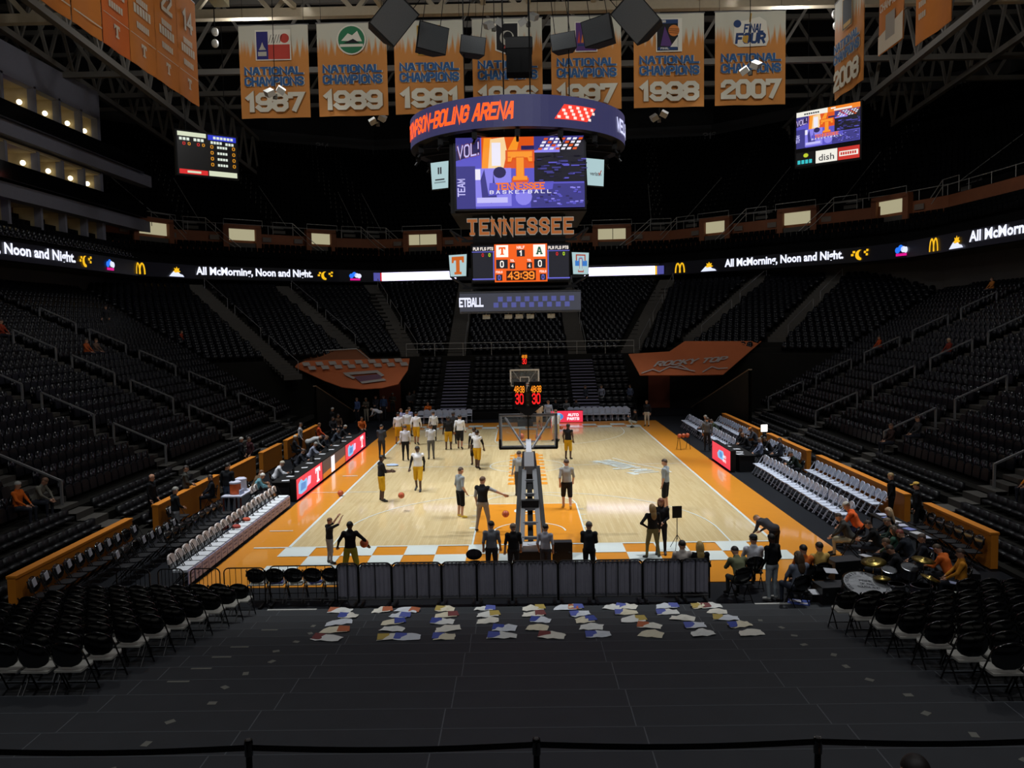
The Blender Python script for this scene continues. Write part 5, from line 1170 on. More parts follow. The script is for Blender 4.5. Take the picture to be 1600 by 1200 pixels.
for r, row in enumerate(PR):
    for k, (px, py) in enumerate(row):
        i = r; p = gz(px, (951, 961, 972, 983, 996)[r], tread_z(r)); rnd = random.Random(r*31+k); wd = rnd.uniform(.42, .6); dp = rnd.uniform(.24, .32)
        t = thing('paper_sheet', 'crumpled printed paper on the riser, %s row from the court, %s from the left' % (nth(r+1), nth(k+1)), 'paper', (p.x, tread_y(i)-.05-dp*.45, tread_z(i)+.004), rnd.uniform(-.3, .3), group='papers strewn on the riser')
        mb = MB(); nx, ny = 5, 3; pts = []
        for b in range(ny+1):
            for a in range(nx+1):
                u, v = a/nx, b/ny; hgt = .004+rnd.uniform(0, .025)+.045*max(0, 1-abs(u-rnd.uniform(.35, .65))*3)*(v > .3)
                pts.append(((u-.5)*wd*(1-.2*v*rnd.random())+.04*(v-.5), (v-.5)*dp*(1-.25*abs(u-.5)), hgt))
        fcs = [(b*(nx+1)+a, b*(nx+1)+a+1, (b+1)*(nx+1)+a+1, (b+1)*(nx+1)+a) for b in range(ny) for a in range(nx)]
        mb.add(pts, fcs); mb.build('sheet', paint(PC[(r+k) % 4], .7), t)
        if rnd.random() < .75:
            mb = MB(); ox = rnd.choice((-1, 1))*wd*.3; mb.add([(ox-.12, -.1, .03), (ox+.14, -.08, .02), (ox+.12, .1, .06), (ox-.1, .08, .08), (ox-.12, -.1, .024), (ox+.14, -.08, .014), (ox+.12, .1, .054), (ox-.1, .08, .074)], [(0, 1, 2, 3), (7, 6, 5, 4), (0, 4, 5, 1), (1, 5, 6, 2), (2, 6, 7, 3), (3, 7, 4, 0)])
            mb.build('printed_page', paint(AC[rnd.randrange(5)], .7), t)
# rope-line posts and belts at the bottom of the frame
for k, (px, py) in enumerate(((388, 1156), (838, 1154), (1278, 1152))):
    p = gy(px, py, -19.1); zb = tread_z(14); h = p.z-zb
    t = thing('belt_post', 'black belt post on the riser, %s' % ('left of the frame', 'in the middle', 'right of the frame')[k], 'post', (p.x, p.y, zb), group='belt posts along the walkway')
    MB().lathe([(.16, 0), (.17, .02), (.05, .04)], 18).build('base', M_frame, t); MB().lathe([(.026, .03), (.026, h-.12)], 12).build('pole', M_frame, t)
    MB().lathe([(.034, h-.13), (.036, h-.02), (.03, h)], 14).build('head', M_bplas, t); MB().lathe([(.022, h), (.018, h+.008)], 12).build('cap', paint('4a4746'), t)
XS = [gy(q_, 1160, -19.1).x for q_ in (-60, 388, 838, 1278, 1700)]; zt = gy(838, 1164, -19.1).z
for k in range(4):
    mb = MB(); a, b = XS[k]+(.035 if k else 0), XS[k+1]-.035; n = 8
    for j in range(n):
        x0, x1 = a+(b-a)*j/n, a+(b-a)*(j+1)/n; sg = lambda x: zt+.0-.03*math.sin(PI*(x-a)/(b-a))
        mb.quad((x0, -19.1, sg(x0)-.025), (x1, -19.1, sg(x1)-.025), (x1, -19.1, sg(x1)+.025), (x0, -19.1, sg(x0)+.025)); mb.quad((x0, -19.097, sg(x0)+.025), (x1, -19.097, sg(x1)+.025), (x1, -19.097, sg(x1)-.025), (x0, -19.097, sg(x0)-.025))
    tag(mb.build('barrier_belt', M_frame), 'black retractable belt stretched along the walkway, %s stretch from the left' % nth(k+1), 'belt', 'belts along the walkway')
# ------------------------------------------------------------------ people : one continuous body grown from a skeleton
def grow(prims, h, kk=.022):
    """prims: (a, b, ra, rb, region, squash, axis) -> verts, quads, region per quad  (surface nets of a smooth union)"""
    A = np.array([p[0] for p in prims], float); B = np.array([p[1] for p in prims], float); RA = np.array([p[2] for p in prims]); RB = np.array([p[3] for p in prims])
    mr = max(RA.max(), RB.max())*1.5+.05; lo = np.minimum(A, B).min(0)-mr; hi = np.maximum(A, B).max(0)+mr
    n = np.ceil((hi-lo)/h).astype(int)+1; ax = [lo[i]+h*np.arange(n[i]) for i in range(3)]
    G = np.stack(np.meshgrid(*ax, indexing='ij'), -1)
    def dist(P, i):
        a, b = A[i], B[i]; ab = b-a; sq, axis = prims[i][5], prims[i][6]; v = P-a
        if sq != 1.0:
            ax_ = np.array(axis); s_ = (v@ax_); v = v-s_[..., None]*ax_*(1-1/sq); ab = ab-(ab@ax_)*ax_*(1-1/sq)
        t = np.clip((v@ab)/max(1e-9, ab@ab), 0, 1); return np.sqrt(((v-t[..., None]*ab)**2).sum(-1))-(RA[i]+(RB[i]-RA[i])*t)
    F = None
    for i in range(len(prims)):
        d = dist(G, i)
        if F is None: F = d
        else:
            hh = np.clip(kk-np.abs(F-d), 0, None)/kk; F = np.minimum(F, d)-hh*hh*kk*.25
    S = F < 0; c = np.zeros(tuple(np.array(S.shape)-1), int)
    for dx in (0, 1):
        for dy in (0, 1):
            for dz in (0, 1): c += S[dx:S.shape[0]-1+dx, dy:S.shape[1]-1+dy, dz:S.shape[2]-1+dz]
    act = (c > 0) & (c < 8); idx = np.argwhere(act); ids = -np.ones(act.shape, int); ids[act] = np.arange(len(idx))
    cor = [(x, y, z) for x in (0, 1) for y in (0, 1) for z in (0, 1)]; val = np.stack([F[idx[:, 0]+x, idx[:, 1]+y, idx[:, 2]+z] for x, y, z in cor], 1)
    acc = np.zeros((len(idx), 3)); cnt = np.zeros(len(idx))
    for i in range(8):
        for j in range(i+1, 8):
            if sum(abs(p-q) for p, q in zip(cor[i], cor[j])) != 1: continue
            vi, vj = val[:, i], val[:, j]; m = (vi < 0) != (vj < 0); t = np.where(m, vi/np.where(np.abs(vi-vj) < 1e-12, 1, vi-vj), 0)
            pt = np.array(cor[i])+(np.array(cor[j])-np.array(cor[i]))*t[:, None]; acc += pt*m[:, None]; cnt += m
    V = lo+h*(idx+acc/cnt[:, None]); Q = []
    for axis in range(3):
        o1, o2 = (axis+1) % 3, (axis+2) % 3; sl0 = [slice(None)]*3; sl1 = [slice(None)]*3; sl0[axis] = slice(0, -1); sl1[axis] = slice(1, None)
        e = np.argwhere(S[tuple(sl0)] != S[tuple(sl1)]); e = e[(e[:, o1] > 0) & (e[:, o2] > 0)]
        if len(e) == 0: continue
        inside = S[e[:, 0], e[:, 1], e[:, 2]]; d1 = np.zeros(3, int); d2 = np.zeros(3, int); d1[o1] = 1; d2[o2] = 1
        g = lambda k_: ids[tuple(np.clip(k_, 0, np.array(ids.shape)-1).T)]
        q = np.stack([g(e-d1-d2), g(e-d2), g(e), g(e-d1)], 1); q[~inside] = q[~inside][:, ::-1]; Q.append(q)
    Q = np.concatenate(Q); Q = Q[(Q >= 0).all(1)]; C = V[Q].mean(1)
    D = np.stack([dist(C, i) for i in range(len(prims))], 1); reg = np.array([p[4] for p in prims])[D.argmin(1)]
    return V, Q, reg
REG = ['skin', 'shirt', 'sleeve', 'pants', 'shin', 'shoe', 'fore', 'dark']
def V3(x, y, z): return np.array([x, y, z], float)
def skeleton(pose, rnd):
    u = rnd.uniform; J = {}
    J.update(pel=V3(0, 0, .97), waist=V3(0, .0, 1.12), chest=V3(0, .01, 1.34), neck=V3(0, -.005, 1.50), head=V3(0, .03, 1.665))
    for s, n in ((-1, 'l'), (1, 'r')):
        J['sh'+n] = V3(s*.185, 0, 1.435); J['el'+n] = V3(s*(.235+u(0, .03)), -.03+u(-.03, .05), 1.16); J['wr'+n] = V3(s*(.245+u(-.02, .03)), .05+u(-.02, .08), .93)
        J['hip'+n] = V3(s*.095, 0, .92); J['kn'+n] = V3(s*.115, .02, .50); J['an'+n] = V3(s*.12, -.02, .085); J['toe'+n] = V3(s*.14, .15, .035)
    def both(k, x, y, z):
        J[k+'l'] = V3(-x, y, z); J[k+'r'] = V3(x, y, z)
    if pose in ('walk', 'stride'):
        g = .16 if pose == 'walk' else .26
        for n, s, q in (('l', -1, 1), ('r', 1, -1)):
            J['kn'+n] = V3(s*.11, q*g*.6+.05, .50); J['an'+n] = V3(s*.11, q*g-.02, .085+(0 if q > 0 else .05)); J['toe'+n] = V3(s*.13, q*g+.15, .035); J['el'+n][1] -= q*.08; J['wr'+n][1] -= q*.16
    if pose in ('wide', 'point', 'hip', 'hold'): both('kn', .17, .03, .50); both('an', .22, -.02, .085); both('toe', .26, .14, .035)
    if pose == 'point': J['elr'] = V3(.42, .08, 1.33); J['wrr'] = V3(.66, .16, 1.22)
    if pose == 'hip': J['ell'] = V3(-.42, -.06, 1.2); J['wrl'] = V3(-.2, .02, 1.05)
    if pose == 'hold': J['elr'] = V3(.44, -.02, 1.22); J['wrr'] = V3(.52, .1, 1.02); J['ell'] = V3(-.34, 0, 1.2); J['wrl'] = V3(-.4, .1, 1.0)
    if pose == 'shoot': J['ell'] = V3(-.2, .26, 1.5); J['wrl'] = V3(-.12, .42, 1.74); J['elr'] = V3(.2, .28, 1.52); J['wrr'] = V3(.1, .46, 1.72)
    if pose == 'catch': both('el', .24, .10, 1.17); both('wr', .13, .38, 1.14)
    if pose == 'fold': both('el', .25, .08, 1.18); J['wrl'] = V3(.06, .2, 1.2); J['wrr'] = V3(-.06, .22, 1.16)
    if pose == 'front': both('el', .22, .05, 1.18); both('wr', .07, .24, 1.06)
    if pose in ('sit', 'sitlean', 'sitarm'):
        for k in ('pel', 'waist', 'chest', 'neck', 'head', 'shl', 'shr', 'ell', 'elr', 'wrl', 'wrr', 'hipl', 'hipr'): J[k] = J[k]-V3(0, .04, .42)
        both('hip', .10, 0, .52); both('kn', .14, .43, .50); both('an', .14, .42, .085); both('toe', .15, .58, .035); both('el', .24, .08, .80); both('wr', .13, .30, .62)
        if pose in ('sitlean', 'sitarm'):
            J['chest'] = V3(0, .14, .90); J['waist'] = V3(0, .04, .70); J['neck'] = V3(0, .22, 1.05); J['head'] = V3(0, .31, 1.19); both('sh', .185, .18, 1.0); both('el', .25, .32, .78); both('wr', .1, .5, .74 if pose == 'sitlean' else .6)
    if pose == 'bend':
        J.update(waist=V3(0, .12, 1.05), chest=V3(0, .34, 1.14), neck=V3(0, .5, 1.2), head=V3(0, .66, 1.22)); both('sh', .185, .45, 1.17); both('el', .22, .52, .92); both('wr', .16, .66, .80)
    if pose == 'crouch':
        for k in ('pel', 'waist', 'chest', 'neck', 'head', 'shl', 'shr'): J[k] = J[k]-V3(0, .05, .56)
        both('hip', .1, -.02, .38); both('kn', .18, .36, .46); both('an', .16, .1, .085); both('toe', .18, .28, .035); both('el', .25, .2, .62); both('wr', .1, .38, .72)
    return J
SK = {'l': 'b98a70', 'm': '8c5f45', 'd': '4a3024'}
def finger_hand(mb, w_, d, side, m):
    """palm and five separate, slightly curled fingers at the wrist w_ pointing along d"""
    d = Vector(d).normalized(); x = d.cross(Vector((0, 1, .15))).normalized(); n_ = x.cross(d).normalized(); w_ = Vector(w_)
    mb.bar(w_-d*.01, w_+d*.09, .075, .03, m, up=n_)
    for k, (off, ln) in enumerate(((-.03, .062), (-.010, .075), (.012, .072), (.032, .055))):
        a = w_+d*.085+x*off; b = a+d*ln*.55+n_*.008; c_ = b+d*ln*.4+n_*.025; mb.bar(a, b, .016, .016, m, up=n_); mb.bar(b, c_, .014, .014, m, up=n_)
    a = w_+d*.03+x*(.038*side); b = a+d*.035+x*.025*side+n_*.012; mb.bar(a, b, .019, .018, m, up=n_); mb.bar(b, b+d*.03+n_*.012, .016, .016, m, up=n_)
PN = [0]; SEATED = []
def person(loc, face, pose, label, H=1.8, shirt='333338', pants='222226', shoe='1a1a1c', skin='l', hair='2a2018', shorts=False, sleeves='long', style='short', cap=None, res=None, vest=None, sitz=None):
    PN[0] += 1; rnd = random.Random(PN[0]*13+5); J = skeleton(pose, rnd); X = (1., 0, 0); D = (Vector(loc)-CO).length
    h = res or (.02 if D < 34 else .026 if D < 48 else .034); sk = 0; P = []
    def c_(a, b, ra, rb, reg, sq=1.0): P.append((J[a] if isinstance(a, str) else a, J[b] if isinstance(b, str) else b, ra, rb, REG.index(reg), sq, X))
    c_('pel', 'waist', .125, .118, 'pants', 1.28); c_('waist', 'chest', .118, .135, 'shirt', 1.3); c_('chest', 'neck', .13, .07, 'shirt', 1.35)
    c_(J['pel']+V3(0, 0, .07), 'waist', .132, .122, 'shirt', 1.3)
    hd = J['head']; nk = J['neck']; up = (hd-nk)/np.linalg.norm(hd-nk); fw = np.cross(V3(1, 0, 0), up); fw = fw if fw[1] > 0 else -fw
    c_('neck', hd-up*.06, .056, .055, 'skin'); c_(hd-up*.035, hd+up*.035, .082, .094, 'skin'); c_(hd-up*.05+fw*.03, hd-up*.075+fw*.05, .055, .042, 'skin')
    c_(hd+fw*.092-up*.0, hd+fw*.108-up*.03, .012, .02, 'skin')
    for s in (-1, 1): c_(hd+V3(s*.088, 0, 0)-up*.01, hd+V3(s*.094, 0, 0)+up*.02, .018, .02, 'skin')
    bare = sleeves != 'long'
    for n in 'lr':
        c_('chest', 'sh'+n, .10, .078, 'shirt'); c_('sh'+n, 'el'+n, .066, .047, 'sleeve')
        c_('el'+n, 'wr'+n, .045, .031, 'fore'); c_('pel', 'hip'+n, .11, .105, 'pants')
        c_('hip'+n, 'kn'+n, .098 if not shorts else .108, .066 if not shorts else .085, 'pants'); c_('kn'+n, 'an'+n, .058, .042, 'shin'); c_('an'+n, 'toe'+n, .046, .042, 'shoe')
    V, Q, reg = grow(P, h); sc = H/1.8
    mb = MB(); nv = len(V)
    for n, s in (('l', -1), ('r', 1)):
        d = J['wr'+n]-J['el'+n]; finger_hand(mb, J['wr'+n]+d/np.linalg.norm(d)*.01, d, -s, 0)
    for s in (-1, 1): mb.ell(hd+V3(s*.034, 0, 0)+fw*.088+up*.012, (.013, .009, .008), 6, 4, 7)
    mb.ell(hd+fw*.096-up*.055, (.022, .008, .006), 6, 4, 7)
    verts = np.concatenate([V, np.array(mb.v)])*sc; faces = Q.tolist()+[tuple(i+nv for i in f) for f in mb.f]; mi = reg.tolist()+mb.m
    me = bpy.data.meshes.new('body'); me.from_pydata(verts.tolist(), [], faces); skm = mat('skin_'+skin, SK[skin], rough=.55)
    sl = cloth(vest or shirt) if sleeves != 'none' else skm
    for m_ in (skm, cloth(shirt), sl, cloth(pants), skm if shorts else cloth(pants), paint(shoe), (cloth(vest or shirt) if sleeves == 'long' else skm), paint('241a16')): me.materials.append(m_)
    me.polygons.foreach_set('material_index', mi); me.polygons.foreach_set('use_smooth', [True]*len(faces)); me.update()
    t = thing('person', label, 'person', loc, face); put('body', me, t)
    if pose.startswith('sit') and loc[2] == 0: SEATED.append((loc, face, label))
    U, Fw, Hd = Vector(up), Vector(fw), Vector(hd)*sc; T = Matrix.Translation(Hd) @ plane_M((0, 0, 0), (1, 0, 0), up).to_4x4() @ Matrix.Scale(sc, 4)
    # local frame here: x right, y up along the head, z = backwards
    hm = mat('hair_'+hair, hair, rough=.6)
    if style != 'bald':
        mb = MB(); n, k = 14, 6; vs = []
        for i in range(k+1):
            for j in range(n):
                a = 2*PI*j/n; back = math.sin(a); lim = PI*(.47+.20*max(0, back)-.06*max(0, -back)); th = lim*i/k
                vs.append((.100*math.sin(th)*math.cos(a), .03+.104*math.cos(th), .108*math.sin(th)*math.sin(a)-.0))
        zflip = -1 if (plane_M((0, 0, 0), (1, 0, 0), up).to_3x3() @ Vector((0, 0, 1))).dot(Fw) > 0 else 1
        vs = [(x, y, z*zflip) for x, y, z in vs]
        mb.add(vs, [(i*n+j, (i+1)*n+j, (i+1)*n+(j+1) % n, i*n+(j+1) % n) for i in range(k) for j in range(n)], 0, T)
        if style == 'long':
            mb.ell((0, -.10, .075*zflip), (.105, .2, .05), 12, 8, 0, T); mb.ell((0, -.24, .085*zflip), (.10, .16, .045), 12, 8, 0, T)
            for s in (-1, 1): mb.ell((s*.085, -.05, .02*zflip), (.03, .13, .06), 8, 6, 0, T)
        if style == 'afro': mb.ell((0, .05, .01*zflip), (.12, .12, .125), 12, 8, 0, T)
        mb.build('hair', hm, t, True)
        if cap:
            mb = MB(); pr = [(.108*math.sin(PI*.5*i/5)+1e-6, .055+.09*math.cos(PI*.5*i/5)) for i in range(6)]
            mb.lathe([(r, y) for r, y in pr], 14, 0, T @ Matrix.Rotation(-PI/2, 4, 'X') if False else T @ Matrix(((1, 0, 0, 0), (0, 0, 1, 0), (0, -1, 0, 0), (0, 0, 0, 1))))
            mb.prism([(-.08, .06), (.08, .06), (.065, .17), (0, .19), (-.065, .17)], .05, .062, 0, T @ Matrix(((1, 0, 0, 0), (0, 0, 1, 0), (0, -zflip, 0, 0), (0, 0, 0, 1)))); mb.build('cap', cloth(cap), t, True)
    if vest and sleeves != 'none': pass
    return t
M_ballm = mat('orange_basketball', 'b5532c', rough=.5, noise=.1, scale=30)
def ball(loc, label):
    t = thing('basketball', label, 'ball', loc, group='basketballs'); MB().ell((0, 0, 0), (.12, .12, .12), 16, 10).build('shell', M_ballm, t, True)
    for rx, rz in ((0, 0), (PI/2, 0), (PI/2, PI/2)):
        mb = MB(); R_ = Matrix.Rotation(rz, 4, 'Z') @ Matrix.Rotation(rx, 4, 'X'); mb.path([R_ @ Vector((.1195*math.cos(a), .1195*math.sin(a), 0)) for a in np.linspace(0, 2*PI, 21)], .003, 4); mb.build('seam', paint('2a1510'), t)
    return t
def step_z(x, y): return 0.0 if abs(x) < 12.7 or y > 30 else (.1, .4, .7, 1.0)[min(3, int((abs(x)-12.82)/.86+1e-6))] if abs(x) > 12.82 else 0.0
def F(px, py, z=0.0):
    p = gz(px, py, z)
    if z == 0:
        for zz in (.1, .4, .7):
            q = gz(px, py, zz)
            if step_z(q.x, q.y) == zz: return (q.x, q.y, zz)
        if 12.4 < abs(p.x) and p.y < 28: p.x = math.copysign(12.3, p.x)
    return (p.x, p.y, z)
AW = 0.0   # facing away from the camera; PI faces it
PP = person
PP(F(516, 881), -.9, 'shoot', 'person in black shirt and grey trousers reaching up to shoot at near left', 1.38, '17171a', '7d7d80', skin='l', hair='6b4a34', sleeves='short')
PP(F(549, 905), .05, 'hold', 'person seen from behind in black long sleeves holding a ball at the hip', 1.62, '101012', '8a8a2e', skin='d', hair='120d0a', shorts=True)
p = F(569, 849, 0); q_ = gy(569, 849, F(549, 905)[1]+.08); ball(q_, 'basketball held at the hip of the black-sleeved player')
PP(F(597, 784), -1.1, 'catch', 'player in black top and yellow shorts holding out both hands', 1.88, '1b1b1f', 'c99a1e', skin='d', hair='100b09', shorts=True, sleeves='short')
PP(F(654, 767), PI-.1, 'walk', 'player in white warm-up with black sleeves walking towards the camera', 1.92, 'dadade', 'c99a1e', skin='d', hair='100b09', shorts=True, vest='1a1a1c')
PP(F(720, 809), -1.0, 'stand', 'person in grey tee, black shorts and yellow shoes left of the lane', 1.85, '8b9296', '151517', 'd3b13a', hair='4a3626', shorts=True, sleeves='short')
PP(F(755, 832), -.35, 'point', 'person in black vest and khaki trousers stretching the right arm out', 1.9, '1a1a1e', '8d8377', hair='5a3d28', vest='9a9ca0', sleeves='short')
PP(F(746, 733), -.3, 'walk', 'player in white warm-up and yellow shorts left of the basket post', 1.9, 'd5d6da', 'c99a1e', skin='d', hair='100b09', shorts=True, sleeves='short', vest='1b1b1e')
PP(F(742, 727), .2, 'stand', 'player in white warm-up standing just behind another left of the post', 1.9, 'c9ccd2', '1b1b1e', skin='d', hair='100b09', shorts=True, vest='1b1b1e')
PP(F(886, 796), .05, 'walk', 'person in grey tee and black shorts seen from behind in the lane', 1.9, '8e8f90', '17171a', 'b59a4a', hair='3c2c20', shorts=True, sleeves='short')
PP(F(888, 718), -.4, 'stand', 'player in black top and yellow shorts right of the basket post', 1.85, '1a1a1e', 'c99a1e', skin='d', hair='100b09', shorts=True, sleeves='none')
PP(F(1040, 796), 1.1, 'stand', 'person in grey tee with yellow print and black shorts near the right sideline', 1.9, '8d9498', '17171a', '2a2a2c', hair='3c2c20', shorts=True, sleeves='short')
PP(F(1033, 866), PI-.2, 'front', 'person in black dress standing facing the camera', 1.72, '17171c', '1c1c22', hair='7a4630', style='long')
PP(F(1020, 872), .25, 'hip', 'person in black top and olive trousers seen from behind, hand on hip', 1.62, '111113', '5e5a3c', hair='7d6238', style='long')
PP(F(597, 717), -.2, 'front', 'person in dark grey suit at the left sideline', 1.82, '3a3d44', '2c2e34', hair='2a2320')
PP(F(634, 720), .1, 'stand', 'person in white shirt and black trousers seen from behind near midcourt', 1.85, 'c6c6d2', '17171b', hair='3a2a20')
PP(F(674, 718), .2, 'front', 'person in pale shirt and grey trousers standing among the far players', 1.85, 'c4c6cc', '5a5a5c', hair='4a3626', skin='m')
PP(F(623, 694), .1, 'stand', 'far player in white warm-up, leftmost of the huddle', 1.9, 'd2d3da', 'c99a1e', skin='m', hair='100b09', shorts=True)
PP(F(637, 690), .0, 'stand', 'far player in white warm-up, second from the left of the huddle', 1.92, 'd2d3da', 'c99a1e', skin='l', hair='5a4028', shorts=True)
PP(F(651, 695), -.1, 'walk', 'far player in white warm-up and yellow shorts, third in the huddle', 1.95, 'd4d5da', 'c99a1e', skin='m', hair='100b09', shorts=True)
PP(F(628, 684), .5, 'stand', 'person in lilac shirt at the back left of the huddle', 1.84, '9fa2cc', '2a2c38', hair='6a4a34')
PP(F(640, 682), -.4, 'stand', 'person in blue-grey shirt at the back of the huddle', 1.86, '8f97c0', '2a2c38', hair='4a3626')
PP(F(678, 690), .3, 'stand', 'person in white polo behind the pale shirted person', 1.82, 'cfcfd2', '2a2a2e', hair='3a2a20')
PP(F(701, 703), .1, 'stand', 'far player in black top beside the white one, right of the huddle', 1.9, '1a1a1d', 'b98e22', skin='d', hair='100b09', shorts=True)
PP(F(709, 694), .0, 'stand', 'far player in dark warm-up half hidden behind the black-topped player', 1.9, '26262a', '1d1d20', skin='d', hair='100b09')
PP(F(719, 702), -.1, 'walk', 'far player in white warm-up and black shorts, rightmost of the huddle', 1.95, 'd4d5da', '19191c', skin='m', hair='100b09', shorts=True)
PP(F(812, 775), .0, 'stand', 'person in grey shirt half hidden behind the near basket post', 1.85, '8f9498', '3a3a3c', hair='3c2c20')
PP(F(869, 690), .3, 'walk', 'far player in white under the far basket', 1.9, 'd4d5da', 'b9a074', skin='l', hair='5a4028', shorts=True)
PP(F(857, 668), PI, 'stand', 'person in pale blue shirt beside the far red display', 1.84, 'a3adc2', '77746a', hair='6a4a34')
PP(F(843, 672), .2, 'catch', 'far player reaching under the far basket, pale shirt', 1.9, 'c9b8a0', 'b9a074', skin='l', hair='5a4028', shorts=True)
PP(F(595, 668), 1.2, 'bend', 'person in white shirt bending over the far end of the left table', 1.82, 'ced0da', '22242c', hair='9a9a96')
PP(F(1011, 666), 2.6, 'stand', 'person in dark top and white trousers at the far right corner', 1.75, '1c1e26', 'c9c9c2', hair='5a4028')
PP(F(992, 668), 1.5, 'crouch', 'crouching photographer in black at the far right corner of the court', 1.75, '17181c', 'b9b9b4', hair='2a2320')
for k, (px, py, sh, pa, hr, lb) in enumerate(((559, 660, '4a5a86', '2a2a30', '6a4a34', 'blue shirt, leftmost'), (573, 660, '4c463e', '9a9484', '5a4634', 'brown jacket and pale trousers'), (588, 655, '3a3c46', '3a3c46', '3a2a20', 'dark jacket'), (600, 655, '44587e', '33343a', '5a4634', 'denim shirt'), (614, 650, '4a4844', '2c2c30', '8a8a86', 'grey jacket'), (640, 648, '6a6a6c', '3a3a3e', '3a2a20', 'grey top'), (648, 645, '5a5854', '4a4a4a', '5a4634', 'tan jacket, rightmost'))):
    PP(F(px, py), PI+.2*(k-3), ('stand', 'fold', 'front')[k % 3], 'onlooker at the left tunnel mouth in %s' % lb, 1.8, sh, pa, hair=hr, skin='m' if k % 3 == 1 else 'l')
PP((gz(667, 640, .9).x, 33.9, 0), PI, 'sit', 'seated person in orange behind the far left white chairs', 1.8, 'd0621e', '4a4a4c', hair='5a4634')
# near side, behind the barriers
PP(F(769, 905), .05, 'stand', 'person in grey tee seen from behind at the barriers', 1.62, '6a6d74', '26262a', hair='0e0c0c', sleeves='short')
PP(F(803, 905), .1, 'stand', 'person in black printed tee seen from behind beside the post', 1.55, '151517', '26262a', hair='6a5a4c', sleeves='short')
PP(F(853, 903), -.3, 'stand', 'person in pale top right behind the basket post base', 1.5, '9a9aa4', '3a3a40', hair='1a1614', sleeves='short')
PP(F(921, 907), -.2, 'front', 'person in charcoal jacket with a camera behind the barriers', 1.62, '23262a', '1c1c20', hair='5a544e')
def at_head(px, py, zh):
    p = gz(px, py, zh)
    if 6 < p.y < 22 and -11 < p.x < -8.6: p.x = -10.75
    if 11 < p.y < 17 and 9 < p.x < 11.2: p.x = 11.1
    if p.y < -3.5 and p.x < 5: p.y = max(p.y, -4.7)
    if abs(p.x) > 12.2 and p.y < 28: p.x = math.copysign(12.1, p.x)
    return (p.x, p.y, 0)
PP(at_head(1074, 862, 1.22), 0, 'sit', 'seated person in pale grey top just over the barrier', 1.75, 'b9b0a8', '26262a', hair='1a1412')
PP(at_head(1106, 866, 1.22), 0, 'sit', 'seated person in black at the right end of the barriers', 1.7, '1b1b1e', '26262a', hair='a5894e', style='long')
PP(at_head(1157, 862, 1.22), .2, 'sitlean', 'seated person in olive shirt right of the barriers', 1.75, '6a6e54', '3a3c3a', hair='1a1412', sleeves='short')
PP(at_head(1177, 845, 1.24), 0, 'sit', 'seated person in white tee and dark cap right of the barriers', 1.85, 'd0d2da', '2a2a30', hair='2a2018', cap='3a3d44', sleeves='short')
PP(F(1210, 878), .6, 'bend', 'person with pale backpack stooping at the near right corner', 1.7, '3a3a40', '1c1c20', hair='8a6a48')
PP(F(1206, 938), .5, 'stand', 'person in black jacket and pale jeans standing right of the barriers', 1.68, '141416', '9aa2a8', 'c9c9c4', skin='d', hair='120d0a')
PP(at_head(1247, 873, 1.22), .3, 'sit', 'seated person in pale grey-blue hooded top beside the black cases', 1.85, '7c8494', '3a3f4c', hair='4c3a28', style='long')
PP(at_head(1255, 859, 1.2), .1, 'sit', 'seated band member in orange shirt, left of two', 1.75, 'd0682a', '2a2a2e', hair='241a14', sleeves='short')
PP(at_head(1280, 855, 1.22), .1, 'sit', 'seated band member in yellow and pale shirt, right of two', 1.78, 'c7a45c', '2a2a2e', hair='2e2018', sleeves='short')
# right side band
PP(at_head(1341, 797, 1.15), 1.1, 'sitarm', 'seated person in orange tee and pale cap, elbows on knees', 1.88, 'e0602a', '28304a', hair='6a4a34', cap='b9b4ac', sleeves='short')
PP(at_head(1328, 812, 1.1), 1.2, 'sitarm', 'seated person in khaki trousers beside the orange tee', 1.75, '3a3a38', 'a0987e', hair='3a2a20')
BND = [(1388, 800, 1.2, '15161a', 'b59a78', 'long', 'black dress, farthest'), (1375, 822, 1.15, '121214', '3a2a20', 'short', 'black jacket by the aisle'), (1396, 832, 1.15, '3a5a4c', '4a3a2a', 'long', 'green top'), (1425, 838, 1.15, '1c2028', '7a3a30', 'short', 'dark slate shirt'), (1440, 842, 1.2, '23262e', '4a3a30', 'short', 'navy jacket'), (1412, 862, 1.15, '17181c', '2a2018', 'short', 'black shirt before the drums'), (1384, 855, 1.1, '15161a', '5a4634', 'short', 'black shirt and white collar'), (1485, 862, 1.15, 'd0682a', '4a3a2a', 'short', 'orange shirt at the right drum'), (1500, 872, 1.1, 'c9852a', '3a2a20', 'short', 'amber shirt at the far right'), (1405, 815, 1.2, '2b3a34', '6a5a4a', 'short', 'dark green jacket')]
for k, (px, py, zh, sh, hr, st, lb) in enumerate(BND): PP(at_head(px, py, zh), 1.2-.15*(k % 4), ('sit', 'sitlean')[k % 2], 'seated band member, %s, by the drum kit' % lb, 1.76, sh, '202228', hair=hr, style=st)
PP((12.2, gz(1402, 745, 1.6).y, 0), 1.2, 'stand', 'person in black standing by the right orange wall', 1.75, '131317', '1a1a1e', hair='8a7048')
PP(F(1432, 838), 1.0, 'stand', 'person in black jacket and yellow cap at the right wall end', 1.75, '191b20', '1e1f24', hair='3a2a20', cap='c9a24a')
PP(F(1105, 704), -.4, 'stand', 'person in striped grey shirt standing by the far right chairs', 1.8, '5a5a5c', '2c2c30', hair='3a2a20')
PP(at_head(1198, 668, 1.3), 1.4, 'sitlean', 'person in grey with an orange cap behind the lit screen', 1.8, '44464e', '2a2a30', hair='3a2a20', cap='d07a2a')
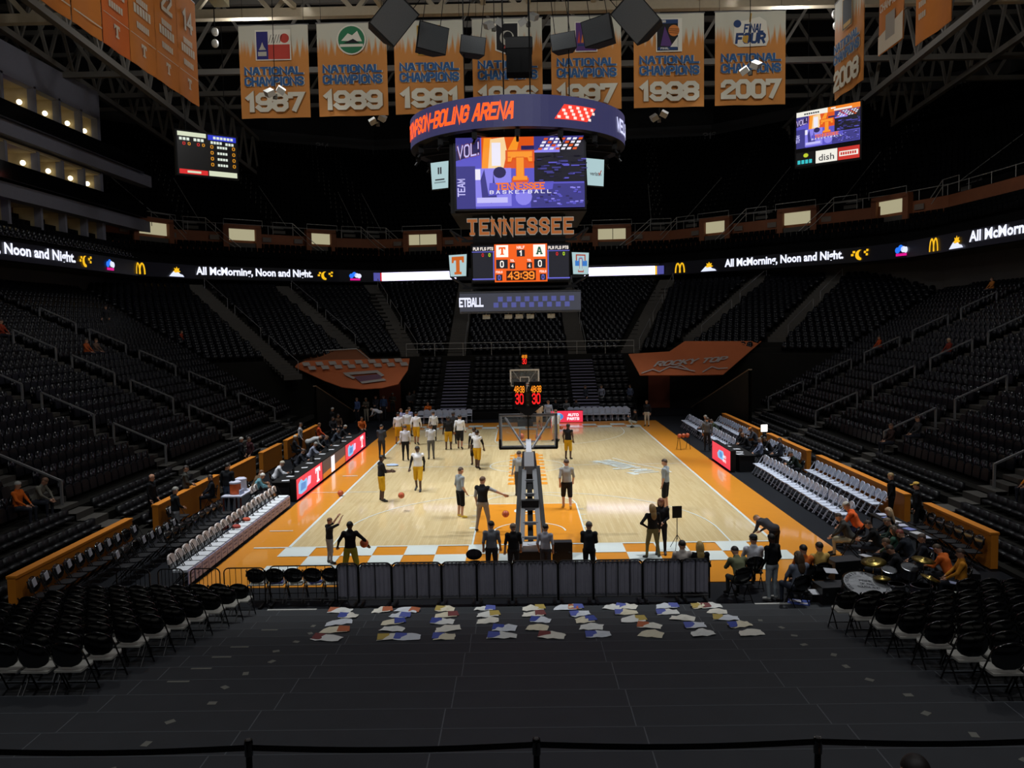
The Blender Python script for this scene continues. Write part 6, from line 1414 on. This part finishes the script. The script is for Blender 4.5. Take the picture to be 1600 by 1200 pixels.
for k, (px, py, zh, sh, hr, lb) in enumerate(((1157, 672, 1.2, '26262c', '3a2a20', 'dark jacket, leftmost'), (1170, 680, 1.15, '1a1a1e', '6a4a34', 'black jacket'), (1185, 690, 1.15, '7e86a0', '6a5a4a', 'blue-grey shirt'), (1205, 685, 1.2, '17171b', '2a2018', 'black shirt'), (1218, 690, 1.15, '3a3e48', '3a2a20', 'slate jacket'), (1247, 708, 1.2, '1d2620', '2a2018', 'dark green jacket, rightmost'), (1102, 652, 1.2, '6a6c70', '9a9a94', 'pale grey jacket, far end'), (1120, 657, 1.2, '3f4a3a', '3a2a20', 'olive jacket, far end'))):
    PP(at_head(px, py, zh), PI/2-.1, ('sit', 'sitlean')[k % 2], 'person seated at the right media table in %s' % lb, 1.76, sh, '22242a', hair=hr)
# left side table and stands
PP(F(276, 843), -.8, 'front', 'person in dark jacket and light trousers standing on the left floor', 1.78, '23282c', '8a8c8e', hair='8e8e88')
PP(F(358, 803), -.3, 'stand', 'person in big dark jacket and jeans seen from behind at the left', 1.95, '15171c', '34404e', hair='1a1614')
PP(F(292, 800), -1.2, 'front', 'person in grey shirt beside the left orange wall', 1.78, '4a4c48', '2a2a2c', hair='2a2320')
PP(F(312, 795), 2.0, 'sit', 'seated person in dark suit by the left orange wall', 1.75, '1c1e26', '1c1e26', hair='3a2a20')
PP(F(398, 785), -1.0, 'sitlean', 'person in brown patterned top behind the drinks table', 1.75, '5a4a38', '2a2a2c', hair='6a4a34')
PP(at_head(421, 741, 1.22), -1.2, 'sitlean', 'person in teal leaning at the near end of the left table', 1.72, '5f8d9a', '3a3a40', hair='cfcfca')
PP(at_head(455, 722, 1.25), -1.2, 'sitlean', 'person in white shirt with dark vest at the left table', 1.78, 'c9ccd4', '2a2a30', hair='b0a898')
PP(F(482, 722), -1.2, 'bend', 'person in white shirt bending over the left table', 1.85, 'c4c6c8', '3a3a38', hair='3a2a20')
PP(F(520, 680), -.9, 'stand', 'person in black shirt and grey trousers standing behind the left table', 1.8, '1b1c1e', '6a6a66', hair='9a9a94')
PP(F(416, 712), -1.4, 'stand', 'person in white shirt standing at the left orange wall', 1.8, 'b9bcc4', '22242a', hair='3a2a20')
PP(F(378, 742), -1.1, 'stand', 'person in long dark coat at the left orange wall', 1.8, '22242a', '22242a', hair='a8a8a2')
PP(F(392, 738), 2.4, 'stand', 'person in maroon patterned top at the left orange wall', 1.72, '4a2c30', '22242a', hair='3a2a20')
PP(at_head(455, 664, 1.25), -1.3, 'sit', 'seated person in bright orange above the left wall', 1.78, 'd8542a', '3a3f58', hair='6a4a34')
PP(at_head(445, 684, 1.2), -1.3, 'sit', 'seated person in charcoal near the bright orange shirt', 1.75, '2c2c30', '22242a', hair='c0c0ba')
for k, (px, py, sh, hr, lb) in enumerate(((500, 704, '2a2c34', '3a2a20', 'dark jacket'), (515, 693, '8e93a6', '8a8a86', 'blue-grey shirt'), (530, 683, '22242a', '6a4a34', 'black jacket'), (545, 672, '3a3f4a', '2a2018', 'slate shirt'), (556, 666, '26262a', '9a9a94', 'charcoal jacket, farthest'))):
    PP(at_head(px, py, 1.2), -1.35, 'sitlean', 'official seated at the left scorer table in %s' % lb, 1.76, sh, '22242a', hair=hr)
for k, (px, py, sh, lb) in enumerate(((497, 648, '5a4638', 'brown shirt'), (508, 640, '6a4a30', 'tan jacket'), (520, 652, '2c2c30', 'black shirt'), (565, 652, 'c0602a', 'orange shirt'))):
    PP(at_head(px, py, 1.3), PI+.5, 'sit', 'spectator by the left tunnel parapet in %s' % lb, 1.75, sh, '22242a', hair='3a2a20')
for k, (px, py, sh, lb) in enumerate(((885, 628, '6a6a6c', 'grey jacket'), (868, 634, '2a2c30', 'black shirt'), (900, 632, '3a3a3e', 'dark top'), (940, 615, '7a7e8c', 'pale grey shirt'), (985, 615, '5f6a86', 'blue shirt'), (915, 605, '3a3f4a', 'slate jacket'))):
    p = gy(px, py, 34.7 if k < 3 else 36.2); PP((p.x, p.y, 0 if k < 3 else .5), PI-.2*k, 'sit' if k < 3 else 'stand', 'person behind the far right white chairs in %s' % lb, 1.75, sh, '22242a', hair='4a3626')
# spectators in the stands
def stand_at(px, py, side):
    d = ray(px, py); a = d.z-.45*side*d.x; b = CO.z-1.35-.45*(side*CO.x-15.4); p = CO-d*(b/a); i = int((side*p.x-15.4)/TR); return (side*(15.4+i*TR+.42), p.y, Z0+RS*i)
for k, (px, py, sd, sh, ps, lb, hr) in enumerate(((12, 775, -1, 'd0641e', 'sit', 'orange sweater at the left frame edge', 'a0a09a'), (38, 765, -1, '6c6a60', 'sitarm', 'grey jacket leaning forward at the left frame edge', '6a4a34'), (135, 541, -1, 'b0562a', 'sit', 'orange shirt high in the left stand', '4a3a2a'), (150, 540, -1, '6a5448', 'sit', 'tan jacket high in the left stand', '4a3a2a'), (8, 515, -1, '8a3420', 'sit', 'dark red shirt at the top left', '3a2a20'),
        (278, 520, -1, '8a3420', 'sit', 'dark red shirt in the upper left stand', '3a2a20'), (292, 520, -1, '9a4428', 'sit', 'rust shirt in the upper left stand', '3a2a20'), (1375, 533, 1, 'b84a1e', 'sit', 'orange shirt in the right stand', '3a2a20'), (1485, 540, 1, '7a2c20', 'sit', 'maroon shirt in the right stand', 'b09a80'), (1543, 445, 1, 'a5642a', 'sit', 'amber shirt high in the right stand', '3a2a20'), (1596, 760, 1, 'd07a20', 'sit', 'orange top at the right frame edge', '3a2a20'), (1404, 675, 1, '3a2a28', 'sit', 'dark shirt low in the right stand', '5a4030'), (1428, 672, 1, '3c3c40', 'sit', 'grey shirt low in the right stand', '5a4030'))):
    PP(stand_at(px, py+10, sd), -sd*-PI/2 if sd > 0 else -PI/2, ps, 'spectator in %s' % lb, 1.78, sh, '2a2c34', hair=hr, res=.03)
PP((-13.3, gx(235, 735, -13.3).y, .1), -1.6, 'stand', 'person in dark suit standing in the left front rows', 1.8, '15171b', '15171b', style='bald')
PP((gx(165, 478, -29).x, gx(165, 478, -29).y, 6.9), PI, 'stand', 'person in dark clothes standing high in the left aisle', 1.8, '2c2c30', '3a3a3a', hair='2a2018', res=.04)
p = gy(1430, 1196, -20.0); PP((p.x, p.y, p.z-1.26), 0, 'sit', 'spectator in black just showing at the bottom right edge', 1.75, '1a1a1c', '1a1a1c', hair='1c1412')
# loose balls
ball((F(532, 771, .12)[0], F(532, 771, .12)[1], .135), 'basketball on the left apron near the sideline'); ball(gz(627, 774, .6), 'basketball bouncing left of the three-point arc')
ball(gz(790, 803, .5), 'basketball bouncing in the painted lane'); ball(gy(814, 682, 4.5), 'basketball in the air behind the left of the backboard'); ball(gy(841, 683, 5.0), 'basketball in the air behind the right of the backboard'); ball(gz(877, 668, .8), 'basketball flying near the far baseline')
# ------------------------------------------------------------------ chairs under the seated people
for k, (loc, face, lab) in enumerate(SEATED):
    place_dark(*loc, face, ' '.join(('dark chair under the '+lab.replace('seated ', '')).split()[:16]), 'chairs carrying seated people')

# ------------------------------------------------------------------ basketball goals
M_grey = mat('grey_goal_steel', '85878c', rough=.45, metal=.3); M_padk = mat('black_goal_pad', '101012', rough=.5); M_glass = mat('backboard_glass', 'c8d2d8', rough=.05, alpha=.10); M_rim = mat('orange_rim', 'c8501e', rough=.4)
def digits(mb, M0, amber, red): flat(mb, block_text(amber, .22, .35, thick=1.1), M0 @ Matrix.Translation((0, .40, 0)), 0); flat(mb, block_text(red, .36, .28, thick=1.2), M0 @ Matrix.Translation((0, .02, 0)), 1)
def goal(label, loc, rz, near):
    t = thing('basketball_goal', label, 'goal', loc, rz)
    MB().box((0, -2.0, .2), (1.05, 2.0, .34)).build('base', M_padk, t)
    mb = MB()
    for x in (-.45, .45):
        for y in (-2.8, -1.2): mb.tube((x-.03, y, .06), (x+.03, y, .06), .06, 10)
    mb.build('caster', M_frame, t)
    for s in (-1, 1):
        MB().bar((s*.43, -2.5, .35), (s*.26, -.55, 2.55), .12, .16).build('padded_strut', M_padk, t)
        MB().bar((s*.27, -2.5, .40), (s*.15, -.7, 2.5), .13, .1).build('inner_strut', M_grey, t)
        MB().bar((s*.22, -.75, 2.35), (s*.16, 1.05, 2.75), .09, .1).build('lower_arm', M_padk, t)
    for k in range(5):
        f = .18+.17*k; y, z = -2.5+1.8*f, .4+2.1*f; MB().bar((-.27+.15*f, y, z), (.27-.15*f, y, z), .10, .08).build('rung', M_grey, t)
    MB().bar((0, -1.9, .5), (0, -.9, 2.1), .16, .14).build('lift_ram', M_frame, t)
    MB().bar((0, -.75, 2.5), (0, .25, 2.78), .3, .26).build('arm_joint', M_grey, t)
    a = MB().bar((0, -.2, 2.62), (0, 1.12, 3.12), .17, .17).build('upper_arm', mat('white_goal_arm', 'b9bcc6', rough=.4), t)
    mb = MB(); flat(mb, power_t(0, 0, .06, .07), plane_M((0, -.30, 2.66), (1, 0, 0))); mb.build('arm_mark', paint('2a2a40'), a)
    MB().box((0, -.35, 2.1), (.5, .3, .5)).build('mast_pad', M_padk, t)
    MB().box((0, -1.45, 1.62), (.52, .3, .24)).build('control_box', M_padk, t); MB().box((0, -2.75, .45), (.85, .5, .3)).build('counterweight', M_padk, t); MB().path([(0, 1.08, 2.95), (0, 1.08, 4.1)], .025, 6).build('clock_mast', M_padk, t)
    mb = MB(); mb.box((.08, -2.75, .68), (.62, .42, .16)); mb.ell((.15, -2.8, .76), (.26, .18, .07), 10, 5); mb.build('weight_cover', mat('pale_cover', 'b7b9c0', rough=.6), t)
    bb = MB().box((0, 1.2, 3.44), (1.83, .02, 1.07)).build('backboard', M_glass, t)
    mb = MB()
    for s in (-1, 1): mb.box((s*.93, 1.2, 3.44), (.05, .06, 1.14)); mb.box((0, 1.2, 3.44+s*.55), (1.91, .06, .05))
    mb.build('board_frame', M_grey if near else mat('pale_board_frame', 'c9ccd2', rough=.4), bb)
    mb = MB()
    for s in (-1, 1): mb.box((s*.88, 1.214, 3.44), (.05, .006, 1.05)); mb.box((s*.28, 1.214, 3.30), (.05, .006, .46)); mb.box((0, 1.214, 3.44+s*.5), (1.7, .006, .05)); mb.box((0, 1.214, 3.3+s*.205), (.52, .006, .05))
    mb.build('white_border', paint('d5d6d8'), bb)
    mb = MB(); mb.box((0, 1.2, 2.88), (1.9, .1, .07))
    for s in (-1, 1): mb.box((s*.93, 1.2, 3.03), (.08, .1, .3))
    mb.build('board_pad', M_padk, bb)
    for s in (-1, 1): MB().bar((s*.75, 1.17, 3.9), (s*.12, .55, 2.98), .05, .05).build('brace', M_grey, t)
    mb = MB(); mb.path([(.228*math.cos(a_), 1.585+.228*math.sin(a_), 3.05) for a_ in np.linspace(0, 2*PI, 25)], .012, 6); mb.box((0, 1.29, 3.03), (.16, .16, .05)); rm = mb.build('rim', M_rim, t)
    mb = MB()
    for k in range(12):
        for sg in (-1, 1):
            pts = [((.225-.1*min(1, j/3))*math.cos(2*PI*k/12+sg*.26*j), 1.585+(.225-.1*min(1, j/3))*math.sin(2*PI*k/12+sg*.26*j), 3.04-.11*j) for j in range(5)]; mb.path(pts, .005, 3)
    mb.build('net', paint('e4e2dc'), rm)
    MB().prism([(-.09, 3.97), (.09, 3.97), (.46, 4.28), (-.46, 4.28)], -.04, .04, 0, Matrix.Translation((0, 1.1, 0)) @ Matrix(((1, 0, 0, 0), (0, 0, -1, 0), (0, 1, 0, 0), (0, 0, 0, 1)))).build('clock_bracket', M_padk, t)
    AMB, RED = emis('ff9420', 1.2), emis('ff2020', 1.15)
    for s in ((-1, 1) if near else (0,)):
        M0 = Matrix.Translation((s*.25, 1.1, 4.68)) @ Matrix.Rotation(s*.25, 4, 'Z'); c_ = MB().box((0, 0, 0), (.38, .16, .78), M=M0).build('shot_clock', M_black, t)
        mb = MB(); Mf = M0 @ (Matrix(((1, 0, 0, 0), (0, 0, -1, -.085), (0, 1, 0, -.36), (0, 0, 0, 1))) if near else Matrix(((-1, 0, 0, 0), (0, 0, 1, .085), (0, 1, 0, -.36), (0, 0, 0, 1))))
        digits(mb, Mf, '48:38', '30'); mb.build('clock_digits', [AMB, RED], c_)
    return t
goal('near basketball goal seen from behind with padded post and shot clocks', (0, 0, 0), 0, True)
goal('far basketball goal facing the camera with a white-bordered backboard', (0, CL, 0), PI, False)

# ------------------------------------------------------------------ courtside displays and tables
RED_, LRED = emis('d8304a', 1.25), emis('ff8f9c', 1.2)
def led(label, o, xdir, L, H, style):
    """display face starting at o, running along xdir"""
    d = Vector(xdir).normalized(); t = thing('courtside_display', label, 'display', o, math.atan2(d.y, d.x)); MB().box((L/2, .13, H/2), (L, .24, H)).build('cabinet', M_black, t)
    mb = MB(); M0 = plane_M((0, -.0, 0), (1, 0, 0)); lv = [0]
    def q(VF, m): lv[0] += 1; flat(mb, VF, M0 @ Matrix.Translation((0, 0, .004+.002*lv[0])), m)
    ms = [RED_, emis('6fb4e0', 1.2), emis('f2b6e0', 1.2), emis('4a4650', .6), emis('d87a30', .8), emis('f6eef6', 1.2), emis('3f86c8', 1.1)]
    if style == 'red':
        q(rect(.02, .03, L-.02, H-.03), 0); a = L*.3
        q(polyf([(a-1.0, .25*H), (a-.6, .15*H), (a+.2, .18*H), (a+.5, .4*H), (a+.3, .75*H), (a-.2, .68*H), (a-.6, .85*H), (a-1.0, .7*H)]), 1); q(polyf([(a-.7, .3*H), (a+.1, .3*H), (a+.2, .6*H), (a-.6, .65*H)]), 6)
        q(polyf([(a+.3, .3*H), (a+.9, .35*H), (a+1.0, .7*H), (a+.5, .75*H)]), 2); q(power_t(L*.8, H*.5, .42, H*.36), 5)
    elif style == 'grey': q(rect(.02, .03, L-.02, H-.03), 3); q(polyf([(.02, .03), (L-.02, .03), (L-.02, .45*H), (.02, .3*H)]), 4); q(rect(L*.35, .05, L*.5, H-.08), 5)
    elif style == 'parts': q(rect(.02, .03, L-.02, H-.03), 0); q(disc(L*.25, H*.5, .32, 14, .26), 1); q(disc(L*.32, H*.5, .2, 12, .18), 6); q(shift(block_text('AUTO', .2, .75, thick=1.6), L*.7, H*.52), 5); q(shift(block_text('PARTS', .2, .85, thick=1.6), L*.7, H*.2), 5)
    else: q(rect(.02, .03, L-.02, H-.03), 0); q(polyf([(.35*L, .3*H), (.62*L, .28*H), (.7*L, .5*H), (.62*L, .75*H), (.4*L, .72*H), (.3*L, .5*H)]), 1); q(disc(.5*L, .52*H, .3, 12, .14), 6); q(shift(block_text('AUTO', .13, .6, thick=1.5), L*.7, H*.45), 5); q(shift(block_text('PARTS', .13, .6, thick=1.5), L*.7, H*.25), 5)
    mb.build('display_picture', ms, t); return t
led('red courtside display with a blue logo, nearest of three on the left', (-9.28, 6.9, .02), (0, 1, 0), 4.3, .88, 'red')
led('grey courtside display with orange streaks, middle of three on the left', (-9.28, 11.25, .02), (0, 1, 0), 4.8, .88, 'grey')
led('red courtside display with a blue logo, farthest of three on the left', (-9.28, 16.1, .02), (0, 1, 0), 5.4, .88, 'red')
led('red courtside display facing the court from the right media table', (9.32, 15.5, .02), (0, -1, 0), 3.6, .95, 'sq')
led('red display lettered in white behind the far baseline', (1.75, 31.6, 0), (1, 0, 0), 2.3, .85, 'parts')
M_cloth = cloth('121317')
for lab, x, y0, y1 in (('long black-draped scorer table on the left sideline', -9.95, 7.0, 21.4), ('black-draped media table on the right sideline', 10.1, 11.9, 15.4)):
    t = thing('media_table', lab, 'table', (x, (y0+y1)/2, 0)); MB().box((0, 0, .73), (.75, y1-y0, .04)).build('table_top', M_black, t); s_ = 1 if x > 0 else -1
    MB().box((-s_*.35, 0, .36), (.03, y1-y0, .70)).build('front_cloth', M_cloth, t)
    for e in (-1, 1): MB().box((0, e*((y1-y0)/2-.05), .36), (.68, .03, .70)).build('end_cloth', M_cloth, t)
k = 0
for (x, y, r) in ((-9.85, 7.4, .2), (-9.9, 8.3, -.3), (-10.0, 9.4, .1), (-9.85, 10.4, .4), (-9.95, 11.6, -.2), (-9.9, 12.8, .3), (-10.0, 14.2, 0), (-9.85, 15.6, .2), (-9.95, 17.0, -.3), (-9.9, 18.6, .2), (-9.95, 20.2, .1)):
    k += 1; o = tag(MB().box((0, 0, .006), (.3, .22, .012)).build('paper_stack', paint('c6c8d0')), 'white papers on the scorer table, %s from the camera' % nth(k), 'paper', 'papers on the scorer table'); o.location = (x, y, .75); o.rotation_euler = (0, 0, r)
k = 0
for (x, y, r) in ((9.85, 12.3, .2), (10.0, 12.9, -.3), (10.1, 13.8, .1), (9.9, 14.7, .4)):
    k += 1; o = tag(MB().box((0, 0, .006), (.32, .24, .012)).build('paper_stack', paint('c9cbd4')), 'white papers on the right media table, %s from the camera' % nth(k), 'paper', 'papers on the right media table'); o.location = (x, y, .75); o.rotation_euler = (0, 0, r)
for k, (x, y) in enumerate(((-10.05, 8.8), (-10.05, 12.2), (-10.05, 15.0), (-10.05, 18.0))):
    t = thing('laptop', 'dark laptop on the scorer table, %s from the camera' % nth(k+1), 'laptop', (x, y, .75), PI/2, group='laptops on the scorer table')
    MB().box((0, 0, .01), (.34, .24, .02)).build('keyboard_base', M_frame, t); MB().box((0, -.13, .13), (.34, .015, .23)).build('screen', M_frame, t)
p = gz(1194, 669, 1.25); t = thing('light_panel', 'small glowing white panel on a stand at the right media table', 'lamp', (p.x, p.y, 0), .35)
MB().box((0, 0, 1.25), (.36, .06, .36)).build('panel', emis('fff6ee', 3.0), t); MB().box((0, .045, 1.25), (.4, .04, .4)).build('housing', M_frame, t); MB().tube((0, .04, .05), (0, .04, 1.06), .02, 6).build('pole', M_frame, t); MB().lathe([(.2, 0), (.2, .03), (.03, .06)], 12).build('foot', M_frame, t)
# monitor on a tripod
p = gz(1058, 858); h = gy(1058, 800, p.y).z; t = thing('tripod_monitor', 'black square monitor on a thin stand beside the two people in black', 'monitor', (p.x, p.y, 0), .15)
MB().box((0, 0, h), (.29, .05, .36)).build('screen_case', M_black, t); MB().tube((0, 0, .3), (0, 0, h-.18), .014, 6).build('pole', M_frame, t)
for k in range(3): MB().tube((0, 0, .45), (.28*math.cos(2.1*k), .28*math.sin(2.1*k), 0), .01, 5).build('leg', M_frame, t)
# ball rack
p = gz(1068, 702); t = thing('ball_rack', 'black folding ball rack on the right apron', 'rack', (p.x, p.y, 0), .4)
for s in (-1, 1):
    MB().path([(s*.3, -.2, 0), (s*.3, 0, .9), (s*.3, .2, 0)], .015, 5).build('leg', M_frame, t)
for y in (-.09, .09): MB().path([(-.34, y, .62), (.34, y, .62)], .012, 5).build('shelf_rail', M_frame, t)
MB().path([(-.3, 0, .9), (.3, 0, .9)], .012, 5).build('top_rail', M_frame, t)
for k, dx in enumerate((-.25, 0, .25)): ball((p.x+dx*math.cos(.4), p.y+dx*math.sin(.4), .75), 'basketball on the right apron rack, %s from the left' % nth(k+1))
# drinks table
p = gz(392, 800); p.x -= .45; t = thing('drinks_table', 'white drinks table with reddish legs behind the courtside chairs', 'table', (p.x, p.y, 0)); MB().box((0, 0, .74), (.75, 1.5, .05)).build('table_top', paint('c4c8dc'), t)
for sx in (-1, 1):
    for sy in (-1, 1): MB().box((sx*.32, sy*.68, .36), (.05, .05, .72)).build('leg', paint('6a2a20'), t)
for k, (dy, c_) in enumerate(((-.3, 'd8602a'), (.35, 'c9cbd6'))):
    o = thing('drinks_cooler', '%s drinks cooler with pale lid on the white table' % ('orange', 'whitish')[k], 'cooler', (p.x, p.y+dy, .765)); MB().lathe([(.19, 0), (.2, .05), (.205, .4)], 18).build('tub', mat('cooler_'+c_, c_, rough=.45), o); MB().lathe([(.215, .40), (.215, .46), (.15, .5), (.03, .51)], 18).build('lid', paint('c4c8dc'), o); MB().box((-.21, 0, .06), (.06, .04, .05)).build('tap', paint('c4c8dc'), o)
for k in range(3):
    o = tag(MB().lathe([(.035, 0), (.04, .16), (.015, .19), (.015, .22)], 10).build('water_bottle', paint('b9c4e0', .3)), 'pale water bottle on the drinks table, %s of three' % nth(k+1), 'bottle', 'bottles on the drinks table'); o.location = (p.x+.25, p.y-.5+.16*k, .765)
p = gz(353, 811, .4); t = thing('ice_tub', 'wide blue and white ice tub on the left floor', 'tub', (p.x, p.y, 0)); MB().lathe([(.25, 0), (.27, .02), (.34, .4), (.32, .41), (.25, .08)], 22).build('tub_shell', paint('7f9cd0', .4), t); MB().lathe([(.001, .34), (.31, .34)], 22).build('ice', paint('c3cde4', .3), t)

# ------------------------------------------------------------------ drum kit and band gear at the near right
M_shell = mat('silver_drum_shell', '54565c', rough=.25, metal=.7); M_head = mat('white_drum_head', 'c9cbd0', rough=.5); M_brass = mat('brass_cymbal', 'a58f4c', rough=.28, metal=.85); M_chrome = mat('chrome', '8c8e92', rough=.2, metal=.9)
pc = gz(1355, 914, .72); t = thing('bass_drum', 'large bass drum with lettered white head tilted to the camera', 'drum', (pc.x, pc.y, .0)); R_ = .54
T = Matrix.Translation((0, 0, .72)) @ Matrix.Rotation(-.12, 4, 'Z') @ Matrix.Rotation(.30, 4, 'X') @ Matrix.Rotation(.10, 4, 'Y')
MB().lathe([(R_, -.40), (R_, -.02)], 32, 0, T).build('shell', mat('black_drum_shell', '101013', rough=.3), t); MB().lathe([(R_+.025, -.05), (R_+.025, .012), (R_-.012, .016)], 32, 0, T, False).build('hoop', M_bplas, t)
MB().lathe([(.001, .004), (R_-.005, .004)], 32, 0, T).build('head', M_head, t)
mb = MB(); s_ = 'UNIVERSITY OF TENNESSEE'
for k, ch in enumerate(s_):
    a = PI*1.16-k*(PI*1.32/(len(s_)-1))
    if ch != ' ': flat(mb, block_text(ch, .085, .06, thick=1.5), T @ Matrix.Translation((.41*math.cos(a), .41*math.sin(a), .008)) @ Matrix.Rotation(a-PI/2, 4, 'Z'))
for k, (tx, wd) in enumerate((('PRIDE', .3), ('OF THE', .32), ('SOUTHLAND', .5))): flat(mb, block_text(tx, .07, wd, thick=1.4), T @ Matrix.Translation((0, .12-.13*k, .008)))
mb.build('head_lettering', paint('3a3a42'), t)
for k in range(3):
    a = 2*PI*k/3; MB().tube((.35*math.cos(a), .35*math.sin(a), .1), (.4*math.cos(a), .4*math.sin(a), .42), .02, 6).build('stand_leg', M_chrome, t)
def cymbal(px, py, z, r, tx, ty, label, floor=0.0):
    p = gz(px, py, z); t = thing('cymbal', label, 'cymbal', (p.x, p.y, 0), group='cymbals of the drum kit'); T = Matrix.Translation((0, 0, z)) @ Matrix.Rotation(tx, 4, 'X') @ Matrix.Rotation(ty, 4, 'Y')
    MB().lathe([(r, -.02), (r*.5, .0), (.06, .012), (.05, .03), (.012, .04)], 28, 0, T).build('bronze_disc', M_brass, t, True); MB().tube((0, 0, .25), (0, 0, z), .012, 6).build('pole', M_chrome, t)
    for k in range(3): MB().tube((0, 0, .35), (.2*math.cos(2.1*k), .2*math.sin(2.1*k), 0), .01, 5).build('leg', M_chrome, t)
cymbal(1365, 877, 1.1, .29, .15, -.12, 'large brass cymbal, upper left of the drum kit'); cymbal(1443, 874, 1.1, .27, .12, .1, 'large brass cymbal, upper right of the drum kit'); cymbal(1378, 902, .85, .2, .05, 0, 'small brass hi-hat cymbal left of the snare'); cymbal(1454, 902, .95, .22, .1, .3, 'tilted brass cymbal at the right of the drum kit')
def drum(px, py, z, r, d, label, tilt=0.0, shell=None):
    p = gz(px, py, z); t = thing('drum', label, 'drum', (p.x, p.y, 0), group='drums of the drum kit'); T = Matrix.Translation((0, 0, z)) @ Matrix.Rotation(tilt, 4, 'X')
    MB().lathe([(r, -d), (r, 0)], 20, 0, T).build('shell', shell or M_shell, t); MB().lathe([(.001, .003), (r-.01, .003)], 20, 0, T).build('head', M_head if 'snare' in label else mat('grey_drum_head', '6a6c72', rough=.5), t); MB().lathe([(r+.012, -.02), (r+.012, .008), (r-.012, .012)], 20, 0, T, False).build('hoop', M_chrome, t)
    for k in range(3): MB().tube((r*.8*math.cos(2.1*k), r*.8*math.sin(2.1*k), z-d), (r*1.2*math.cos(2.1*k), r*1.2*math.sin(2.1*k), 0), .012, 5).build('leg', M_chrome, t)
drum(1389, 890, .85, .17, .2, 'silver tom drum at the left of the kit', .3); drum(1422, 886, .85, .2, .26, 'larger silver tom drum in the middle of the kit', .3); drum(1401, 913, .72, .19, .13, 'snare drum with pale head at the front of the kit'); drum(1440, 915, .62, .24, .42, 'floor tom with grey head at the right of the kit', 0, mat('plum_shell', '3a3744', rough=.35))
def case(px, py, z, d, label, rz=0):
    p = gz(px, py, 0); t = thing('equipment_case', label, 'case', (p.x, p.y, z), rz); MB().box((0, 0, d[2]/2), d).build('case_body', M_padk, t); MB().box((0, 0, d[2]+.01), (d[0]*.98, d[1]*.98, .02)).build('lid', mat('case_lid', '26272c', rough=.5), t)
    for s in (-1, 1): MB().box((s*d[0]*.35, -d[1]/2-.01, d[2]*.7), (.06, .02, .05)).build('latch', M_chrome, t)
case(1300, 945, 0, (.75, .55, .5), 'black equipment case left of the bass drum', .1); case(1318, 915, 0, (.8, .5, .7), 'taller black equipment case behind the bass drum', .2); case(879, 893, 0, (.55, .3, .85), 'black camera bag stood behind the barriers'); case(1495, 925, .1, (.9, .6, .45), 'low black case at the right of the drum kit', -.2)
for k, (px, py, z, c_, lb) in enumerate(((1298, 892, .75, 'b9bcc6', 'white sheet music on the taller black case'), (1274, 925, .35, 'c9cbd2', 'white folded sheet beside the hooded top'), (1352, 868, .4, 'b0b2ba', 'white sheet on the floor by the band'), (1350, 860, .4, 'b9bcc4', 'second white sheet by the band'), (1492, 911, .6, '8f98b8', 'small pale sheet on the low black case'), (1462, 858, .75, '8a92c0', 'blue and white papers on the band table'), (1358, 845, .6, 'a8907a', 'buff folder on a band lap'))):
    p = gz(px, py, z); mb = MB(); mb.box((0, 0, 0), (.3, .22, .012)); o = tag(mb.build('paper_sheet', paint(c_)), lb, 'paper'); o.location = p; o.rotation_euler = (.3 if k in (0, 1) else .1, .1, .3*k)
p = gz(1248, 941, .11); t = thing('poster', 'blue and white printed poster lying at the riser edge on the right', 'paper', (p.x, p.y, .115), -.35); MB().box((0, 0, 0), (.5, .36, .01)).build('sheet', paint('3f55a8'), t)
mb = MB(); mb.box((-.08, .06, .007), (.26, .16, .004)); mb.box((.12, -.08, .007), (.18, .1, .004)); mb.build('print', paint('c4bfc4'), t)
o = thing('band_table', 'dark table with papers in front of the right black chairs', 'table', (11.1, -1.2, 0)); MB().box((0, 0, .73), (.6, 3.2, .04)).build('table_top', M_black, o)
for sy in (-1, 1):
    for sx in (-1, 1): MB().box((sx*.26, sy*1.5, .36), (.04, .04, .72)).build('leg', M_frame, o)
for k in range(7):
    q_ = tag(MB().box((0, 0, .006), (.26, .3, .012)).build('paper_stack', paint(('b9bcd0', 'c4c4c8', '7a84c0')[k % 3])), 'papers on the band table, %s from the camera' % nth(k+1), 'paper', 'papers on the band table'); q_.location = (11.1, -2.6+.46*k, .75); q_.rotation_euler = (0, 0, .2*(k % 3))
# black bins / rolled chair backs behind the barrier
t = thing('stool', 'black round-backed stool just left of the grey tee at the barriers', 'stool', F(742, 905)); MB().lathe([(.17, .43), (.18, .46), (.17, .48)], 16).build('seat', M_bplas, t); MB().prism([(.22*math.cos(a_), .74+.15*math.sin(a_)) for a_ in np.linspace(0, 2*PI, 17)[:-1]], -.015, .015, 0, Matrix.Translation((0, -.17, 0)) @ Matrix(((1, 0, 0, 0), (0, 0, -1, 0), (0, 1, 0, 0), (0, 0, 0, 1)))).build('backrest', M_bplas, t)
for k in range(4): MB().tube((.12*math.cos(PI/4+k*PI/2), .12*math.sin(PI/4+k*PI/2), .43), (.2*math.cos(PI/4+k*PI/2), .2*math.sin(PI/4+k*PI/2), 0), .012, 5).build('leg', M_frame, t)
p = gz(613, 728); o = tag(MB().ell((0, 0, .05), (.32, .2, .06), 12, 6).build('towel', cloth('a9bde0')), 'pale blue towel dropped beside the left three-point area', 'towel'); o.location = (p.x, p.y, 0)
